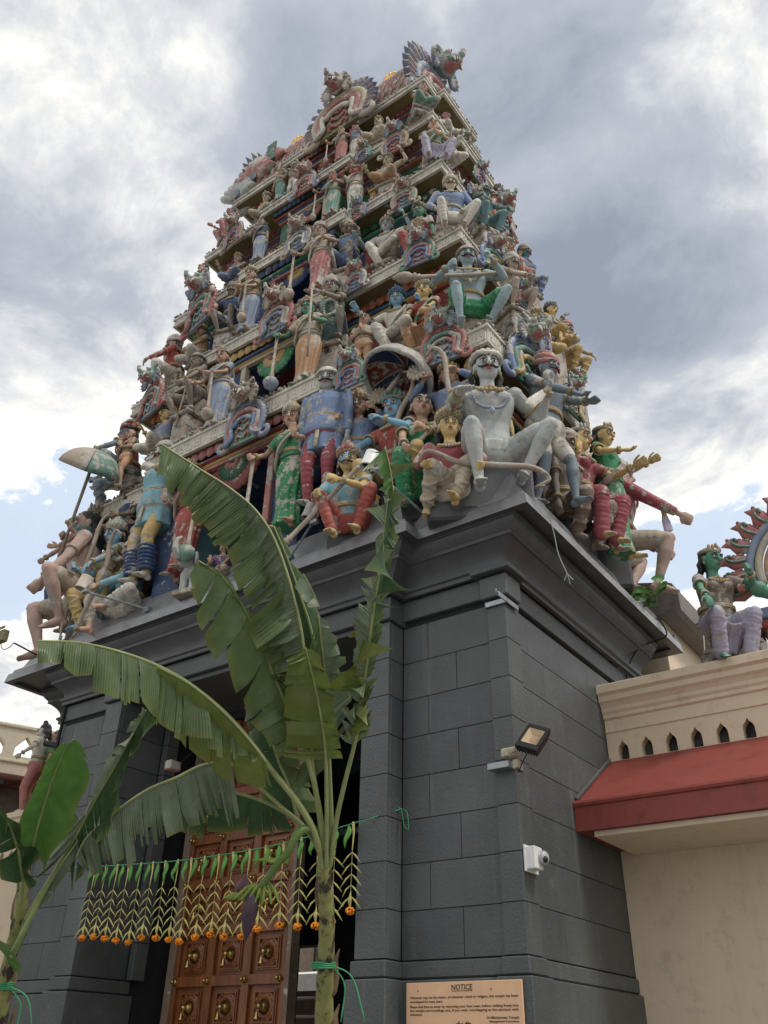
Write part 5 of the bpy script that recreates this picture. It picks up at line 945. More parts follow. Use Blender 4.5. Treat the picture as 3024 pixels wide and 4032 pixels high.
ORN=[{'loc': (-0.572, -0.14, 7.326), 'S': 0.711, 'yaw': 8, 'cols': ('rose', 'sea', 'rose', 'pink', 'steel', 'steel', 'sea'), 'label': 'pink and green dragon arch beside the pale blue giant on the first ledge', 'group': 'dragon headed arch ornaments on the ledges', 'hc': 'greenskin'}, {'loc': (-1.793, -0.5, 7.276), 'S': 0.534, 'yaw': 0, 'cols': ('sea', 'rose', 'blue', 'cream', 'steel', 'steel', 'greybrown'), 'label': 'blue curled dragon arch standing above the blue dress woman', 'group': 'dragon headed arch ornaments on the ledges', 'hc': 'greenskin'}, {'loc': (-3.47, -0.66, 6.954), 'S': 0.862, 'yaw': 0, 'cols': ('steel', 'rose', 'blue', 'steel', 'sea', 'beige', 'greybrown'), 'label': 'large blue and red scrolled dragon arch below the left niche of the first ledge', 'group': 'dragon headed arch ornaments on the ledges', 'hc': 'greybrown'}, {'loc': (-6.546, -0.12, 9.222), 'S': 0.868, 'yaw': -10, 'cols': ('rose', 'sea', 'rose', 'pink', 'steel', 'steel', 'sea'), 'label': 'green and red dragon arch at the left end of the second ledge', 'group': 'dragon headed arch ornaments on the ledges', 'hc': 'sea'}, {'loc': (-1.091, 0.1, 9.692), 'S': 0.585, 'yaw': 8, 'cols': ('sea', 'rose', 'blue', 'cream', 'steel', 'steel', 'greybrown'), 'label': 'green and pink scrolled dragon arch near the second ledge corner', 'group': 'dragon headed arch ornaments on the ledges', 'hc': 'greybrown'}, {'loc': (-2.245, 0.06, 9.823), 'S': 0.507, 'yaw': 0, 'cols': ('white', 'steel', 'rose', 'cream', 'steel', 'rose', 'sea'), 'label': 'pale blue dragon arch with a red throat on the second ledge', 'group': 'dragon headed arch ornaments on the ledges', 'hc': 'sea'}, {'loc': (-3.675, -0.12, 9.551), 'S': 0.81, 'yaw': 0, 'cols': ('rose', 'beige', 'steel', 'rose', 'steel', 'cream', 'beige'), 'label': 'pink and blue dragon arch under the second ledge opening', 'group': 'dragon headed arch ornaments on the ledges', 'hc': 'beige'}, {'loc': (-5.945, 0.1, 11.17), 'S': 1.06, 'yaw': -10, 'cols': ('rose', 'sea', 'rose', 'pink', 'steel', 'steel', 'sea'), 'label': 'curled sea green and pink dragon arch on the left of the third ledge', 'group': 'dragon headed arch ornaments on the ledges', 'hc': 'sea'}, {'loc': (-1.511, 0.3, 11.475), 'S': 0.548, 'yaw': 6, 'cols': ('cream', 'sea', 'rose', 'rose', 'steel', 'beige', 'greybrown'), 'label': 'cream and green dragon arch near the third ledge corner', 'group': 'dragon headed arch ornaments on the ledges', 'hc': 'beige'}, {'loc': (-2.477, 0.3, 11.901), 'S': 0.436, 'yaw': 0, 'cols': ('steel', 'rose', 'sea', 'steel', 'rose', 'steel', 'sea'), 'label': 'small blue and red dragon arch on the third ledge', 'group': 'dragon headed arch ornaments on the ledges', 'hc': 'sea'}, {'loc': (-3.65, 0.14, 11.708), 'S': 0.679, 'yaw': 0, 'cols': ('beige', 'steel', 'white', 'beige', 'steel', 'beige', 'beige'), 'label': 'beige and blue dragon arch on the left half of the third ledge', 'group': 'dragon headed arch ornaments on the ledges', 'hc': 'beige'}, {'loc': (-5.687, 0.36, 13.455), 'S': 0.697, 'yaw': -8, 'cols': ('beige', 'rose', 'steel', 'steel', 'beige', 'beige', 'sea'), 'label': 'faded pink dragon arch at the left of the fourth ledge', 'group': 'dragon headed arch ornaments on the ledges', 'hc': 'beige'}, {'loc': (-1.891, 0.54, 13.515), 'S': 0.646, 'yaw': 4, 'cols': ('cream', 'rose', 'steel', 'cream', 'rose', 'steel', 'sea'), 'label': 'cream and pink dragon arch near the fourth ledge corner', 'group': 'dragon headed arch ornaments on the ledges', 'hc': 'steel'}, {'loc': (-2.595, 0.52, 13.857), 'S': 0.423, 'yaw': 0, 'cols': ('sea', 'steel', 'rose', 'beige', 'steel', 'beige', 'sea'), 'label': 'small sea green dragon arch on the fourth ledge', 'group': 'dragon headed arch ornaments on the ledges', 'hc': 'sea'}, {'loc': (-3.861, 0.36, 13.698), 'S': 0.659, 'yaw': 0, 'cols': ('steel', 'beige', 'rose', 'steel', 'rose', 'rose', 'beige'), 'label': 'blue edged dragon arch in the middle of the fourth ledge', 'group': 'dragon headed arch ornaments on the ledges', 'hc': 'beige'}, {'loc': (0.2, 0.679, 7.078), 'S': 0.943, 'yaw': 80, 'cols': ('blue', 'sea', 'ochre', 'steel', 'dkgreen', 'steel', 'sea'), 'label': 'green and blue dragon arch on the side of the first ledge beside the slate man', 'group': 'dragon headed arch ornaments on the ledges', 'hc': 'greenskin'}, {'loc': (-0.2, 0.723, 9.454), 'S': 0.678, 'yaw': 80, 'cols': ('blue', 'sea', 'ochre', 'steel', 'dkgreen', 'steel', 'sea'), 'label': 'blue crescent dragon arch on the side of the second ledge', 'group': 'dragon headed arch ornaments on the ledges', 'hc': 'rose'}, {'loc': (0.1, 0.928, 8.823), 'S': 0.435, 'yaw': 84, 'cols': ('rose', 'sea', 'rose', 'pink', 'steel', 'steel', 'sea'), 'label': 'pink and blue dragon arch at mid side of the second ledge', 'group': 'dragon headed arch ornaments on the ledges', 'hc': 'sea'}, {'loc': (-0.62, 0.939, 11.201), 'S': 0.622, 'yaw': 82, 'cols': ('sea', 'rose', 'blue', 'cream', 'steel', 'steel', 'greybrown'), 'label': 'sea green and red dragon arch on the side of the third ledge', 'group': 'dragon headed arch ornaments on the ledges', 'hc': 'sea'}, {'loc': (0.3, 1.784, 7.361), 'S': 0.577, 'yaw': 86, 'cols': ('blue', 'sea', 'ochre', 'steel', 'dkgreen', 'steel', 'sea'), 'label': 'green dragon arch far along the side of the first ledge', 'group': 'dragon headed arch ornaments on the ledges', 'hc': 'greenskin'}, {'loc': (-0.46, 1.714, 11.626), 'S': 0.749, 'yaw': 84, 'cols': ('rose', 'sea', 'rose', 'pink', 'steel', 'steel', 'sea'), 'label': 'faded dragon arch far along the side of the third ledge', 'group': 'dragon headed arch ornaments on the ledges', 'hc': 'sea'}, {'loc': (-1.02, 1.535, 13.997), 'S': 0.467, 'yaw': 80, 'cols': ('beige', 'rose', 'steel', 'steel', 'beige', 'beige', 'sea'), 'label': 'beige dragon arch on the side of the fourth ledge', 'group': 'dragon headed arch ornaments on the ledges', 'hc': 'sea'}, {'loc': (-0.95, 1.953, 13.477), 'S': 0.493, 'yaw': 86, 'cols': ('sea', 'rose', 'blue', 'cream', 'steel', 'steel', 'greybrown'), 'label': 'worn sea green dragon arch far along the side of the fourth ledge', 'group': 'dragon headed arch ornaments on the ledges', 'hc': 'sea'}, {'loc': (0.22, 1.172, 8.152), 'S': 0.49, 'yaw': 84, 'cols': ('sea', 'rose', 'blue', 'cream', 'steel', 'steel', 'greybrown'), 'label': 'small curled dragon arch by the golden couple on the first ledge side', 'group': 'dragon headed arch ornaments on the ledges', 'hc': 'sea'}]
# ---------------------------------------------------------------- dragon-headed arch ornaments
def omega(k,n=26,curl=True):
    """half outline (right side) of the arch, mirrored by caller; k scales the band radius"""
    pts=[(0,.90*k+.06*(1-k)),(.17*k,.87*k+.05*(1-k)),(.32*k,.74*k+.05*(1-k)),(.40*k,.55),(.39*k,.38),(.33*k+.02,.24),(.36,.12),(.46,.08),(.53,.15),(.50,.24),(.43,.22)]
    if not curl: pts=pts[:7]
    return cr([(x,0,z) for x,z in pts],n)
def dragon(mb_add,S,hc,T,cx=0,cy=-.12,cz=1.0,s=1.,hi=1,mane='steel',top='sea'):
    def X(w): w.v=[(p[0]*S,p[1]*S,p[2]*S) for p in w.v]; return w
    def H(x,y,z): return (cx+x*s,cy+y*s,cz+z*s)
    w=MB(); w.ell(H(0,0,.02),(.17*s,.16*s,.13*s),None,14,10); w.ell(H(0,-.13,-.01),(.12*s,.13*s,.075*s),None,12,8)
    w.tube([H(0,-.2,.02),H(0,-.27,.05),H(0,-.29,.12),H(0,-.25,.16)],[.06*s,.05*s,.035*s,.015*s],8,rnd=True)
    for q in(-1,1):
        w.tube([H(q*.10,-.03,.10),H(q*.13,-.02,.19),H(q*.19,0,.25),H(q*.18,0,.31)],[.05*s,.04*s,.028*s,.008*s],8,rnd=True)
        w.ell(H(q*.19,.02,.04),(.035*s,.05*s,.09*s),Matrix.Rotation(q*.5,3,'Y'),8,6); w.ell(H(q*.09,-.10,.10),(.06*s,.05*s,.055*s),None,10,6)
    X(w).obj('dragon_head',P(hc,.7,.7),T,rem=.011*S,sm=1)
    w=MB()
    for q in(-1,1): w.ell(H(q*.10,-.135,.105),(.038*s,.03*s,.038*s),None,10,8)
    X(w).obj('dragon_eyes',paint('eye_white',(.62,.60,.55),.0,.1),T,smooth=True)
    w=MB()
    for q in(-1,1): w.ell(H(q*.10,-.163,.103),(.016*s,.008*s,.016*s),None,8,6)
    X(w).obj('dragon_pupils',P('black',0,.05),T,smooth=True)
    w=MB(); w.ell(H(0,-.08,-.085),(.09*s,.11*s,.032*s),None,12,8); w.tube([H(0,-.12,-.12),H(0,-.22,-.13),H(0,-.26,-.09)],[.028*s,.024*s,.01*s],8,rnd=True); X(w).obj('dragon_mouth',P('rose',.5,.5),T,smooth=True)
    w=MB()
    for q in(-1,1):
        w.tube([H(q*.09,-.17,-.04),H(q*.10,-.20,-.10),H(q*.085,-.21,-.16)],[.024*s,.02*s,.004*s],7,rnd=True)
        for j in range(3): w.tube([H(q*(.02+.03*j),-.235+.02*j,-.05),H(q*(.02+.03*j),-.24+.02*j,-.09)],[.012*s,.005*s],5,rnd=True)
    X(w).obj('dragon_fangs',P('white',.3,.4),T,smooth=True)
    w=MB()
    for q in(-1,1):
        for j in range(5):
            a=.5+.42*j; w.tube([H(q*.12,.02,-.04),H(q*(.12+.16*math.sin(a)),.02,-.04-.02+.15*-math.cos(a)),H(q*(.12+.20*math.sin(a+.2)),.0,-.05+.22*-math.cos(a+.25)),H(q*(.10+.15*math.sin(a+.5)),-.02,-.05+.22*-math.cos(a+.4))],[.03*s,.034*s,.022*s,.006*s],7,rnd=True)
    w.tube([H(-.14,.02,-.04),H(0,.03,-.10),H(.14,.02,-.04)],.03*s,7,rnd=True)
    X(w).obj('dragon_mane',P(mane,.5,.5),T,smooth=True)
    w=MB()
    for j in range(7):
        a=-1.3+.433*j; w.tube([H(.05*math.sin(a),.03,.12),H(.16*math.sin(a),.04,.12+.13*math.cos(a)),H(.24*math.sin(a),.03,.12+.20*math.cos(a)),H(.22*math.sin(a+.25),.0,.14+.22*math.cos(a))],[.03*s,.036*s,.022*s,.005*s],7,rnd=True)
    X(w).obj('dragon_crest',P(top,.5,.6),T,smooth=True)
def ornament(loc,S,yaw,cols,label,group,hc='sea',flames=0,plate=1,head=1.,fl2=None,name='dragon_arch',cat='ornament',wx=1.):
    T=root(name,loc,label,cat,group,math.radians(yaw))
    def X(w): w.v=[(p[0]*S*wx,p[1]*S,p[2]*S) for p in w.v]; return w
    for j,(k,r,y,c) in enumerate(((1.,.052,.0,cols[0]),(.80,.044,-.03,cols[1]),(.62,.036,-.05,cols[2]))):
        w=MB()
        for q in(-1,1):
            p=omega(k,28,j==0); p=[V((q*a.x,y,a.z)) for a in p]
            if j==0: w.tube(p,[r*(1-.45*max(0,(i-16)/12)) for i in range(28)],8,flat=.9)
            else: w.tube(p,r,8)
        X(w).obj('arch_band',P(c,.45,.5),T,smooth=True)
        if j<2:
            w=MB()
            for q in(-1,1):
                p=omega(k+.11,44,j==0)
                w.tube([V((q*b.x,y,b.z)) for b in p[:37 if j==0 else 41]],.006,4)
                for i in range(0,36 if j==0 else 40,2): w.ell((q*p[i].x,y+.0,p[i].z),.021 if j==0 else .014,None,6,4)
            X(w).obj('arch_scallop',P(cols[3] if j==0 else cols[0],.5,.5),T,smooth=True)
    if plate:
        w=MB(); o=[(a.x,a.z) for a in omega(.70,14,False)]; poly=[(x,z) for x,z in o]+[(-x,z) for x,z in o[::-1]]; w.prism(poly,.0,.05); X(w).obj('arch_plate',P(cols[4],.4,.45),T)
        w=MB()
        for q in(-1,1):
            for j in range(3): w.tube([(q*.02,-.02,.2+.16*j),(q*.10,-.03,.26+.16*j),(q*.15,-.02,.20+.16*j),(q*.10,-.03,.15+.16*j)],[.02,.025,.02,.006],6,rnd=True)
        X(w).obj('scroll_relief',P(cols[1],.5,.5),T,smooth=True)
    if flames:
        w=MB(); w2=MB()
        for q in(-1,1):
            p=omega(1.12,40,False)
            for i in range(2,40,3):
                c=p[i]; a=math.atan2(c.x,c.z-.42); L=.17*flames*(1-.25*i/40)
                d=V((math.sin(a),0,math.cos(a))); e=V((d.z,0,-d.x)); c=V((c.x,.02,c.z))
                pts=[c,c+d*L*.45+e*L*.12,c+d*L*.85-e*L*.02,c+d*L*1.15+e*L*.22]; pts=[V((q*b.x,b.y,b.z)) for b in pts]
                w.tube(pts,[.05,.055,.04,.006],8,flat=.55,rnd=True,ref=(0,1,0)); pts=[b+V((0,-.03,0)) for b in pts[:3]]; w2.tube(pts,[.018,.024,.01],6,rnd=True)
        X(w).obj('flame_border',P(cols[3],.5,.5),T,smooth=True); X(w2).obj('flame_vein',P(fl2 or cols[1],.5,.4),T,smooth=True)
    dragon(None,S*1.0,hc,T,cz=1.0,s=head,mane=cols[5],top=cols[6])
    return T
for a in ORN: ornament(**a)
# roof gables and dormer
G=P
def big(loc,S,yaw,label,cols,head,fl,hc,wx=1.):
    return ornament(loc,S,yaw,cols,label,'dragon gables on the tower roof',hc,flames=fl,head=head,name='dragon_gable',cat='gable',wx=wx)
big((XC+2.12,YC,15.92),1.98,90,'huge dragon headed horseshoe gable crowning the right end of the roof',('steel','rose','beige','steel','brown','steel','beige'),.80,1.15,'sea',.92)
big((XC-2.25,YC,15.92),1.75,-90,'horseshoe gable with blue hood curls at the left end of the roof',('blue','brown','cream','steel','brown','white','lav'),.8,1.0,'sea',1.15)
big((XC+.62,.62,15.42),1.42,0,'arched dormer with dragon mask and flame border in the middle of the roof front',('cream','rose','white','steel','olive','white','brown'),.86,.85,'greybrown',1.12)
# ---------------------------------------------------------------- boundary walls left and right
def parapet(name,x0,x1,loc,label,hx):
    T=root(name,loc,label,'wall'); o=V(loc)
    def q(w): w.v=[(p[0]-o.x,p[1]-o.y,p[2]-o.z) for p in w.v]; return w
    w=MB(); w.box(x0,x1,2.36,2.75,-1.6,2.93); q(w).obj('wall',BEIGE,T)
    w=MB(); xs=sorted(hx); edges=[x0]+[(a+b)/2 for a,b in zip(xs[:-1],xs[1:])]+[x1]
    for i,c in enumerate(xs):
        a,b=edges[i],edges[i+1]; h=.062
        poly=[(a,2.93),(c-h,2.93),(c-h,3.045),(c-h*.8,3.085),(c-h*.35,3.112),(c,3.15),(c+h*.35,3.112),(c+h*.8,3.085),(c+h,3.045),(c+h,2.93),(b,2.93),(b,3.70),(a,3.70)]
        w.prism(poly,2.36,2.47)
    q(w).obj('parapet',CREAM if 0 else BEIGE,T)
    w=MB(); w.box(x0,x1,2.472,2.75,2.931,3.70); q(w).obj('hole_backing',P('black',0,.1),T)  # black sheet stands in for the shade inside the vent holes
    w=MB(); M=lambda a,y,b:(a,y,b)
    prof=[(2.36,3.40),(2.335,3.42),(2.335,3.46),(2.315,3.49),(2.31,3.53),(2.285,3.57),(2.255,3.60),(2.25,3.66),(2.215,3.69),(2.215,3.78),(2.25,3.80),(2.80,3.80),(2.80,3.69),(2.37,3.69),(2.37,3.40)]
    n=len(prof); vs=[(x0,y,z) for y,z in prof]+[(x1,y,z) for y,z in prof]; w.add(vs,[(i,(i+1)%n,(i+1)%n+n,i+n) for i in range(n)]+[tuple(range(n))[::-1],tuple(range(n,2*n))]); q(w).obj('coping',BEIGE,T)
    w=MB(); w.box(x0,x1,2.345,2.37,3.255,3.275); q(w).obj('string_course',BEIGE,T)
    return T,q
T,q=parapet('boundary_wall',-.035,9,(0,2.36,-1.6),'beige boundary wall with a row of pointed vents right of the tower',[.145+.277*i for i in range(32)])
w=MB(); pr=[(2.358,2.925),(1.335,2.262),(1.30,2.262),(1.275,2.262),(1.25,2.25),(1.24,2.225),(1.25,2.20),(1.27,2.19),(1.27,1.965),(1.32,1.965),(2.358,1.965)]
n=len(pr); w.add([(-.035,y,z) for y,z in pr]+[(9,y,z) for y,z in pr],[(i,(i+1)%n,(i+1)%n+n,i+n) for i in range(n)]+[tuple(range(n))[::-1],tuple(range(n,2*n))]); q(w)
can=root('red_canopy',(0,1.3,1.92),'sloping red painted canopy over the beige wall, right of the tower','canopy'); 
def rel(w,l): w.v=[(p[0]-l[0],p[1]-l[1],p[2]-l[2]) for p in w.v]; return w
w=MB(); w.add([(-.035,y,z) for y,z in pr]+[(9,y,z) for y,z in pr],[(i,(i+1)%n,(i+1)%n+n,i+n) for i in range(n)]+[tuple(range(n))[::-1],tuple(range(n,2*n))]); rel(w,(0,1.3,1.92)).obj('canopy_slab',REDP,can)
w=MB(); w.bbox(.12,9,1.33,2.355,1.91,1.963,.004); rel(w,(0,1.3,1.92)).obj('soffit',BEIGE,can)
w=MB(); w.add([(-.034,2.34,2.94),(-.034,1.30,2.28),(-.034,1.30,2.20),(-.02,1.29,2.29),(-.02,2.33,2.95)],[(0,1,4),(1,3,4)]); w.tube([(-.03,2.34,2.94),(-.03,1.32,2.285)],.022,6); rel(w,(0,1.3,1.92)).obj('mortar_fillet',STONE,can)
w=MB(); w.tube([(-.03,2.235,3.70),(1.5,2.235,3.70),(9,2.235,3.70)],.018,8); tag(w.obj('conduit_pipe',plain('dark_pipe',(.03,.03,.035),.6)),'thin dark conduit pipe running along the beige wall coping','pipe')
parapet('boundary_wall',-26,-7.95,(-12,2.36,-1.6),'beige boundary wall carrying two statues left of the tower',[-8.2-.277*i for i in range(60)])
# pedestal under the green goddess
w=MB(); b=plain('blackened_plaster',(.10,.10,.095),.7,0,.6,.3,6)
pd=root('statue_pedestal',(1.5,2.6,3.80),'blackened stepped pedestal with white scroll under the green goddess','pedestal')
w=MB()
for x0,x1,z0,z1 in((1.16,1.9,3.80,3.96),(1.2,1.86,3.96,4.02),(1.28,1.8,4.02,4.22),(1.18,1.88,4.30,4.37),(1.22,1.84,4.22,4.30)): w.bbox(x0,x1,2.42+(.06 if z0==4.02 else 0),2.95,z0+.001,z1,.015)
rel(w,(1.5,2.6,3.80)).obj('steps',P('greybrown',.75,.95),pd)
w=MB(); w.tube(cr([(1.32,2.46,4.08),(1.36,2.46,4.16),(1.42,2.46,4.14),(1.40,2.46,4.09),(1.48,2.46,4.09),(1.56,2.46,4.16),(1.62,2.46,4.13),(1.60,2.46,4.09),(1.7,2.46,4.12)],30),.012,6); rel(w,(1.5,2.6,3.80)).obj('scroll',P('pale',.3,.3),pd)
# shrine arch on the right roof
shr=root('roof_shrine',(2.45,2.75,3.80),'arched rooftop shrine niche with pink flame border at the right edge','shrine')
def relo(w): return rel(w,(2.45,2.75,3.80))
ca=(2.52,4.85)
def arcp(r,y,n=30,a0=-.25): return [(ca[0]-r*math.cos(a),y,ca[1]+r*1.05*math.sin(a)) for a in [a0+(PI-2*a0)*i/(n-1) for i in range(n)]]
for r,rad,c,y in((.66,.06,'steel',2.62),(.56,.045,'cream',2.60),(.47,.045,'orange',2.63)):
    w=MB(); w.tube(arcp(r,y),rad,8); relo(w).obj('arch_band',P(c,.3,.3),shr,smooth=True)
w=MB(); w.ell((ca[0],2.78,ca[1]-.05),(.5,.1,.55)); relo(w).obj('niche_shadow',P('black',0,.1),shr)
w=MB(); w2=MB()
for i in range(15):
    a=-.2+(PI+.4)*i/14; d=V((-math.cos(a),0,math.sin(a))); e=V((d.z,0,-d.x))*(-1 if a<PI/2 else 1); c=V((ca[0],2.62,ca[1]))+d*.70; L=.26
    p=[c,c+d*L*.5+e*.02,c+d*L*.95+e*.0,c+d*L*1.25+e*.07]; w.tube(p,[.075,.10,.07,.012],10,flat=.45,rnd=True,ref=tuple(e))
    for q in range(6): w.ell(c+d*L*(.25+.18*q)+e*(.085-.012*q)*(-1),(.026,.03,.026),None,6,4)
    w2.tube(cr([c+V((0,-.05,0)),c+d*L*.5+e*.03+V((0,-.06,0)),c+d*L*.85+V((0,-.05,0)),c+d*L*.8-e*.05+V((0,-.05,0)),c+d*L*.62-e*.03+V((0,-.05,0))],12),.016,6)
relo(w).obj('flame_border',P('rose',.3,.4),shr,smooth=True); relo(w2).obj('flame_vein',P('sea',.3,.3),shr,smooth=True)
w=MB(); w.bbox(1.72,3.4,2.55,3.1,4.30,4.42,.015); relo(w).obj('blue_cornice',P('blue',.3,.3),shr)
w=MB(); w.bbox(1.8,3.4,2.60,3.1,4.20,4.30,.01); relo(w).obj('red_band',P('red',.3,.3),shr)
w=MB(); w.bbox(1.88,3.4,2.64,3.1,3.80,4.20,.01); relo(w).obj('base',P('beige',.5,.5),shr)
w=MB(); w.ell((1.93,2.5,4.62),(.10,.12,.09)); w.tube([(1.93,2.45,4.64),(1.84,2.4,4.72),(1.86,2.4,4.82)],[.05,.04,.015],8,rnd=True); w.tube([(1.96,2.52,4.6),(2.08,2.5,4.5),(2.18,2.52,4.62),(2.14,2.52,4.8)],[.08,.08,.06,.02],8,rnd=True); relo(w).obj('green_dragon',P('greenskin',.3,.3),shr,smooth=True)
# hall behind the tower on the right: eave running back
hl_=root('hall_behind',(1,6,-1.6),'hall roof with dark eave and cream wall behind the tower on the right','building')
w=MB()
prof=[(-3,6.30),(-.10,6.10),(.40,5.97),(.47,5.93),(.47,5.80),(.53,5.76),(.53,5.50),(.45,5.46),(.42,5.50),(-3,5.50)]
n=len(prof); w.add([(x,4.32,z) for x,z in prof]+[(x,16,z) for x,z in prof],[(i,(i+1)%n,(i+1)%n+n,i+n) for i in range(n)]+[tuple(range(n))[::-1],tuple(range(n,2*n))]); rel(w,(1,6,-1.6)).obj('eave',wallpaint('grey_eave_paint',(.17,.15,.14),.9),hl_)
w=MB(); w.box(-3,.18,4.5,16,-1.6,5.498); rel(w,(1,6,-1.6)).obj('wall',BEIGE,hl_)
w=MB(); 
for i in range(3): w.box(-.9+.3*i,-.72+.3*i,4.47,4.52,3.9,4.5)
rel(w,(1,6,-1.6)).obj('vents',P('black',0,.1),hl_)
w=MB(); w.tube([(.60,5.2,5.9),(.75,4.2,4.6),(.82,3.4,3.82)],.009,5); tag(w.obj('cable',plain('pale_cable',(.35,.34,.3),.7)),'thin pale cable dropping from the hall eave to the wall','cable')
# building beyond on the left with pierced parapet
A_=V((-13.79,2.78,0)); B_=V((-13.07,4.47,0)); dr=(B_-A_).normalized(); ang=math.atan2(dr.y,dr.x)
lb=root('left_building',(A_.x,A_.y,-1.6),'cream building with a pierced parapet and dark red eave at the far left','building',rz=ang)
w=MB(); P0=-9; i=0
x=P0
while x<9:
    c=x+.31; h=.20; z0,z1,z2=5.42,5.62,5.80
    poly=[(x,5.30),(x+.62,5.30),(x+.62,6.0),(x,6.0)]
    # pentagonal opening: build around it
    for a0,a1,b0,b1 in((x,c-h,5.30,6.0),(c+h,x+.62,5.30,6.0),(c-h,c+h,5.30,z0),(c-h,c+h,5.86,6.0)): w.box(a0,a1,.0,.22,b0+1.6,b1+1.6)
    w.prism([(c-h,z1+1.6),(c,5.86+1.6),(c-h,5.86+1.6)],.0,.22); w.prism([(c+h,z1+1.6),(c+h,5.86+1.6),(c,5.86+1.6)],.0,.22)
    x+=.62
w.obj('parapet',CREAM,lb)
w=MB(); w.bbox(P0,9,-.06,.28,7.60,7.68,.02); w.bbox(P0,9,-.05,.26,6.86,6.93,.02); w.box(P0,9,.0,.22,6.45,6.88); w.obj('coping',CREAM,lb)
w=MB(); w.bbox(P0,9,-.75,.3,6.33,6.45,.03); w.obj('eave',plain('dark_red_eave',(.13,.045,.035),.7,0,.3),lb)
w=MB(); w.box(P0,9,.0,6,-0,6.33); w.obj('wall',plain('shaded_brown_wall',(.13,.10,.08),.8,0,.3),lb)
w=MB()
for i in range(16): x=P0+.4+i*1.1; w.box(x,x+.07,-.7,.0,6.24,6.33); w.box(x,x+.05,-.05,.0,3,6.3)
for z in(5.6,4.9,4.2): w.box(P0,9,-.05,-.002,z,z+.05)
w.obj('rafters',P('black',.1,.2),lb)
# white tent seen through the gateway
tn=root('white_tent',(-9,9,-1.6),'white canvas tent roof glimpsed through the gateway beside the doors','tent')
w=MB(); w.add([(-4,-2,3.0),(4,-2,3.0),(4,3,3.0),(-4,3,3.0),(0,.5,3.3)],[(0,1,4),(1,2,4),(2,3,4),(3,0,4),(3,2,1,0)]); w.box(-4,4,-2.02,-2,2.72,3.0); w.obj('canopy',plain('white_canvas',(.85,.85,.83),.8),tn)
w=MB()
for i in range(9): w.tube([(-4+i,-2,0),(-4+i,-2,2.7)],.04,6)
for z in(2.6,2.3,2.0): w.tube([(-4,-2,z),(4,-2,z)],.03,6)
w.obj('tent_frame',plain('dull_steel',(.3,.3,.3),.5,.6),tn)

# stone parasol over the figures in front of the first ledge
pa=root('stone_parasol',(-1.16,-.32,7.25),'open stone parasol with a dark painted inside below the reclining king','parasol')
M=Matrix.Rotation(math.radians(-24),3,'X')@Matrix.Rotation(math.radians(14),3,'Y')
for q in range(8):
    w=MB(); a0=q*PI/4; rows=[]
    for j in range(8):
        t=j/7*PI*.5; rows.append([M@V((.46*math.sin(t)*math.cos(a0+u*PI/4),.46*math.sin(t)*math.sin(a0+u*PI/4),.34*math.cos(t)-.02+.03*math.sin(PI*u)*(j/7))) for u in [i/6 for i in range(7)]])
    vs=[p for r_ in rows for p in r_]; fs=[(j*7+i,j*7+i+1,j*7+i+8,j*7+i+7) for j in range(7) for i in range(6)]; w.add(vs,fs)
    o=w.obj('inner_panel',P(('maroon','navy')[q%2],.3,.3),pa,smooth=True)
    w=MB(); w.add([tuple(V(p)+M@(V((M.transposed()@V(p))).normalized()*.03)) for p in vs],fs); w.obj('outer_panel',P('pale',.7,.8),pa,smooth=True)
w=MB(); w.tube([M@V((.46*math.cos(t),.46*math.sin(t),-.01+.02*abs(math.sin(4*t)))) for t in [2*PI*i/48 for i in range(48)]],.032,8,closed=True); w.obj('rim',P('pale',.6,.6),pa,smooth=True)
w=MB()
for q in range(8): a=q*PI/4; w.tube([M@V((.44*math.sin(t)*math.cos(a),.44*math.sin(t)*math.sin(a),.32*math.cos(t)-.02)) for t in [PI*.5*i/8 for i in range(9)]],.011,6)
w.tube([M@V((0,0,.3)),M@V((0,0,-.25))],.03,8); w.obj('ribs',P('beige',.5,.6),pa,smooth=True)
# small elephant at the cornice edge
el=root('elephant_statue',(-4.30,-.52,5.05),'small chalk white elephant statue lifting its trunk between the banana leaves','statue','painted statues along the grey cornice',math.radians(10))
w=MB(); w.ell((0,.12,.36),(.13,.20,.15),None,14,10); w.ell((0,-.10,.46),(.10,.11,.12),None,12,8)
for x in(-.075,.075):
    for y in(.0,.24): w.tube([(x,y,.30),(x,y,.15),(x,y,.02)],[.06,.05,.052],10,rnd=True)
w.tube([(0,-.18,.46),(0,-.28,.42),(0,-.36,.50),(.01,-.36,.62),(.03,-.30,.68)],[.06,.05,.04,.032,.022],10,rnd=True)
w.obj('body',P('pale',.7,.7),el,rem=.012,sm=1)
w=MB()
for x in(-1,1): w.ell((x*.11,-.04,.48),(.025,.07,.10),Matrix.Rotation(x*.4,3,'Z'),10,8)
w.obj('ears',P('pale',.5,.7),el,smooth=True)
w=MB()
for x in(-1,1): w.tube([(x*.05,-.17,.42),(x*.06,-.25,.38),(x*.06,-.30,.42)],[.015,.013,.004],6,rnd=True)
w.obj('tusks',P('white',.1,.2),el,smooth=True)
w=MB(); w.bbox(-.15,.15,-.12,.32,-.05,.02,.01); w.obj('pedestal',P('beige',.6,.7),el)
w=MB(); w.ell((0,.13,.40),(.135,.13,.125),None,14,8); w.obj('saddle_cloth',P('gold',.5,.5),el,smooth=True)

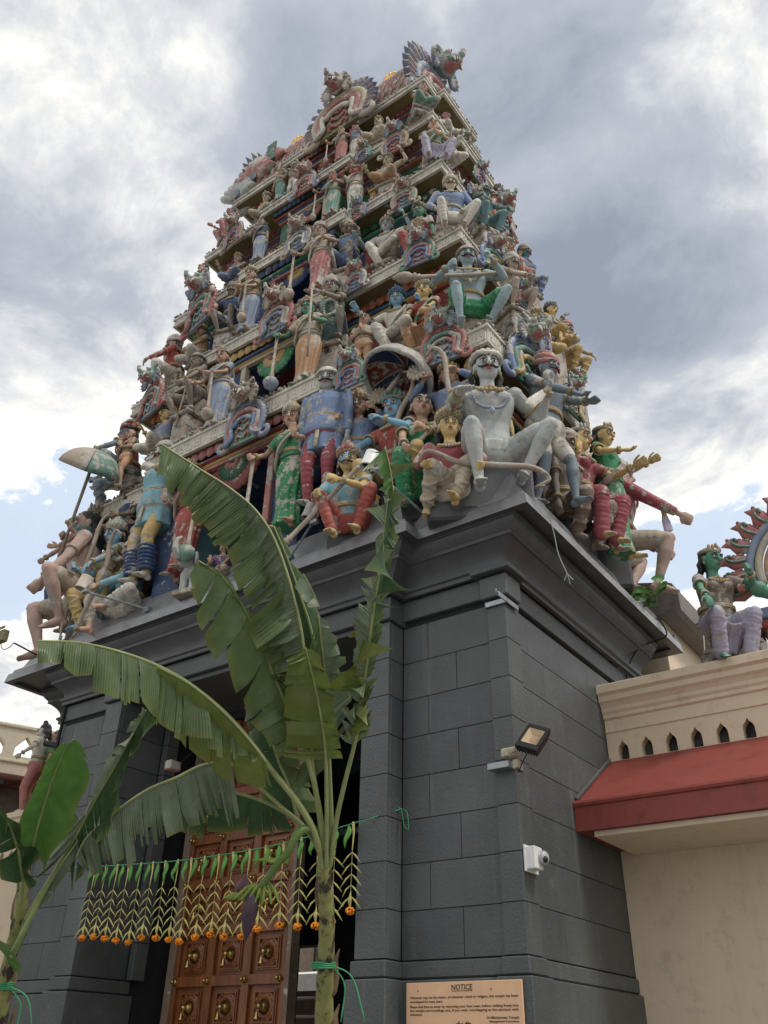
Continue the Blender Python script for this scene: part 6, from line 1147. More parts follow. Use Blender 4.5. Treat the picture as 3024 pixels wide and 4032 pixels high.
# ribbed hoods at the left end of the roof
hood=root('serpent_hood',(-6.35,.95,15.95),'ribbed pink and chalky blue serpent hoods at the left end of the roof','ornament')
for (cx,cz,R0,c1,c2) in ((-6.42,16.0,.62,'pale','steel'),(-5.95,16.25,.70,'rose','steel'),(-5.45,16.55,.42,'rose','sea')):
    o=V((-6.35,.95,15.95)); w=MB(); w2=MB()
    for q in range(9):
        a=PI*.10+PI*.72*q/8; d=V((math.cos(a)*.9,-.12,math.sin(a))); c=V((cx,.98,cz))-o
        w.tube([c,c+d*R0*.5+V((0,-.10,0)),c+d*R0*.9+V((0,-.07,0)),c+d*R0+V((0,.02,0))],[.05,.10*R0/.6,.085*R0/.6,.03],8,rnd=True)
    w.ell(V((cx,1.08,cz+.1))-o,(R0*.62,.14,R0*.62),None,12,8)
    w.obj('hood_ribs',P(c1,.6,.6),hood,smooth=True)
    for q in range(10): w2.tube([V((cx-.12+.02*math.sin(q),.80,cz+.06*q))-o,V((cx+.12,.80,cz+.06*q+.03))-o],.026,6,rnd=True)
    w2.obj('hood_belly',P(c2,.5,.5),hood,smooth=True)
PLANTS=[{'label': 'tall banana plant with torn leaves and a hanging flower tied before the gateway pier', 'loc': (-1.107, -1.175, -0.098), 'trunk': [(-1.107, -1.175, -0.098), (-0.964, -1.38, 0.236), (-0.828, -1.56, 0.55), (-0.718, -1.704, 0.831), (-0.653, -1.812, 1.027), (-0.593, -1.925, 1.224)], 'rad': (0.07, 0.05), 'tie': (-0.823, -1.59, 0.592), 'fruit': [(-0.559, -2.034, 1.392), (-0.548, -2.177, 1.396), (-0.574, -2.265, 1.335), (-0.627, -2.28, 1.23), (-0.702, -2.294, 1.159), (-0.807, -2.297, 1.047), (-0.889, -2.313, 0.992)], 'leaves': [{'mid': [(-0.587, -1.921, 1.224), (-0.482, -2.137, 1.491), (-0.374, -2.391, 1.808), (-0.246, -2.626, 2.12), (-0.112, -2.852, 2.425), (-0.034, -3.039, 2.631), (0.022, -3.249, 2.845), (0.05, -3.444, 3.014), (0.035, -3.626, 3.127), (-0.027, -3.819, 3.211), (-0.105, -4.008, 3.274), (-0.217, -4.248, 3.37)], 'start': 3, 'm': 'g', 'seed': 1, 'sp': 26, 'jag': 0.09, 'tw': 0.7, 'r0': 0.03, 'e1': [(-0.294, -2.886, 2.215), (-0.294, -3.012, 2.273), (-0.251, -3.17, 2.41), (-0.19, -3.354, 2.595), (-0.154, -3.553, 2.776), (-0.157, -3.746, 2.915), (-0.189, -3.917, 2.998), (-0.203, -4.059, 3.063), (-0.214, -4.242, 3.18)]}, {'mid': [(-0.154, -2.726, 2.17), (-0.066, -2.902, 2.396), (0.003, -3.079, 2.604), (0.05, -3.279, 2.822), (0.07, -3.464, 2.997), (0.047, -3.638, 3.117), (-0.022, -3.823, 3.207), (-0.109, -4.005, 3.278), (-0.228, -4.232, 3.377)], 'm': 'p', 'seed': 2, 'sp': 30, 'jag': 0.1, 'tw': 0.9, 'r0': 0.012, 'e1': [(-0.28, -2.772, 2.148), (-0.241, -2.962, 2.347), (-0.166, -3.146, 2.57), (-0.115, -3.292, 2.723), (-0.091, -3.455, 2.874), (-0.096, -3.627, 3.008), (-0.144, -3.788, 3.087), (-0.192, -3.946, 3.166), (-0.276, -4.171, 3.292)]}, {'mid': [(-0.574, -1.934, 1.252), (-0.471, -2.152, 1.519), (-0.404, -2.328, 1.697), (-0.349, -2.531, 1.899), (-0.323, -2.751, 2.096), (-0.295, -2.966, 2.29), (-0.268, -3.159, 2.453), (-0.253, -3.357, 2.612), (-0.265, -3.541, 2.728), (-0.321, -3.709, 2.784)], 'start': 3, 'm': 'gg', 'seed': 3, 'sp': 9, 'jag': 0.07, 'tw': 0.35, 'gap': 0.15, 'r0': 0.028, 'e1': [(-0.443, -2.659, 1.751), (-0.446, -2.867, 1.921), (-0.461, -2.998, 1.983), (-0.453, -3.131, 2.069), (-0.421, -3.309, 2.232), (-0.413, -3.48, 2.366), (-0.383, -3.613, 2.473), (-0.316, -3.782, 2.658)], 'e2': [(-0.336, -2.434, 1.791), (-0.284, -2.627, 1.993), (-0.274, -2.848, 2.19), (-0.267, -3.026, 2.331), (-0.245, -3.178, 2.453), (-0.234, -3.369, 2.615), (-0.247, -3.547, 2.737), (-0.314, -3.708, 2.789)]}, {'mid': [(-0.62, -1.855, 1.112), (-0.532, -2.117, 1.373), (-0.514, -2.359, 1.545), (-0.529, -2.603, 1.689), (-0.536, -2.851, 1.844), (-0.57, -3.108, 1.987), (-0.634, -3.367, 2.103), (-0.71, -3.596, 2.172), (-0.816, -3.825, 2.212), (-0.949, -4.052, 2.225), (-1.082, -4.247, 2.198)], 'start': 4, 'm': 'g', 'seed': 4, 'sp': 20, 'jag': 0.08, 'tw': 0.5, 'r0': 0.032, 'e1': [(-0.437, -2.88, 1.694), (-0.51, -3.033, 1.691), (-0.587, -3.216, 1.723), (-0.701, -3.442, 1.773), (-0.722, -3.638, 1.872), (-0.82, -3.868, 1.942), (-0.924, -4.08, 1.985), (-0.994, -4.29, 2.055)]}, {'mid': [(-0.399, -2.817, 1.688), (-0.418, -2.969, 1.792), (-0.48, -3.192, 1.944), (-0.572, -3.419, 2.073), (-0.681, -3.618, 2.151)], 'm': 'o', 'seed': 5, 'sp': 5, 'tw': 0.2, 'r0': 0.01, 'e1': [(-0.497, -2.624, 1.578), (-0.576, -2.749, 1.592), (-0.696, -2.92, 1.625), (-0.799, -3.169, 1.772), (-0.882, -3.439, 1.964)]}, {'mid': [(-0.593, -1.947, 1.252), (-0.609, -2.131, 1.411), (-0.678, -2.318, 1.527), (-0.745, -2.504, 1.641), (-0.834, -2.714, 1.767), (-0.972, -2.846, 1.749), (-1.135, -2.94, 1.66), (-1.293, -3.037, 1.581), (-1.463, -3.112, 1.461), (-1.677, -3.177, 1.288), (-1.758, -3.179, 1.16)], 'start': 4, 'm': 'p', 'seed': 6, 'sp': 30, 'jag': 0.16, 'tw': 1.2, 'gap': 0.5, 'r0': 0.02, 'e1': [(-0.863, -2.537, 1.426), (-0.962, -2.668, 1.443), (-1.136, -2.799, 1.391), (-1.318, -2.916, 1.312), (-1.496, -2.977, 1.168), (-1.64, -3.056, 1.079), (-1.7, -3.118, 1.045)]}, {'mid': [(-0.628, -1.941, 1.304), (-0.653, -2.108, 1.437), (-0.722, -2.267, 1.52), (-0.812, -2.422, 1.577), (-0.937, -2.583, 1.611), (-1.1, -2.741, 1.604), (-1.282, -2.869, 1.543), (-1.481, -2.967, 1.43)], 'start': 2, 'm': 'd', 'seed': 7, 'sp': 10, 'jag': 0.08, 'tw': 0.4, 'r0': 0.02, 'e1': [(-0.745, -2.074, 1.405), (-0.943, -2.254, 1.394), (-1.145, -2.425, 1.368), (-1.28, -2.571, 1.372), (-1.436, -2.742, 1.39), (-1.61, -2.882, 1.351)]}, {'mid': [(-0.61, -1.872, 1.234), (-0.435, -2.132, 1.682), (-0.293, -2.368, 2.069), (-0.195, -2.568, 2.37), (-0.14, -2.752, 2.612), (-0.115, -2.913, 2.797), (-0.097, -3.099, 3.007), (-0.092, -3.276, 3.194)], 'start': 2, 'm': 'dd', 'seed': 8, 'sp': 5, 'jag': 0.04, 'tw': 0.2, 'r0': 0.022, 'e1': [(-0.638, -2.436, 2.114), (-0.568, -2.685, 2.45), (-0.437, -2.842, 2.728), (-0.306, -2.907, 2.891), (-0.254, -3.051, 3.079), (-0.21, -3.2, 3.266)], 'e2': [(-0.293, -2.128, 2.139), (-0.201, -2.34, 2.449), (-0.18, -2.532, 2.67), (-0.164, -2.705, 2.861), (-0.174, -2.928, 3.092), (-0.199, -3.152, 3.31)]}, {'mid': [(0.064, -3.103, 2.844), (0.079, -3.028, 2.764), (0.087, -2.937, 2.657)], 'm': 'p', 'seed': 9, 'sp': 1, 'tw': 0.2, 'r0': 0.004, 'r1': 0.003, 'e1': [(0.052, -3.152, 2.746), (0.059, -3.078, 2.659), (0.076, -3.03, 2.615)]}, {'mid': [(-0.555, -1.941, 1.187), (-0.402, -2.15, 1.479), (-0.25, -2.376, 1.792), (-0.156, -2.554, 1.99), (-0.08, -2.741, 2.183), (-0.017, -2.934, 2.372)], 'start': 2, 'm': 'oo', 'seed': 10, 'sp': 7, 'jag': 0.07, 'tw': 0.4, 'gap': 0.12, 'r0': 0.02, 'e1': [(-0.4, -2.653, 1.778), (-0.277, -2.785, 1.946), (-0.177, -2.951, 2.135), (-0.056, -3.058, 2.269)], 'e2': [(-0.137, -2.319, 1.788), (-0.058, -2.507, 1.985), (0.013, -2.676, 2.151), (0.053, -2.864, 2.313)]}, {'mid': [(-0.584, -1.87, 1.2), (-0.452, -2.032, 1.444), (-0.304, -2.268, 1.795), (-0.162, -2.504, 2.14), (-0.057, -2.697, 2.398), (0.032, -2.878, 2.625)], 'start': 2, 'm': 'gp', 'seed': 11, 'sp': 9, 'jag': 0.12, 'tw': 0.8, 'gap': 0.4, 'r0': 0.024, 'e1': [(-0.574, -2.227, 1.679), (-0.457, -2.42, 1.948), (-0.289, -2.574, 2.213), (-0.14, -2.737, 2.474)], 'e2': [(-0.115, -2.27, 2.065), (-0.008, -2.422, 2.273), (0.021, -2.606, 2.448), (0.037, -2.797, 2.621)]}, {'mid': [(-0.654, -2.191, 1.501), (-0.599, -2.348, 1.655), (-0.572, -2.522, 1.806), (-0.524, -2.723, 2.009), (-0.47, -2.874, 2.155)], 'm': 'dg', 'seed': 12, 'sp': 4, 'tw': 0.2, 'r0': 0.016, 'e1': [(-0.967, -2.208, 1.603), (-0.918, -2.394, 1.757), (-0.823, -2.589, 1.965), (-0.709, -2.765, 2.169)], 'e2': [(-0.619, -1.975, 1.541), (-0.571, -2.183, 1.722), (-0.523, -2.388, 1.9), (-0.506, -2.634, 2.1)]}, {'mid': [(-0.57, -1.886, 1.197), (-0.402, -2.047, 1.435), (-0.218, -2.192, 1.669), (-0.046, -2.32, 1.871), (0.109, -2.456, 2.068), (0.249, -2.6, 2.259), (0.387, -2.741, 2.447), (0.538, -2.891, 2.655), (0.69, -3.035, 2.859), (0.831, -3.183, 3.057), (0.94, -3.33, 3.224), (1.006, -3.456, 3.324)], 'start': 3, 'm': 'pg', 'seed': 13, 'sp': 22, 'jag': 0.14, 'tw': 2.2, 'gap': 0.6, 'r0': 0.026, 'e1': [(-0.066, -2.416, 1.881), (0.05, -2.579, 2.075), (0.224, -2.697, 2.265), (0.363, -2.878, 2.502), (0.553, -2.976, 2.683), (0.709, -3.135, 2.91), (0.849, -3.262, 3.08), (0.953, -3.411, 3.245), (0.996, -3.502, 3.281)], 'e2': [(0.068, -2.329, 1.914), (0.213, -2.492, 2.135), (0.348, -2.617, 2.298), (0.509, -2.761, 2.51), (0.652, -2.914, 2.716), (0.807, -3.074, 2.943), (0.932, -3.192, 3.087), (1.003, -3.325, 3.202), (1.054, -3.441, 3.276)]}, {'mid': [(0.027, -2.386, 2.005), (0.158, -2.503, 2.211), (0.237, -2.655, 2.413), (0.345, -2.743, 2.561)], 'm': 'o', 'seed': 14, 'sp': 3, 'tw': 1.6, 'r0': 0.006, 'e1': [(-0.014, -2.451, 1.863), (0.13, -2.535, 2.04), (0.215, -2.723, 2.292), (0.35, -2.851, 2.516)]}, {'mid': [(0.941, -3.326, 3.01), (0.843, -3.225, 2.854), (0.735, -3.11, 2.671), (0.615, -3.0, 2.485)], 'm': 'd', 'seed': 15, 'sp': 9, 'tw': 2.5, 'jag': 0.2, 'gap': 0.7, 'r0': 0.005, 'e1': [(0.982, -3.29, 2.91), (0.884, -3.189, 2.755), (0.791, -3.064, 2.574), (0.677, -2.971, 2.414)]}, {'mid': [(1.051, -3.516, 3.256), (1.037, -3.444, 3.154), (1.012, -3.366, 3.032)], 'm': 'b', 'seed': 16, 'sp': 2, 'tw': 0.8, 'r0': 0.005, 'e1': [(1.027, -3.55, 3.184), (0.997, -3.485, 3.075), (0.995, -3.4, 2.967)]}]}, {'label': 'banana plant with one broad bright leaf at the left edge', 'loc': (-2.779, -2.75, -0.136), 'trunk': [(-2.779, -2.75, -0.136), (-2.637, -2.902, 0.185), (-2.516, -3.013, 0.436), (-2.395, -3.098, 0.655), (-2.272, -3.182, 0.873), (-2.175, -3.284, 1.091)], 'rad': (0.052, 0.038), 'tie': (-2.536, -3.006, 0.409), 'leaves': [{'mid': [(-2.264, -3.176, 0.873), (-2.132, -3.285, 1.027), (-2.0, -3.372, 1.151), (-1.853, -3.465, 1.299), (-1.697, -3.551, 1.445), (-1.538, -3.631, 1.587), (-1.386, -3.694, 1.7), (-1.271, -3.725, 1.74)], 'start': 2, 'm': 'bb', 'seed': 21, 'sp': 2, 'tw': 0.1, 'jag': 0.02, 'gap': 0.05, 'r0': 0.022, 'e1': [(-2.062, -3.405, 1.062), (-1.959, -3.51, 1.183), (-1.833, -3.617, 1.328), (-1.636, -3.691, 1.496), (-1.488, -3.756, 1.61), (-1.311, -3.788, 1.709)], 'e2': [(-1.924, -3.298, 1.037), (-1.799, -3.366, 1.133), (-1.611, -3.408, 1.253), (-1.415, -3.483, 1.422), (-1.236, -3.556, 1.574), (-1.197, -3.725, 1.715)]}, {'mid': [(-2.4, -3.08, 0.628), (-2.238, -3.134, 0.818), (-2.034, -3.166, 1.021), (-1.83, -3.199, 1.224), (-1.595, -3.25, 1.48), (-1.37, -3.287, 1.708), (-1.187, -3.322, 1.894), (-1.068, -3.348, 2.011)], 'start': 3, 'm': 'dp', 'seed': 22, 'sp': 16, 'tw': 1.0, 'jag': 0.14, 'gap': 0.4, 'r0': 0.03, 'e1': [(-1.881, -3.088, 0.946), (-1.69, -3.135, 1.161), (-1.497, -3.158, 1.348), (-1.331, -3.243, 1.586), (-1.157, -3.279, 1.771), (-1.015, -3.342, 1.96)], 'e2': [(-2.087, -3.261, 1.027), (-1.879, -3.275, 1.216), (-1.671, -3.289, 1.404), (-1.395, -3.337, 1.699), (-1.185, -3.369, 1.913), (-1.055, -3.373, 2.017)]}, {'mid': [(-2.314, -3.135, 0.59), (-2.124, -3.177, 0.82), (-1.908, -3.213, 1.064), (-1.729, -3.221, 1.24)], 'm': 'p', 'seed': 23, 'sp': 2, 'tw': 0.3, 'r0': 0.03, 'pet': 1, 'e1': [(-2.303, -3.099, 0.593), (-2.09, -3.158, 0.864), (-1.84, -3.158, 1.096), (-1.638, -3.172, 1.3)]}, {'mid': [(-2.272, -3.182, 0.873), (-2.108, -3.325, 1.019), (-1.974, -3.486, 1.159), (-1.872, -3.665, 1.293), (-1.828, -3.861, 1.395), (-1.847, -4.061, 1.442)], 'start': 1, 'm': 'dd', 'seed': 24, 'sp': 6, 'tw': 0.4, 'r0': 0.025, 'e1': [(-2.05, -3.353, 0.923), (-1.867, -3.497, 1.088), (-1.735, -3.654, 1.221), (-1.661, -3.808, 1.298), (-1.718, -4.054, 1.368)], 'e2': [(-2.083, -3.505, 0.991), (-1.987, -3.67, 1.1), (-1.967, -3.825, 1.129), (-1.902, -3.986, 1.206), (-1.827, -4.157, 1.303)]}, {'mid': [(-2.465, -3.041, 0.518), (-2.361, -3.168, 0.589), (-2.307, -3.33, 0.656)], 'm': 'b', 'seed': 25, 'sp': 1, 'tw': 0.1, 'r0': 0.008, 'e1': [(-2.346, -3.031, 0.43), (-2.192, -3.143, 0.529), (-2.139, -3.325, 0.621)]}]}]
# ---------------------------------------------------------------- wooden door leaf with brass bells
def wood():
    m,t,b=nt('varnished_teak'); L=t.links.new; co_=coords(t,False)
    mp=N(t,'ShaderNodeMapping'); L(co_,mp.inputs[0]); mp.inputs['Scale'].default_value=(14,14,1.2); n=noise(t,mp.outputs[0],3,6,.6); n2=noise(t,co_,3,5,.6)
    c=mixc(t,ramp(t,n,.3,.7),(.13,.042,.014,1),(.34,.12,.036,1)); c=mixc(t,ramp(t,n2,.3,.8),c,mixc(t,.6,c,(.05,.015,.006,1)))
    L(c,b.inputs['Base Color']); b.inputs['Roughness'].default_value=.38; return m
TEAK=wood(); BRASS=plain('polished_brass',(.55,.38,.14),.28,1,.2)
DL=(-5.25,1.0,-1.6); dr=root('temple_door',DL,'tall carved brown door leaf studded with brass knobs and bells','door')
W_=1.77; z0=-1.55; zt=3.88
w=MB(); w.box(0,W_,.03,.08,z0+1.6,zt+1.6); 
cw=W_/3; rows=[.77+.533*(i-4) for i in range(10)]  # rail heights (camera level = 0)
xs=[0,cw,2*cw,W_]
for i,x in enumerate(xs): a=max(x-.055,0) if i else 0; b=min(x+.055,W_) if i<3 else W_; w.bbox(a,b,-.02,.03,z0+1.6,zt+1.6,.006)
for z in rows:
    for i in range(3): w.bbox(xs[i]+.055,xs[i+1]-.055,-.02,.03,z+1.6-.055,z+1.6+.055,.006)
w.obj('door_frame',TEAK,dr)
w=MB(); bells=0
for j,z in enumerate(rows[:-1]):
    zc=z+.2665+1.6
    for i in range(3):
        xc=(xs[i]+xs[i+1])/2
        for e,y in((.175,.012),(.155,.0)):
            for s0,s1,t0,t1 in((-e,e,-e-.0,-e+.018),(-e,e,e-.018,e),(-e,-e+.018,-e+.018,e-.018),(e-.018,e,-e+.018,e-.018)): w.box(xc+s0,xc+s1,y,y+.018,zc+t0,zc+t1)
w.obj('panel_moulding',TEAK,dr)
car=P('maroon',0,.2)
for j,z in enumerate(rows[:-1]):
    zc=z+.2665+1.6
    if zc-1.6>2.9 or zc-1.6<-.3: continue
    for i in range(3):
        xc=(xs[i]+xs[i+1])/2; w=MB()
        w.lathe((xc,.03,zc),[(.165,0),(.165,.012),(.155,.022),(.120,.020),(.112,.030),(.095,.030),(.085,.020),(.01,.022)],24,Matrix(((1,0,0),(0,0,-1),(0,1,0))),0,12,.035)
        for q in range(12): a=q*PI/6; w.ell((xc+.137*math.cos(a),.010,zc+.137*math.sin(a)),(.022,.010,.022),None,8,5)
        rs=w.obj('carved_rosette',TEAK,dr,smooth=True)
        b=MB(); MY=Matrix(((1,0,0),(0,0,-1),(0,1,0)))
        b.lathe((xc,.0,zc),[(.068,0),(.072,.010),(.052,.016),(.056,.028),(.034,.034),(.034,.060),(.026,.066),(.028,.090),(.005,.10)],16,MY); 
        b.tube([(xc+.012*math.cos(t),-.078,zc-.022+.02*math.sin(t)) for t in [2*PI*k/10 for k in range(10)]],.004,5,closed=True)
        b.lathe((xc-.02,-.078,zc-.045),[(.004,0),(.012,-.004),(.016,-.03),(.022,-.055),(.036,-.072),(.034,-.078),(.004,-.078)],12); b.ell((xc-.02,-.078,zc-.132),.009,None,6,4)
        b.obj('bell',BRASS,dr,smooth=True)
MY=Matrix(((1,0,0),(0,0,-1),(0,1,0)))
for z in rows:
    if z>3.2 or z<-.3: continue
    for x in(.06,cw,2*cw,W_-.06):
        b=MB(); b.lathe((x,-.02,z+1.6),[(.040,0),(.040,.010),(.028,.016),(.033,.026),(.026,.040),(.017,.043),(.022,.054),(.020,.074),(.004,.082)],12,MY); b.obj('knob',BRASS,dr,smooth=True)
w=MB(); w.box(-.12,-.0,-.03,.12,0,zt+1.6); w.box(W_,W_+.06,-.02,.12,0,zt+1.6); w.obj('door_edge',P('brown',0,.2),dr)
# ---------------------------------------------------------------- notice board
nb=root('notice_board',(-.575,-.085,-.2),'peach coloured notice board in English and Chinese screwed to the right pier','notice board')
w=MB(); w.bbox(-.56,.55,-.0,.018,-.35,.787,.004); w.obj('board',plain('peach_board',(.74,.46,.28),.5,0,.05),nb)
INK=plain('black_ink',(.02,.015,.012),.6)
def text(s,x,z,size,al='LEFT',bold=False,wdt=None):
    c=bpy.data.curves.new('t','FONT'); c.body=s; c.size=size; c.align_x=al; c.extrude=.0004; c.offset=.0004*size/.034; c.resolution_u=2
    z=.787-(.787-z)*.745; c.size=size*.78
    o=bpy.data.objects.new('t',c); C.objects.link(o); bpy.context.view_layer.update(); dg=bpy.context.evaluated_depsgraph_get()
    me=bpy.data.meshes.new_from_object(o.evaluated_get(dg)); bpy.data.objects.remove(o); me.materials.clear(); me.materials.append(INK)
    xs_=[v.co.x for v in me.vertices]; k=1
    if wdt and xs_: k=wdt/(max(xs_)-min(xs_)); 
    for v in me.vertices: v.co.x=(v.co.x-(min(xs_) if wdt else 0))*k
    o=bpy.data.objects.new('lettering',me); C.objects.link(o); o.parent=nb; o.location=(x,-.0015,z); o.rotation_euler=(PI/2,0,0); return o
ct=-.005
text('NOTICE',ct-.10,.705,.072,bold=True,wdt=.20)
w=MB(); w.box(ct-.10,ct+.10,-.003,-.001,.716,.720); w.obj('underline',INK,nb)
L0=-.52; FW=1.03
for i,(s,wd_) in enumerate((('Whoever may be the visitor, of whatever creed or religion, this temple has been',FW),('worshipped for many years.',.33))): text(s,L0,.625-.040*i,.034,wdt=wd_,bold=True)
for i,(s,wd_) in enumerate((('Please feel free to enter by removing your foot wear, before walking freely into',FW),('the temple surroundings and, if you wish, worshipping at the sanctum with',FW),('reverence.',.125))): text(s,L0,.535-.037*i,.034,wdt=wd_,bold=True)
text('Sri Mariamman Temple',.51-.29,.425,.034,wdt=.29,bold=True); text('Management Committee',.51-.265,.392,.026,wdt=.265,bold=True)
def strokes(ls,x,z,s,nm='lettering'):
    w=MB()
    for l in ls:
        for a,b in zip(l[:-1],l[1:]):
            p=V((x+a[0]*s,-.002,z+a[1]*s));q=V((x+b[0]*s,-.002,z+b[1]*s)); w.tube([p,q],.0042,4)
    w.obj(nm,INK,nb)
strokes([[(.0,.74),(1,.74)],[(.42,1),(.3,.6),(.05,.35)],[(.25,.5),(.25,.12)],[(.25,.5),(.82,.5),(.82,.18),(.74,.14)],[(.53,.66),(.53,0)]],ct-.062,.435,.066)
strokes([[(.25,.98),(.1,.75)],[(.18,.80),(.88,.80)],[(.5,1),(.5,.52)],[(.0,.52),(1,.52)],[(.2,.38),(.2,.02)],[(.2,.38),(.82,.38),(.82,.02),(.2,.02)]],ct+.020,.435,.064)
w=MB()
for x in(-.44,.27): w.ell((x,-.003,.725),(.008,.003,.008),None,8,4)
w.obj('screws',plain('rusty_screw',(.2,.14,.1),.5),nb)
# ---------------------------------------------------------------- lamps, cameras, brackets
BLK=plain('black_metal',(.02,.02,.022),.45,.3); GAL=plain('galvanised_steel',(.34,.36,.38),.4,.7,.2); WHT=plain('white_plastic',(.72,.72,.70),.4,0,.05)
def can(p,base,label,colr,wantyaw=0):
    p=V(p);base=V(base); T=root('lamp_on_arm',base,label,'lamp','lamps on arms along the cornice')
    w=MB(); M=Matrix.Rotation(.25,3,'Y')@Matrix.Rotation(-.15,3,'X'); c=p-base
    w.lathe(c,[(.085,.11),(.088,.10),(.088,-.06),(.094,-.065),(.094,-.09),(.086,-.088),(.080,-.04)],24,M); w.obj('lamp_can',colr,T,smooth=True)
    w=MB(); w.lathe(c,[(.082,-.045),(.05,-.03),(.01,-.02)],20,M); w.ell(c+M@V((0,0,-.04)),.02,None,8,6); w.obj('lamp_reflector',BLK,T,smooth=True)
    w=MB(); w.tube([c+V((.0,.0,-.11)),c+V((.10,.02,-.06)),c+V((.09,.02,.02))],.008,6); w.bbox(c.x+.02,c.x+.12,c.y-.03,c.y+.03,c.z-.16,c.z-.11,.006); w.obj('lamp_bracket',GAL,T)
    w=MB(); w.tube([c+V((.05,0,-.13)),V((0,0,.02))],.014,8); w.bbox(-.04,.04,-.04,.04,-.02,.05,.006); w.obj('arm',P('slate',.3,.5),T)
    w=MB(); w.tube(cr([c+V((-.02,0,-.09)),c+V((.02,0,-.16)),c+V((.08,0,-.13)),c+V((.06,0,-.02))],12),.006,6); w.obj('wire',BLK,T)
can((-.93,-1.1,5.42),(-.68,-.30,4.99),'white cylindrical lamp on an arm in front of the blue king',WHT)
can((-2.02,-.78,5.32),(-2.55,-.50,5.02),'grey cylindrical lamp on the cornice below the soldier in blue',plain('lamp_grey',(.33,.32,.30),.5))
can((-5.72,-1.1,5.36),(-5.05,-.50,5.02),'tan cylindrical lamp on a long arm below the left archer',plain('lamp_tan',(.50,.44,.36),.5))
T=root('bracket_floodlight',(-7.60,-.42,5.02),'small boxy floodlight on a rod sticking out at the left cornice end','lamp')
w=MB(); w.tube([(0,0,.0),(-.03,-.38,.06)],.012,8); w.obj('arm',BLK,T)
w=MB(); M=Matrix.Rotation(-.3,3,'Z'); w.bbox(-.16,.00,-.60,-.50,.02,.20,.01); w.bbox(-.17,.02,-.62,-.60,.20,.24,.004); w.obj('lamp_body',P('olive',.2,.4),T)
w=MB(); w.tube(cr([(-.1,-.55,.02),(-.06,-.5,-.08),(.02,-.45,-.04),(-.01,-.4,.05)],12),.006,5); w.obj('wire',BLK,T)
# big floodlight on the corner pilaster
fl=root('floodlight',(-.02,-.08,2.33),'black rectangular floodlight on a rusty cream bracket at the right pier corner','lamp')
M=Matrix.Rotation(math.radians(-40),3,'Z')@Matrix.Rotation(math.radians(-28),3,'Y')@Matrix.Rotation(math.radians(18),3,'X')
def tf(w,o,M): w.v=[tuple(V(o)+M@V(p)) for p in w.v]; return w
o=(.30,-.10,.12)
M=Matrix.Rotation(math.radians(22),3,'Z')@Matrix.Rotation(math.radians(-30),3,'X')@Matrix.Rotation(math.radians(26),3,'Y')
w=MB(); 
for a,b,c,d in((-.105,.105,.10,.15),(-.105,.105,-.15,-.085),(-.105,-.075,-.085,.10),(.075,.105,-.085,.10)): w.bbox(a,b,-.025,.02,c,d,.005)
w.bbox(-.10,.10,.021,.05,-.145,.145,.008)
for i in range(7): w.box(-.09+.028*i,-.082+.028*i,.05,.085,-.12,.12)
tf(w,o,M).obj('lamp_housing',BLK,fl)
w=MB(); w.add([(-.075,-.02,-.085),(.075,-.02,-.085),(.075,-.02,.10),(-.075,-.02,.10),(-.03,.018,-.03),(.03,.018,-.03),(.03,.018,.05),(-.03,.018,.05)],[(0,1,5,4),(1,2,6,5),(2,3,7,6),(3,0,4,7),(4,5,6,7)]); tf(w,o,M).obj('reflector',plain('dusty_reflector',(.45,.33,.22),.3,.5),fl)
CRM=P('cream',.2,.7)
w=MB(); w.bbox(-.06,.10,-.05,.03,.02,.10,.01); w.tube([(.02,-.02,.05),(.20,-.06,.09)],.035,6); w.obj('bracket_arm',CRM,fl)
w=MB(); w.bbox(-.225,.0,-.012,.08,-.06,.00,.004); w.bbox(.02,.035,.08,.20,-.06,.0,.003); w.obj('clamp_strap',GAL,fl); 
w=MB(); w.bbox(.06,.12,-.06,-.01,-.10,-.02,.006); w.obj('junction_box',P('cream',.1,.3),fl)
w=MB(); w.tube(cr([(.22,-.08,.0),(.17,-.09,-.08),(.12,-.07,-.14),(.10,-.05,-.08)],14),.006,6); w.tube(cr([(-.05,-.04,.08),(-.10,-.04,.10),(-.12,-.03,.18)],10),.005,5); w.obj('cables',BLK,fl)
w=MB(); w.bbox(-.225,.035,-.03,-.015,3.93,3.985,.003); w.bbox(.02,.035,-.19,.22,3.93,3.985,.003); w.bbox(-.225,-.21,-.03,.05,3.93,3.985,.002); w.tube([(.028,-.2,3.96),(.028,-.23,3.96),(.028,-.24,3.99)],.012,6); 
tag(w.obj('steel_clamp',GAL),'perforated steel strap clamped round the top of the right pier','bracket')
# security camera
cc=root('security_camera',(.035,.14,1.50),'white security camera box with a grey dome eye on the side wall','camera'); cc.scale=(.8,.8,.8)
w=MB(); w.bbox(-.02,.10,-.14,.04,-.10,.13,.008); w.bbox(-.035,-.01,-.15,.14,-.12,.15,.004); w.obj('junction_box',WHT,cc)
w=MB(); w.ell((.135,-.0,.02),(.05,.075,.075),None,16,10); w.lathe((.08,0,.02),[(.08,0),(.08,.03),(.06,.04)],16,Matrix(((0,0,1),(0,1,0),(-1,0,0)))); w.obj('camera_dome',plain('grey_plastic',(.38,.39,.40),.35),cc,smooth=True)
w=MB(); w.ell((.168,-.038,-.005),(.026,.036,.036),None,12,8); w.obj('camera_lens',plain('lens_glass',(.015,.015,.02),.1),cc,smooth=True)
cb_=root('passage_lamp',(-4.9,.2,3.1),'small pinkish lamp fixed inside the gateway above the banana leaves','lamp')
w=MB(); w.bbox(-.06,.06,-.1,.08,-.06,.06,.015); w.obj('lamp_body',P('rose',.6,.4),cb_); w=MB(); w.tube([(0,.05,0),(.05,.3,.3)],.012,6); w.obj('stalk',BLK,cb_)
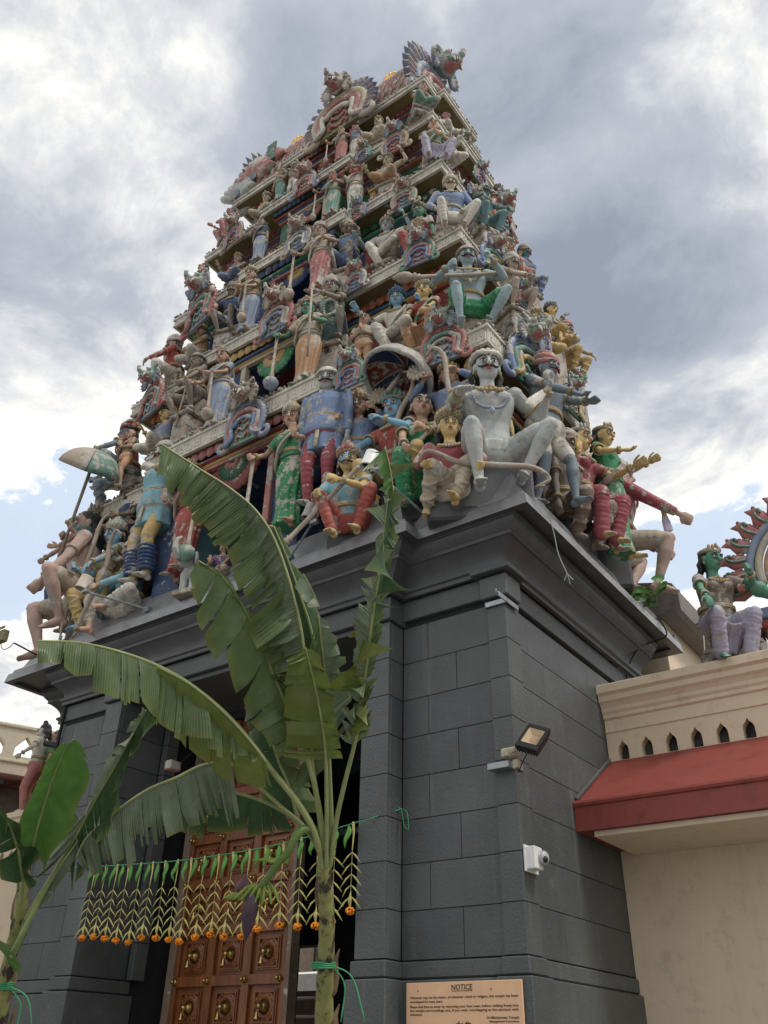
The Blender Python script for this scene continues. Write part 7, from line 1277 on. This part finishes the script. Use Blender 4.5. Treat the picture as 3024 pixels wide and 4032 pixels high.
# side ledge small camera on a rod (third ledge)
sp_=root('rod_camera',(-.78,2.2,12.3),'tiny black camera on a thin rod poking out at the right of the tower','camera')
w=MB(); w.tube([(0,0,0),(.22,.06,.04)],.008,5); w.obj('rod',BLK,sp_); w=MB(); w.ell((.26,.07,.05),(.045,.045,.045)); w.obj('camera_head',BLK,sp_,smooth=True)
# roof-corner bar by the left pier
lbar=root('pipe_stub',(-7.6,.42,3.9),'short dark pipe stub poking out beside the left pier','pipe'); w=MB(); w.tube([(.2,.05,-.10),(-.42,-.1,.06)],.045,10); w.obj('pipe',BLK,lbar)
# loose white cord hanging from the cornice
w=MB(); p=cr([(.42,-.1,5.0),(.52,.0,4.93),(.53,.15,4.70),(.53,.22,4.45),(.56,.32,4.25)],30); w.tube(p,.006,5)
for d in((.05,.02,-.08),(.0,.05,-.10),(-.04,0,-.07)): w.tube([p[-1],p[-1]+V(d)],.004,4)
tag(w.obj('frayed_cord',P('pale',.2,.3)),'frayed white cord dangling over the right cornice fascia','cord')
w=MB(); p=cr([(.44,3.4,5.02),(.50,3.45,4.93),(.50,3.5,4.78),(.30,3.45,4.72),(.17,3.3,4.60),(.02,3.25,4.35),(-.03,3.25,4.05),(-.03,3.25,3.8)],40); w.tube(p,.011,6)
tag(w.obj('black_cable',BLK),'black cable looping down the underside of the right cornice','cable')
# ---------------------------------------------------------------- garland across the gateway
CANE=plain('dried_palm_leaf',(.46,.42,.15),.7,0,.25); GRN=plain('mango_leaf_green',(.08,.26,.035),.45,0,.3); MAR=plain('marigold_orange',(.75,.25,.01),.7,0,.25); STR=plain('green_nylon_string',(.05,.30,.13),.5)
gl=root('festival_garland',(-3.6,-.3,1.9),'green string garland of palm leaf chevrons, mango leaves and marigolds across the gateway','garland')
G0_=V((-3.6,-.3,1.9))
gp=cr([V(p)-G0_ for p in ((-5.93,-.24,1.93),(-5.2,-.3,1.87),(-3.82,-.3,1.81),(-2.56,-.3,1.83),(-1.54,-.3,1.93),(-1.24,-.02,2.07))],60)
w=MB(); w.tube(gp,.006,6); e=gp[-1]
w.tube(cr([e,e+V((-.12,-.05,.04)),e+V((-.22,-.08,-.10)),e+V((-.18,-.06,-.3)),e+V((-.12,-.06,-.42))],20),.004,5); w.tube(cr([e,e+V((.08,-.03,-.05)),e+V((.10,-.03,-.2)),e+V((.05,-.03,-.17)),e+V((.02,-.03,-.02))],20),.004,5)
w.obj('string',STR,gl,smooth=True)
def gz(x):
    for p,q in zip(gp[:-1],gp[1:]):
        if p.x<=x<=q.x: return p.lerp(q,(x-p.x)/max(1e-6,q.x-p.x))
    return min(gp,key=lambda p:abs(p.x-x))
xs_=[-5.43,-5.22,-5.01,-4.81,-4.60,-4.40,-4.20,-4.00,-3.79,-3.59,-3.38,-3.17,-2.94,-2.72,-2.48,-2.24,-2.02,-1.80,-1.60]
rg=random.Random(3)
for i,x in enumerate(xs_):
    b=gz(x-G0_.x); x_=b.x; L=.73+rg.uniform(-.04,.04); lean=rg.uniform(-.03,.03)
    w=MB(); w.tube([b,b+V((.01,0,-.10)),b+V((lean*.3,0,-.24))],[.018,.012,.004],6,flat=.3,rnd=True)
    w.tube([b+V((0,0,-.2)),b+V((lean,0,-L))],.0028,4)
    nn=5
    for q in range(nn):
        zc=-.26-(L-.34)*q/(nn-1)*1.0; s=.75+.35*q/nn+rg.uniform(-.1,.1)
        for sg in(-1,1): w.tube([b+V((lean*q/nn,0,zc)),b+V((sg*.06*s+lean*q/nn,-.008,zc-.045*s)),b+V((sg*.13*s+lean*q/nn,rg.uniform(-.02,.02),zc-.12*s))],[.003,.0105*s,.001],5,flat=.3,ref=(1,0,.8*sg))
    w.tube([b+V((lean,0,-L+.12)),b+V((lean,-.01,-L+.04)),b+V((lean,0,-L-.02))],[.004,.022,.006],6,flat=.35)
    w.obj('palm_pendant',CANE,gl)
    w=MB(); c=b+V((lean,0,-L-.045))
    for q in range(34):
        d=V((rg.gauss(0,1),rg.gauss(0,1),rg.gauss(0,1))).normalized(); w.ell(c+V((d.x*.034,d.y*.034,d.z*.026)),.012,None,6,4)
    w.obj('marigold',MAR,gl,smooth=True)
for i in range(27):
    x=-5.50+.148*i
    b=gz(x-G0_.x); w=MB(); pts=cr([b,b+V((.015,-.01,-.07)),b+V((rg.uniform(-.03,.02),-.015,-.14)),b+V((rg.uniform(-.06,.03),0,-rg.uniform(.18,.25)))],9)
    w.tube(pts,[.004,.018,.030,.034,.032,.028,.021,.012,.002],6,flat=.18,ref=(1,0,0)); w.obj('mango_leaf',GRN,gl,smooth=True)
# ---------------------------------------------------------------- banana plants
def leafmat(name,c0,c1,edge=(.20,.21,.04)):
    m,t,b=nt(name); L=t.links.new; uv=N(t,'ShaderNodeUVMap'); uv.uv_map='uv'; sp=N(t,'ShaderNodeSeparateXYZ'); L(uv.outputs[0],sp.inputs[0])
    co_=coords(t,False); n=noise(t,co_,3,6,.6); n2=noise(t,co_,14,5,.6)
    mu=N(t,'ShaderNodeMath',operation='MULTIPLY'); L(sp.outputs[0],mu.inputs[0]); mu.inputs[1].default_value=620
    si=N(t,'ShaderNodeMath',operation='SINE'); L(mu.outputs[0],si.inputs[0])
    c=mixc(t,ramp(t,n,.3,.7),c4(c0),c4(c1)); c=mixc(t,mixc(t,.4,(0,0,0,1),ramp(t,n2,.5,.75)),c,c4([x*1.5 for x in c1]))
    c=mixc(t,mixc(t,.55,(0,0,0,1),ramp(t,sp.outputs[1],.80,1.0)),c,c4(edge))
    c=mixc(t,ramp(t,n2,.72,.78),c,(.16,.10,.04,1))
    r=ramp(t,si.outputs[0],.0,1.,(.85,.85,.85,1),(1.08,1.08,1.08,1)); c=mixc(t,1.,c,r,'MULTIPLY')
    L(c,b.inputs['Base Color']); b.inputs['Roughness'].default_value=.36; b.inputs['Specular IOR Level'].default_value=.5
    bp=N(t,'ShaderNodeBump'); bp.inputs['Strength'].default_value=.35; bp.inputs['Distance'].default_value=.004; L(si.outputs[0],bp.inputs['Height']); L(bp.outputs[0],b.inputs['Normal'])
    tr=N(t,'ShaderNodeBsdfTranslucent'); L(c,tr.inputs[0]); ms=N(t,'ShaderNodeMixShader'); ms.inputs[0].default_value=.32; L(b.outputs[0],ms.inputs[1]); L(tr.outputs[0],ms.inputs[2]); L(ms.outputs[0],t.nodes['Material Output'].inputs[0]); return m
LM={'g':leafmat('banana_leaf',(.09,.145,.05),(.155,.215,.09)),'p':leafmat('banana_leaf_underside',(.15,.20,.125),(.24,.30,.20)),'d':leafmat('banana_leaf_dark',(.03,.075,.026),(.06,.125,.042)),'o':leafmat('banana_leaf_olive',(.13,.18,.035),(.20,.25,.06)),'b':leafmat('banana_leaf_bright',(.06,.16,.03),(.11,.25,.05))}
RIB=plain('banana_midrib',(.30,.34,.15),.45,0,.2); 
def blade(mid,edge,mat,parent,seed=0,splits=14,jag=.04,K=84,M=7,sag=.10,name='leaf_blade',off=None,twist=.5,gap=.22):
    """one half of a banana leaf between midrib and edge, torn into strips"""
    r=random.Random(seed); a=cr(mid,K); b=cr(edge,K); o=off or V()
    cuts=sorted(r.sample(range(3,K-3),min(splits,K-8))) if splits else []
    cuts=[0]+cuts+[K-1]; w=MB(); w.uv=[]
    for c0,c1 in zip(cuts[:-1],cuts[1:]):
        if c1-c0<1: continue
        tear=r.uniform(.15,.8) # how far in the tear reaches
        jl=1+r.uniform(-jag,jag)*1.6; tw=r.uniform(-1,1)*twist; pl=r.uniform(-.5,1)*min(1,twist*1.4); mi=(c0+c1)//2; 
        ax=(b[mi]-a[mi]); nrm=(a[min(mi+2,K-1)]-a[max(mi-2,0)]).cross(ax); nrm=nrm.normalized() if nrm.length>1e-6 else V((0,0,1))
        n=c1-c0; vs=[];base=len(w.v)
        for i in range(n+1):
            k=c0+i; t=i/n-.5
            for j in range(M+1):
                u=j/M; p=a[k].lerp(b[k],u*jl)
                out=max(0,(u-(1-tear))/tear) if splits else 0
                cen=a[mi].lerp(b[mi],u*jl)
                p=p.lerp(cen,gap*out*abs(t)*2*.6)                       # strips narrow towards the rim
                p=p+nrm*((tw*t*out*1.5+pl*abs(t)*2*min(1,u*3)*.55)*(a[c1]-a[c0]).length)  # twist and pleat
                p=p+V((0,0,-1))*sag*ax.length*math.sin(PI*u*.5)**2*.3+nrm*.05*ax.length*math.sin(PI*u)
                vs.append(p-o); w.uv.append((k/K,u))
        fs=[(i*(M+1)+j,i*(M+1)+j+1,(i+1)*(M+1)+j+1,(i+1)*(M+1)+j) for i in range(n) for j in range(M)]
        w.add(vs,fs)
    ob=w.obj(name,LM[mat],parent,smooth=True); return ob
def rib(mid,r0,r1,parent,o,mat=None,K=40):
    a=[p-o for p in cr(mid,K)]; w=MB(); w.tube(a,[lerp(r0,r1,(i/(K-1))**.8) for i in range(K)],8,flat=.8,rnd=True); return w.obj('midrib',mat or RIB,parent,smooth=True)
def trunkmat():
    m,t,b=nt('banana_stem'); L=t.links.new; co_=coords(t,False); mp=N(t,'ShaderNodeMapping'); L(co_,mp.inputs[0]); mp.inputs['Scale'].default_value=(3,3,1.2)
    n=noise(t,mp.outputs[0],3,8,.65); n2=noise(t,co_,9,6,.7)
    c=mixc(t,ramp(t,n,.50,.56),(.24,.25,.085,1),(.04,.026,.018,1)); c=mixc(t,ramp(t,n2,.56,.62),c,(.30,.29,.11,1)); c=mixc(t,ramp(t,n2,.40,.34),c,(.10,.06,.035,1))
    L(c,b.inputs['Base Color']); b.inputs['Roughness'].default_value=.55; bp=N(t,'ShaderNodeBump'); bp.inputs['Strength'].default_value=.6; bp.inputs['Distance'].default_value=.01; L(n,bp.inputs['Height']); L(bp.outputs[0],b.inputs['Normal']); return m
TRK=trunkmat(); PET=plain('petiole',(.24,.30,.12),.45,0,.35,.2,5)
for pl_ in PLANTS:
    o=V(pl_['loc']); T=root('banana_plant',o,pl_['label'],'plant','banana plants tied to the gateway')
    tk=cr([V(p)-o for p in pl_['trunk']],44); rr=pl_['rad']; w=MB(); rg=random.Random(5)
    w.tube(tk,[lerp(rr[0],rr[1],i/43)*(1+.05*math.sin(i*1.3)+.03*rg.uniform(-1,1)) for i in range(44)],18); w.obj('stem',TRK,T,smooth=True)
    SH_=plain('dry_sheath_brown',(.13,.085,.05),.8,0,.5,.4,9)
    for q in range(4):
        w=MB(); k=5+q*9; a=rg.uniform(0,6.28); c=tk[min(k,43)]; d=V((math.cos(a),math.sin(a),0)); R0=lerp(rr[0],rr[1],k/43)
        w.tube([c+d*R0*.9,c+d*R0*1.15+V((0,0,.09)),c+d*R0*1.1+V((0,0,.2)),c+d*(R0*1.5)+V((0,0,.27))],[R0*.55,R0*.5,R0*.28,.004],8,flat=.3,ref=tuple(d),rnd=True)
        w.obj('dry_sheath',SH_,T,smooth=True)
    for L_ in pl_['leaves']:
        nm=root('leaf',(0,0,0),None,None); nm.parent=T
        for k in('label','category','group'):
            if k in nm: del nm[k]
        mid=[V(p) for p in L_['mid']]
        rib(mid,L_.get('r0',.022),L_.get('r1',.006),nm,o,PET if L_.get('pet') else None)
        nb_=L_.get('start',0); m2=mid[nb_:]
        if 'e1' in L_: blade(m2,[V(p) for p in L_['e1']],L_['m'][0],nm,L_['seed'],L_.get('sp',14),L_.get('jag',.05),off=o,twist=L_.get('tw',.5),gap=L_.get('gap',.22))
        if 'e2' in L_: blade(m2,[V(p) for p in L_['e2']],L_['m'][1],nm,L_['seed']+9,L_.get('sp2',L_.get('sp',14)),L_.get('jag',.05),off=o,twist=L_.get('tw',.5),gap=L_.get('gap',.22))
    for c_ in pl_.get('curls',()):
        pass
    if pl_.get('tie'):
        w=MB(); c=V(pl_['tie'])-o
        for q in range(4): w.tube([c+V(((rr[0]+.012)*math.cos(t),(rr[0]+.012)*math.sin(t),-.02+.012*q+.006*math.sin(t))) for t in [2*PI*i/20 for i in range(20)]],.006,5,closed=True)
        w.tube(cr([c+V((rr[0],0,0)),c+V((rr[0]+.05,.1,-.12)),c+V((rr[0]+.03,.1,-.35))],12),.005,5); w.tube(cr([c+V((rr[0],0,0)),c+V((rr[0]+.12,.1,-.08)),c+V((rr[0]+.2,.15,-.34))],12),.005,5)
        w.obj('green_tie',STR,T,smooth=True)
    if pl_.get('fruit'):
        F_=[V(p)-o for p in pl_['fruit']]; w=MB(); w.tube(cr(F_,24),[lerp(.035,.022,i/23) for i in range(24)],10,rnd=True); w.obj('fruit_stalk',plain('fruit_stalk_green',(.11,.18,.045),.45),T,smooth=True)
        FR=plain('unripe_banana',(.20,.28,.05),.45,0,.25)
        def hand_(c,d,n,L,nm='banana_hand'):
            w=MB()
            for q in range(n):
                a=(q-(n-1)/2)*.16; s=V((math.cos(.6),math.sin(.6),0)); 
                e=(d+s*a*1.2).normalized(); w.tube([c+s*a*.12,c+s*a*.16+e*L*.4+V((0,0,.012)),c+s*a*.2+e*L],[.010,.013,.006],7,rnd=True)
            w.obj(nm,FR,T,smooth=True)
        e=F_[-1]; p=cr(F_,24); hand_(p[15],V((-1,-.3,.18)),6,.11); hand_(p[20],V((-.25,-.2,-.95)),7,.12); hand_(e+V((-.03,0,-.02)),V((-.85,-.4,-.55)),8,.075)
        w=MB(); PUR=plain('banana_flower_purple',(.055,.030,.045),.45,0,.3)
        w.tube([e,e+V((-.01,0,-.05)),e+V((-.02,0,-.14)),e+V((-.028,0,-.23)),e+V((-.035,0,-.31))],[.02,.046,.055,.036,.006],14,rnd=True); w.obj('banana_flower',PUR,T,smooth=True)
        w=MB(); w.tube([e+V((-.01,-.02,.02)),e+V((-.06,-.04,.06)),e+V((-.12,-.04,.03)),e+V((-.14,-.03,-.01))],[.015,.045,.04,.008],10,flat=.3,rnd=True); w.obj('flower_bract',plain('bract_pink',(.12,.05,.07),.5),T,smooth=True)
# small leafy weed growing on the side cornice
wd_=root('cornice_weed',(.62,3.0,5.1),'small leafy weed sprouting beside the bare knee on the right cornice','plant')
rg=random.Random(2); w=MB(); w2=MB()
for i in range(15):
    a=rg.uniform(0,6.28); d=V((math.cos(a)*.7,math.sin(a)*.9,rg.uniform(.1,.8))); e=d*rg.uniform(.15,.36); w.tube([(0,0,0),e*.6+V((0,0,.03)),e],.006,5)
    n=V((rg.uniform(-.5,.5),-1,rg.uniform(0,.8))).normalized(); u=n.orthogonal().normalized(); v=n.cross(u); R0=rg.uniform(.055,.085)
    ctr=e+u*R0; w2.add([ctr+(u*math.cos(t)*(1.15+.2*math.cos(t))+v*math.sin(t))*R0+n*.012*math.cos(2*t) for t in [2*PI*k/12 for k in range(12)]]+[ctr],[(k,(k+1)%12,12) for k in range(12)])
w.obj('stems',PET,wd_); w2.obj('leaves',plain('weed_leaf',(.06,.15,.03),.4,0,.3),wd_)
CLOUDS=[((-0.187, 0.59, 0.785), 15, 0.17), ((-0.214, 0.713, 0.667), 13, 0.1), ((-0.679, 0.296, 0.672), 11, 0.08), ((-0.369, 0.377, 0.85), 8, 0.09), ((-0.489, 0.42, 0.765), 9, 0.04), ((-0.545, 0.248, 0.801), 13, -0.07), ((-0.046, 0.593, 0.804), 8, -0.06), ((-0.177, 0.825, 0.537), 13, -0.09), ((-0.731, 0.41, 0.545), 14, -0.07), ((-0.811, 0.467, 0.352), 12, -0.05), ((-0.323, 0.881, 0.347), 14, 0.02), ((-0.115, 0.682, 0.722), 6, -0.05)]
# ---------------------------------------------------------------- sky and light
sc=bpy.context.scene
wd=bpy.data.worlds.new('World'); sc.world=wd; wd.use_nodes=True; t=wd.node_tree; L=t.links.new
bg=t.nodes['Background']; SUN_EL=math.radians(55); SUN_AZ=math.radians(95)   # behind and above the tower, through cloud
sky=N(t,'ShaderNodeTexSky',sky_type='NISHITA'); sky.sun_disc=False; sky.sun_elevation=SUN_EL; sky.sun_rotation=SUN_AZ
tc=N(t,'ShaderNodeTexCoord'); sp=N(t,'ShaderNodeSeparateXYZ'); L(tc.outputs['Generated'],sp.inputs[0])
den=N(t,'ShaderNodeMath',operation='ADD'); L(sp.outputs[2],den.inputs[0]); den.inputs[1].default_value=.22
mx=N(t,'ShaderNodeMath',operation='MAXIMUM'); L(den.outputs[0],mx.inputs[0]); mx.inputs[1].default_value=.05
dv=N(t,'ShaderNodeVectorMath',operation='DIVIDE'); cb=N(t,'ShaderNodeCombineXYZ'); 
for i in range(3): L(mx.outputs[0],cb.inputs[i])
L(tc.outputs['Generated'],dv.inputs[0]); L(cb.outputs[0],dv.inputs[1])
off=N(t,'ShaderNodeVectorMath',operation='ADD'); L(dv.outputs[0],off.inputs[0]); off.inputs[1].default_value=(0.3,0.9,0)
def cn(scale,det,rough,dist=0):
    n=N(t,'ShaderNodeTexNoise'); n.inputs['Scale'].default_value=scale; n.inputs['Detail'].default_value=det; n.inputs['Roughness'].default_value=rough; n.inputs['Distortion'].default_value=dist; L(off.outputs[0],n.inputs['Vector']); return n.outputs[0]
big=cn(1.55,13,.60,.35); fine=cn(5.2,13,.64,.35)
def ad(a,b,fa,fb):
    m=N(t,'ShaderNodeMath',operation='MULTIPLY'); L(a,m.inputs[0]); m.inputs[1].default_value=fa; m2=N(t,'ShaderNodeMath',operation='MULTIPLY_ADD'); L(b,m2.inputs[0]); m2.inputs[1].default_value=fb; L(m.outputs[0],m2.inputs[2]); return m2.outputs[0]
dens=ad(big,fine,.64,.36)
nrm=N(t,'ShaderNodeVectorMath',operation='NORMALIZE'); L(tc.outputs['Generated'],nrm.inputs[0])
for d_,w0,amp in CLOUDS:      # thick and thin places of this sky, as directions
    dp=N(t,'ShaderNodeVectorMath',operation='DOT_PRODUCT'); L(nrm.outputs[0],dp.inputs[0]); dp.inputs[1].default_value=d_
    mr=N(t,'ShaderNodeMapRange',interpolation_type='SMOOTHSTEP',i1=math.cos(math.radians(w0)),i2=1.,i3=0.,i4=amp); L(dp.outputs['Value'],mr.inputs[0])
    a_=N(t,'ShaderNodeMath',operation='ADD'); L(dens,a_.inputs[0]); L(mr.outputs[0],a_.inputs[1]); dens=a_.outputs[0]
skc=mixc(t,1.,sky.outputs[0],(.10,.10,.10,1),'MULTIPLY')
skb=mixc(t,.8,skc,(.56,.64,.75,1))
tone=N(t,'ShaderNodeValToRGB'); e=tone.color_ramp.elements; e[0].position=.42; e[0].color=(.50,.58,.68,1); e[1].position=.72; e[1].color=(.23,.26,.325,1)
for p_,c_ in ((.45,(.98,.95,.87,1)),(.478,(.78,.765,.73,1)),(.52,(.57,.58,.595,1)),(.58,(.385,.41,.46,1))):
    m=e.new(p_); m.color=c_
L(dens,tone.inputs[0])
mix=mixc(t,ramp(t,dens,.37,.44),skb,tone.outputs[0])
L(mix,bg.inputs[0]); bg.inputs[1].default_value=1.0
su=bpy.data.lights.new('sun','SUN'); su.energy=1.4; su.angle=math.radians(11); su.color=(1,.95,.88); so=bpy.data.objects.new('sun',su); C.objects.link(so)
SD=V((math.sin(SUN_AZ)*math.cos(SUN_EL),math.cos(SUN_AZ)*math.cos(SUN_EL),math.sin(SUN_EL)))
so.rotation_euler=SD.to_track_quat('Z','Y').to_euler()
vs=sc.view_settings; vs.view_transform='Standard'; vs.look='None'; vs.exposure=.48; vs.gamma=1
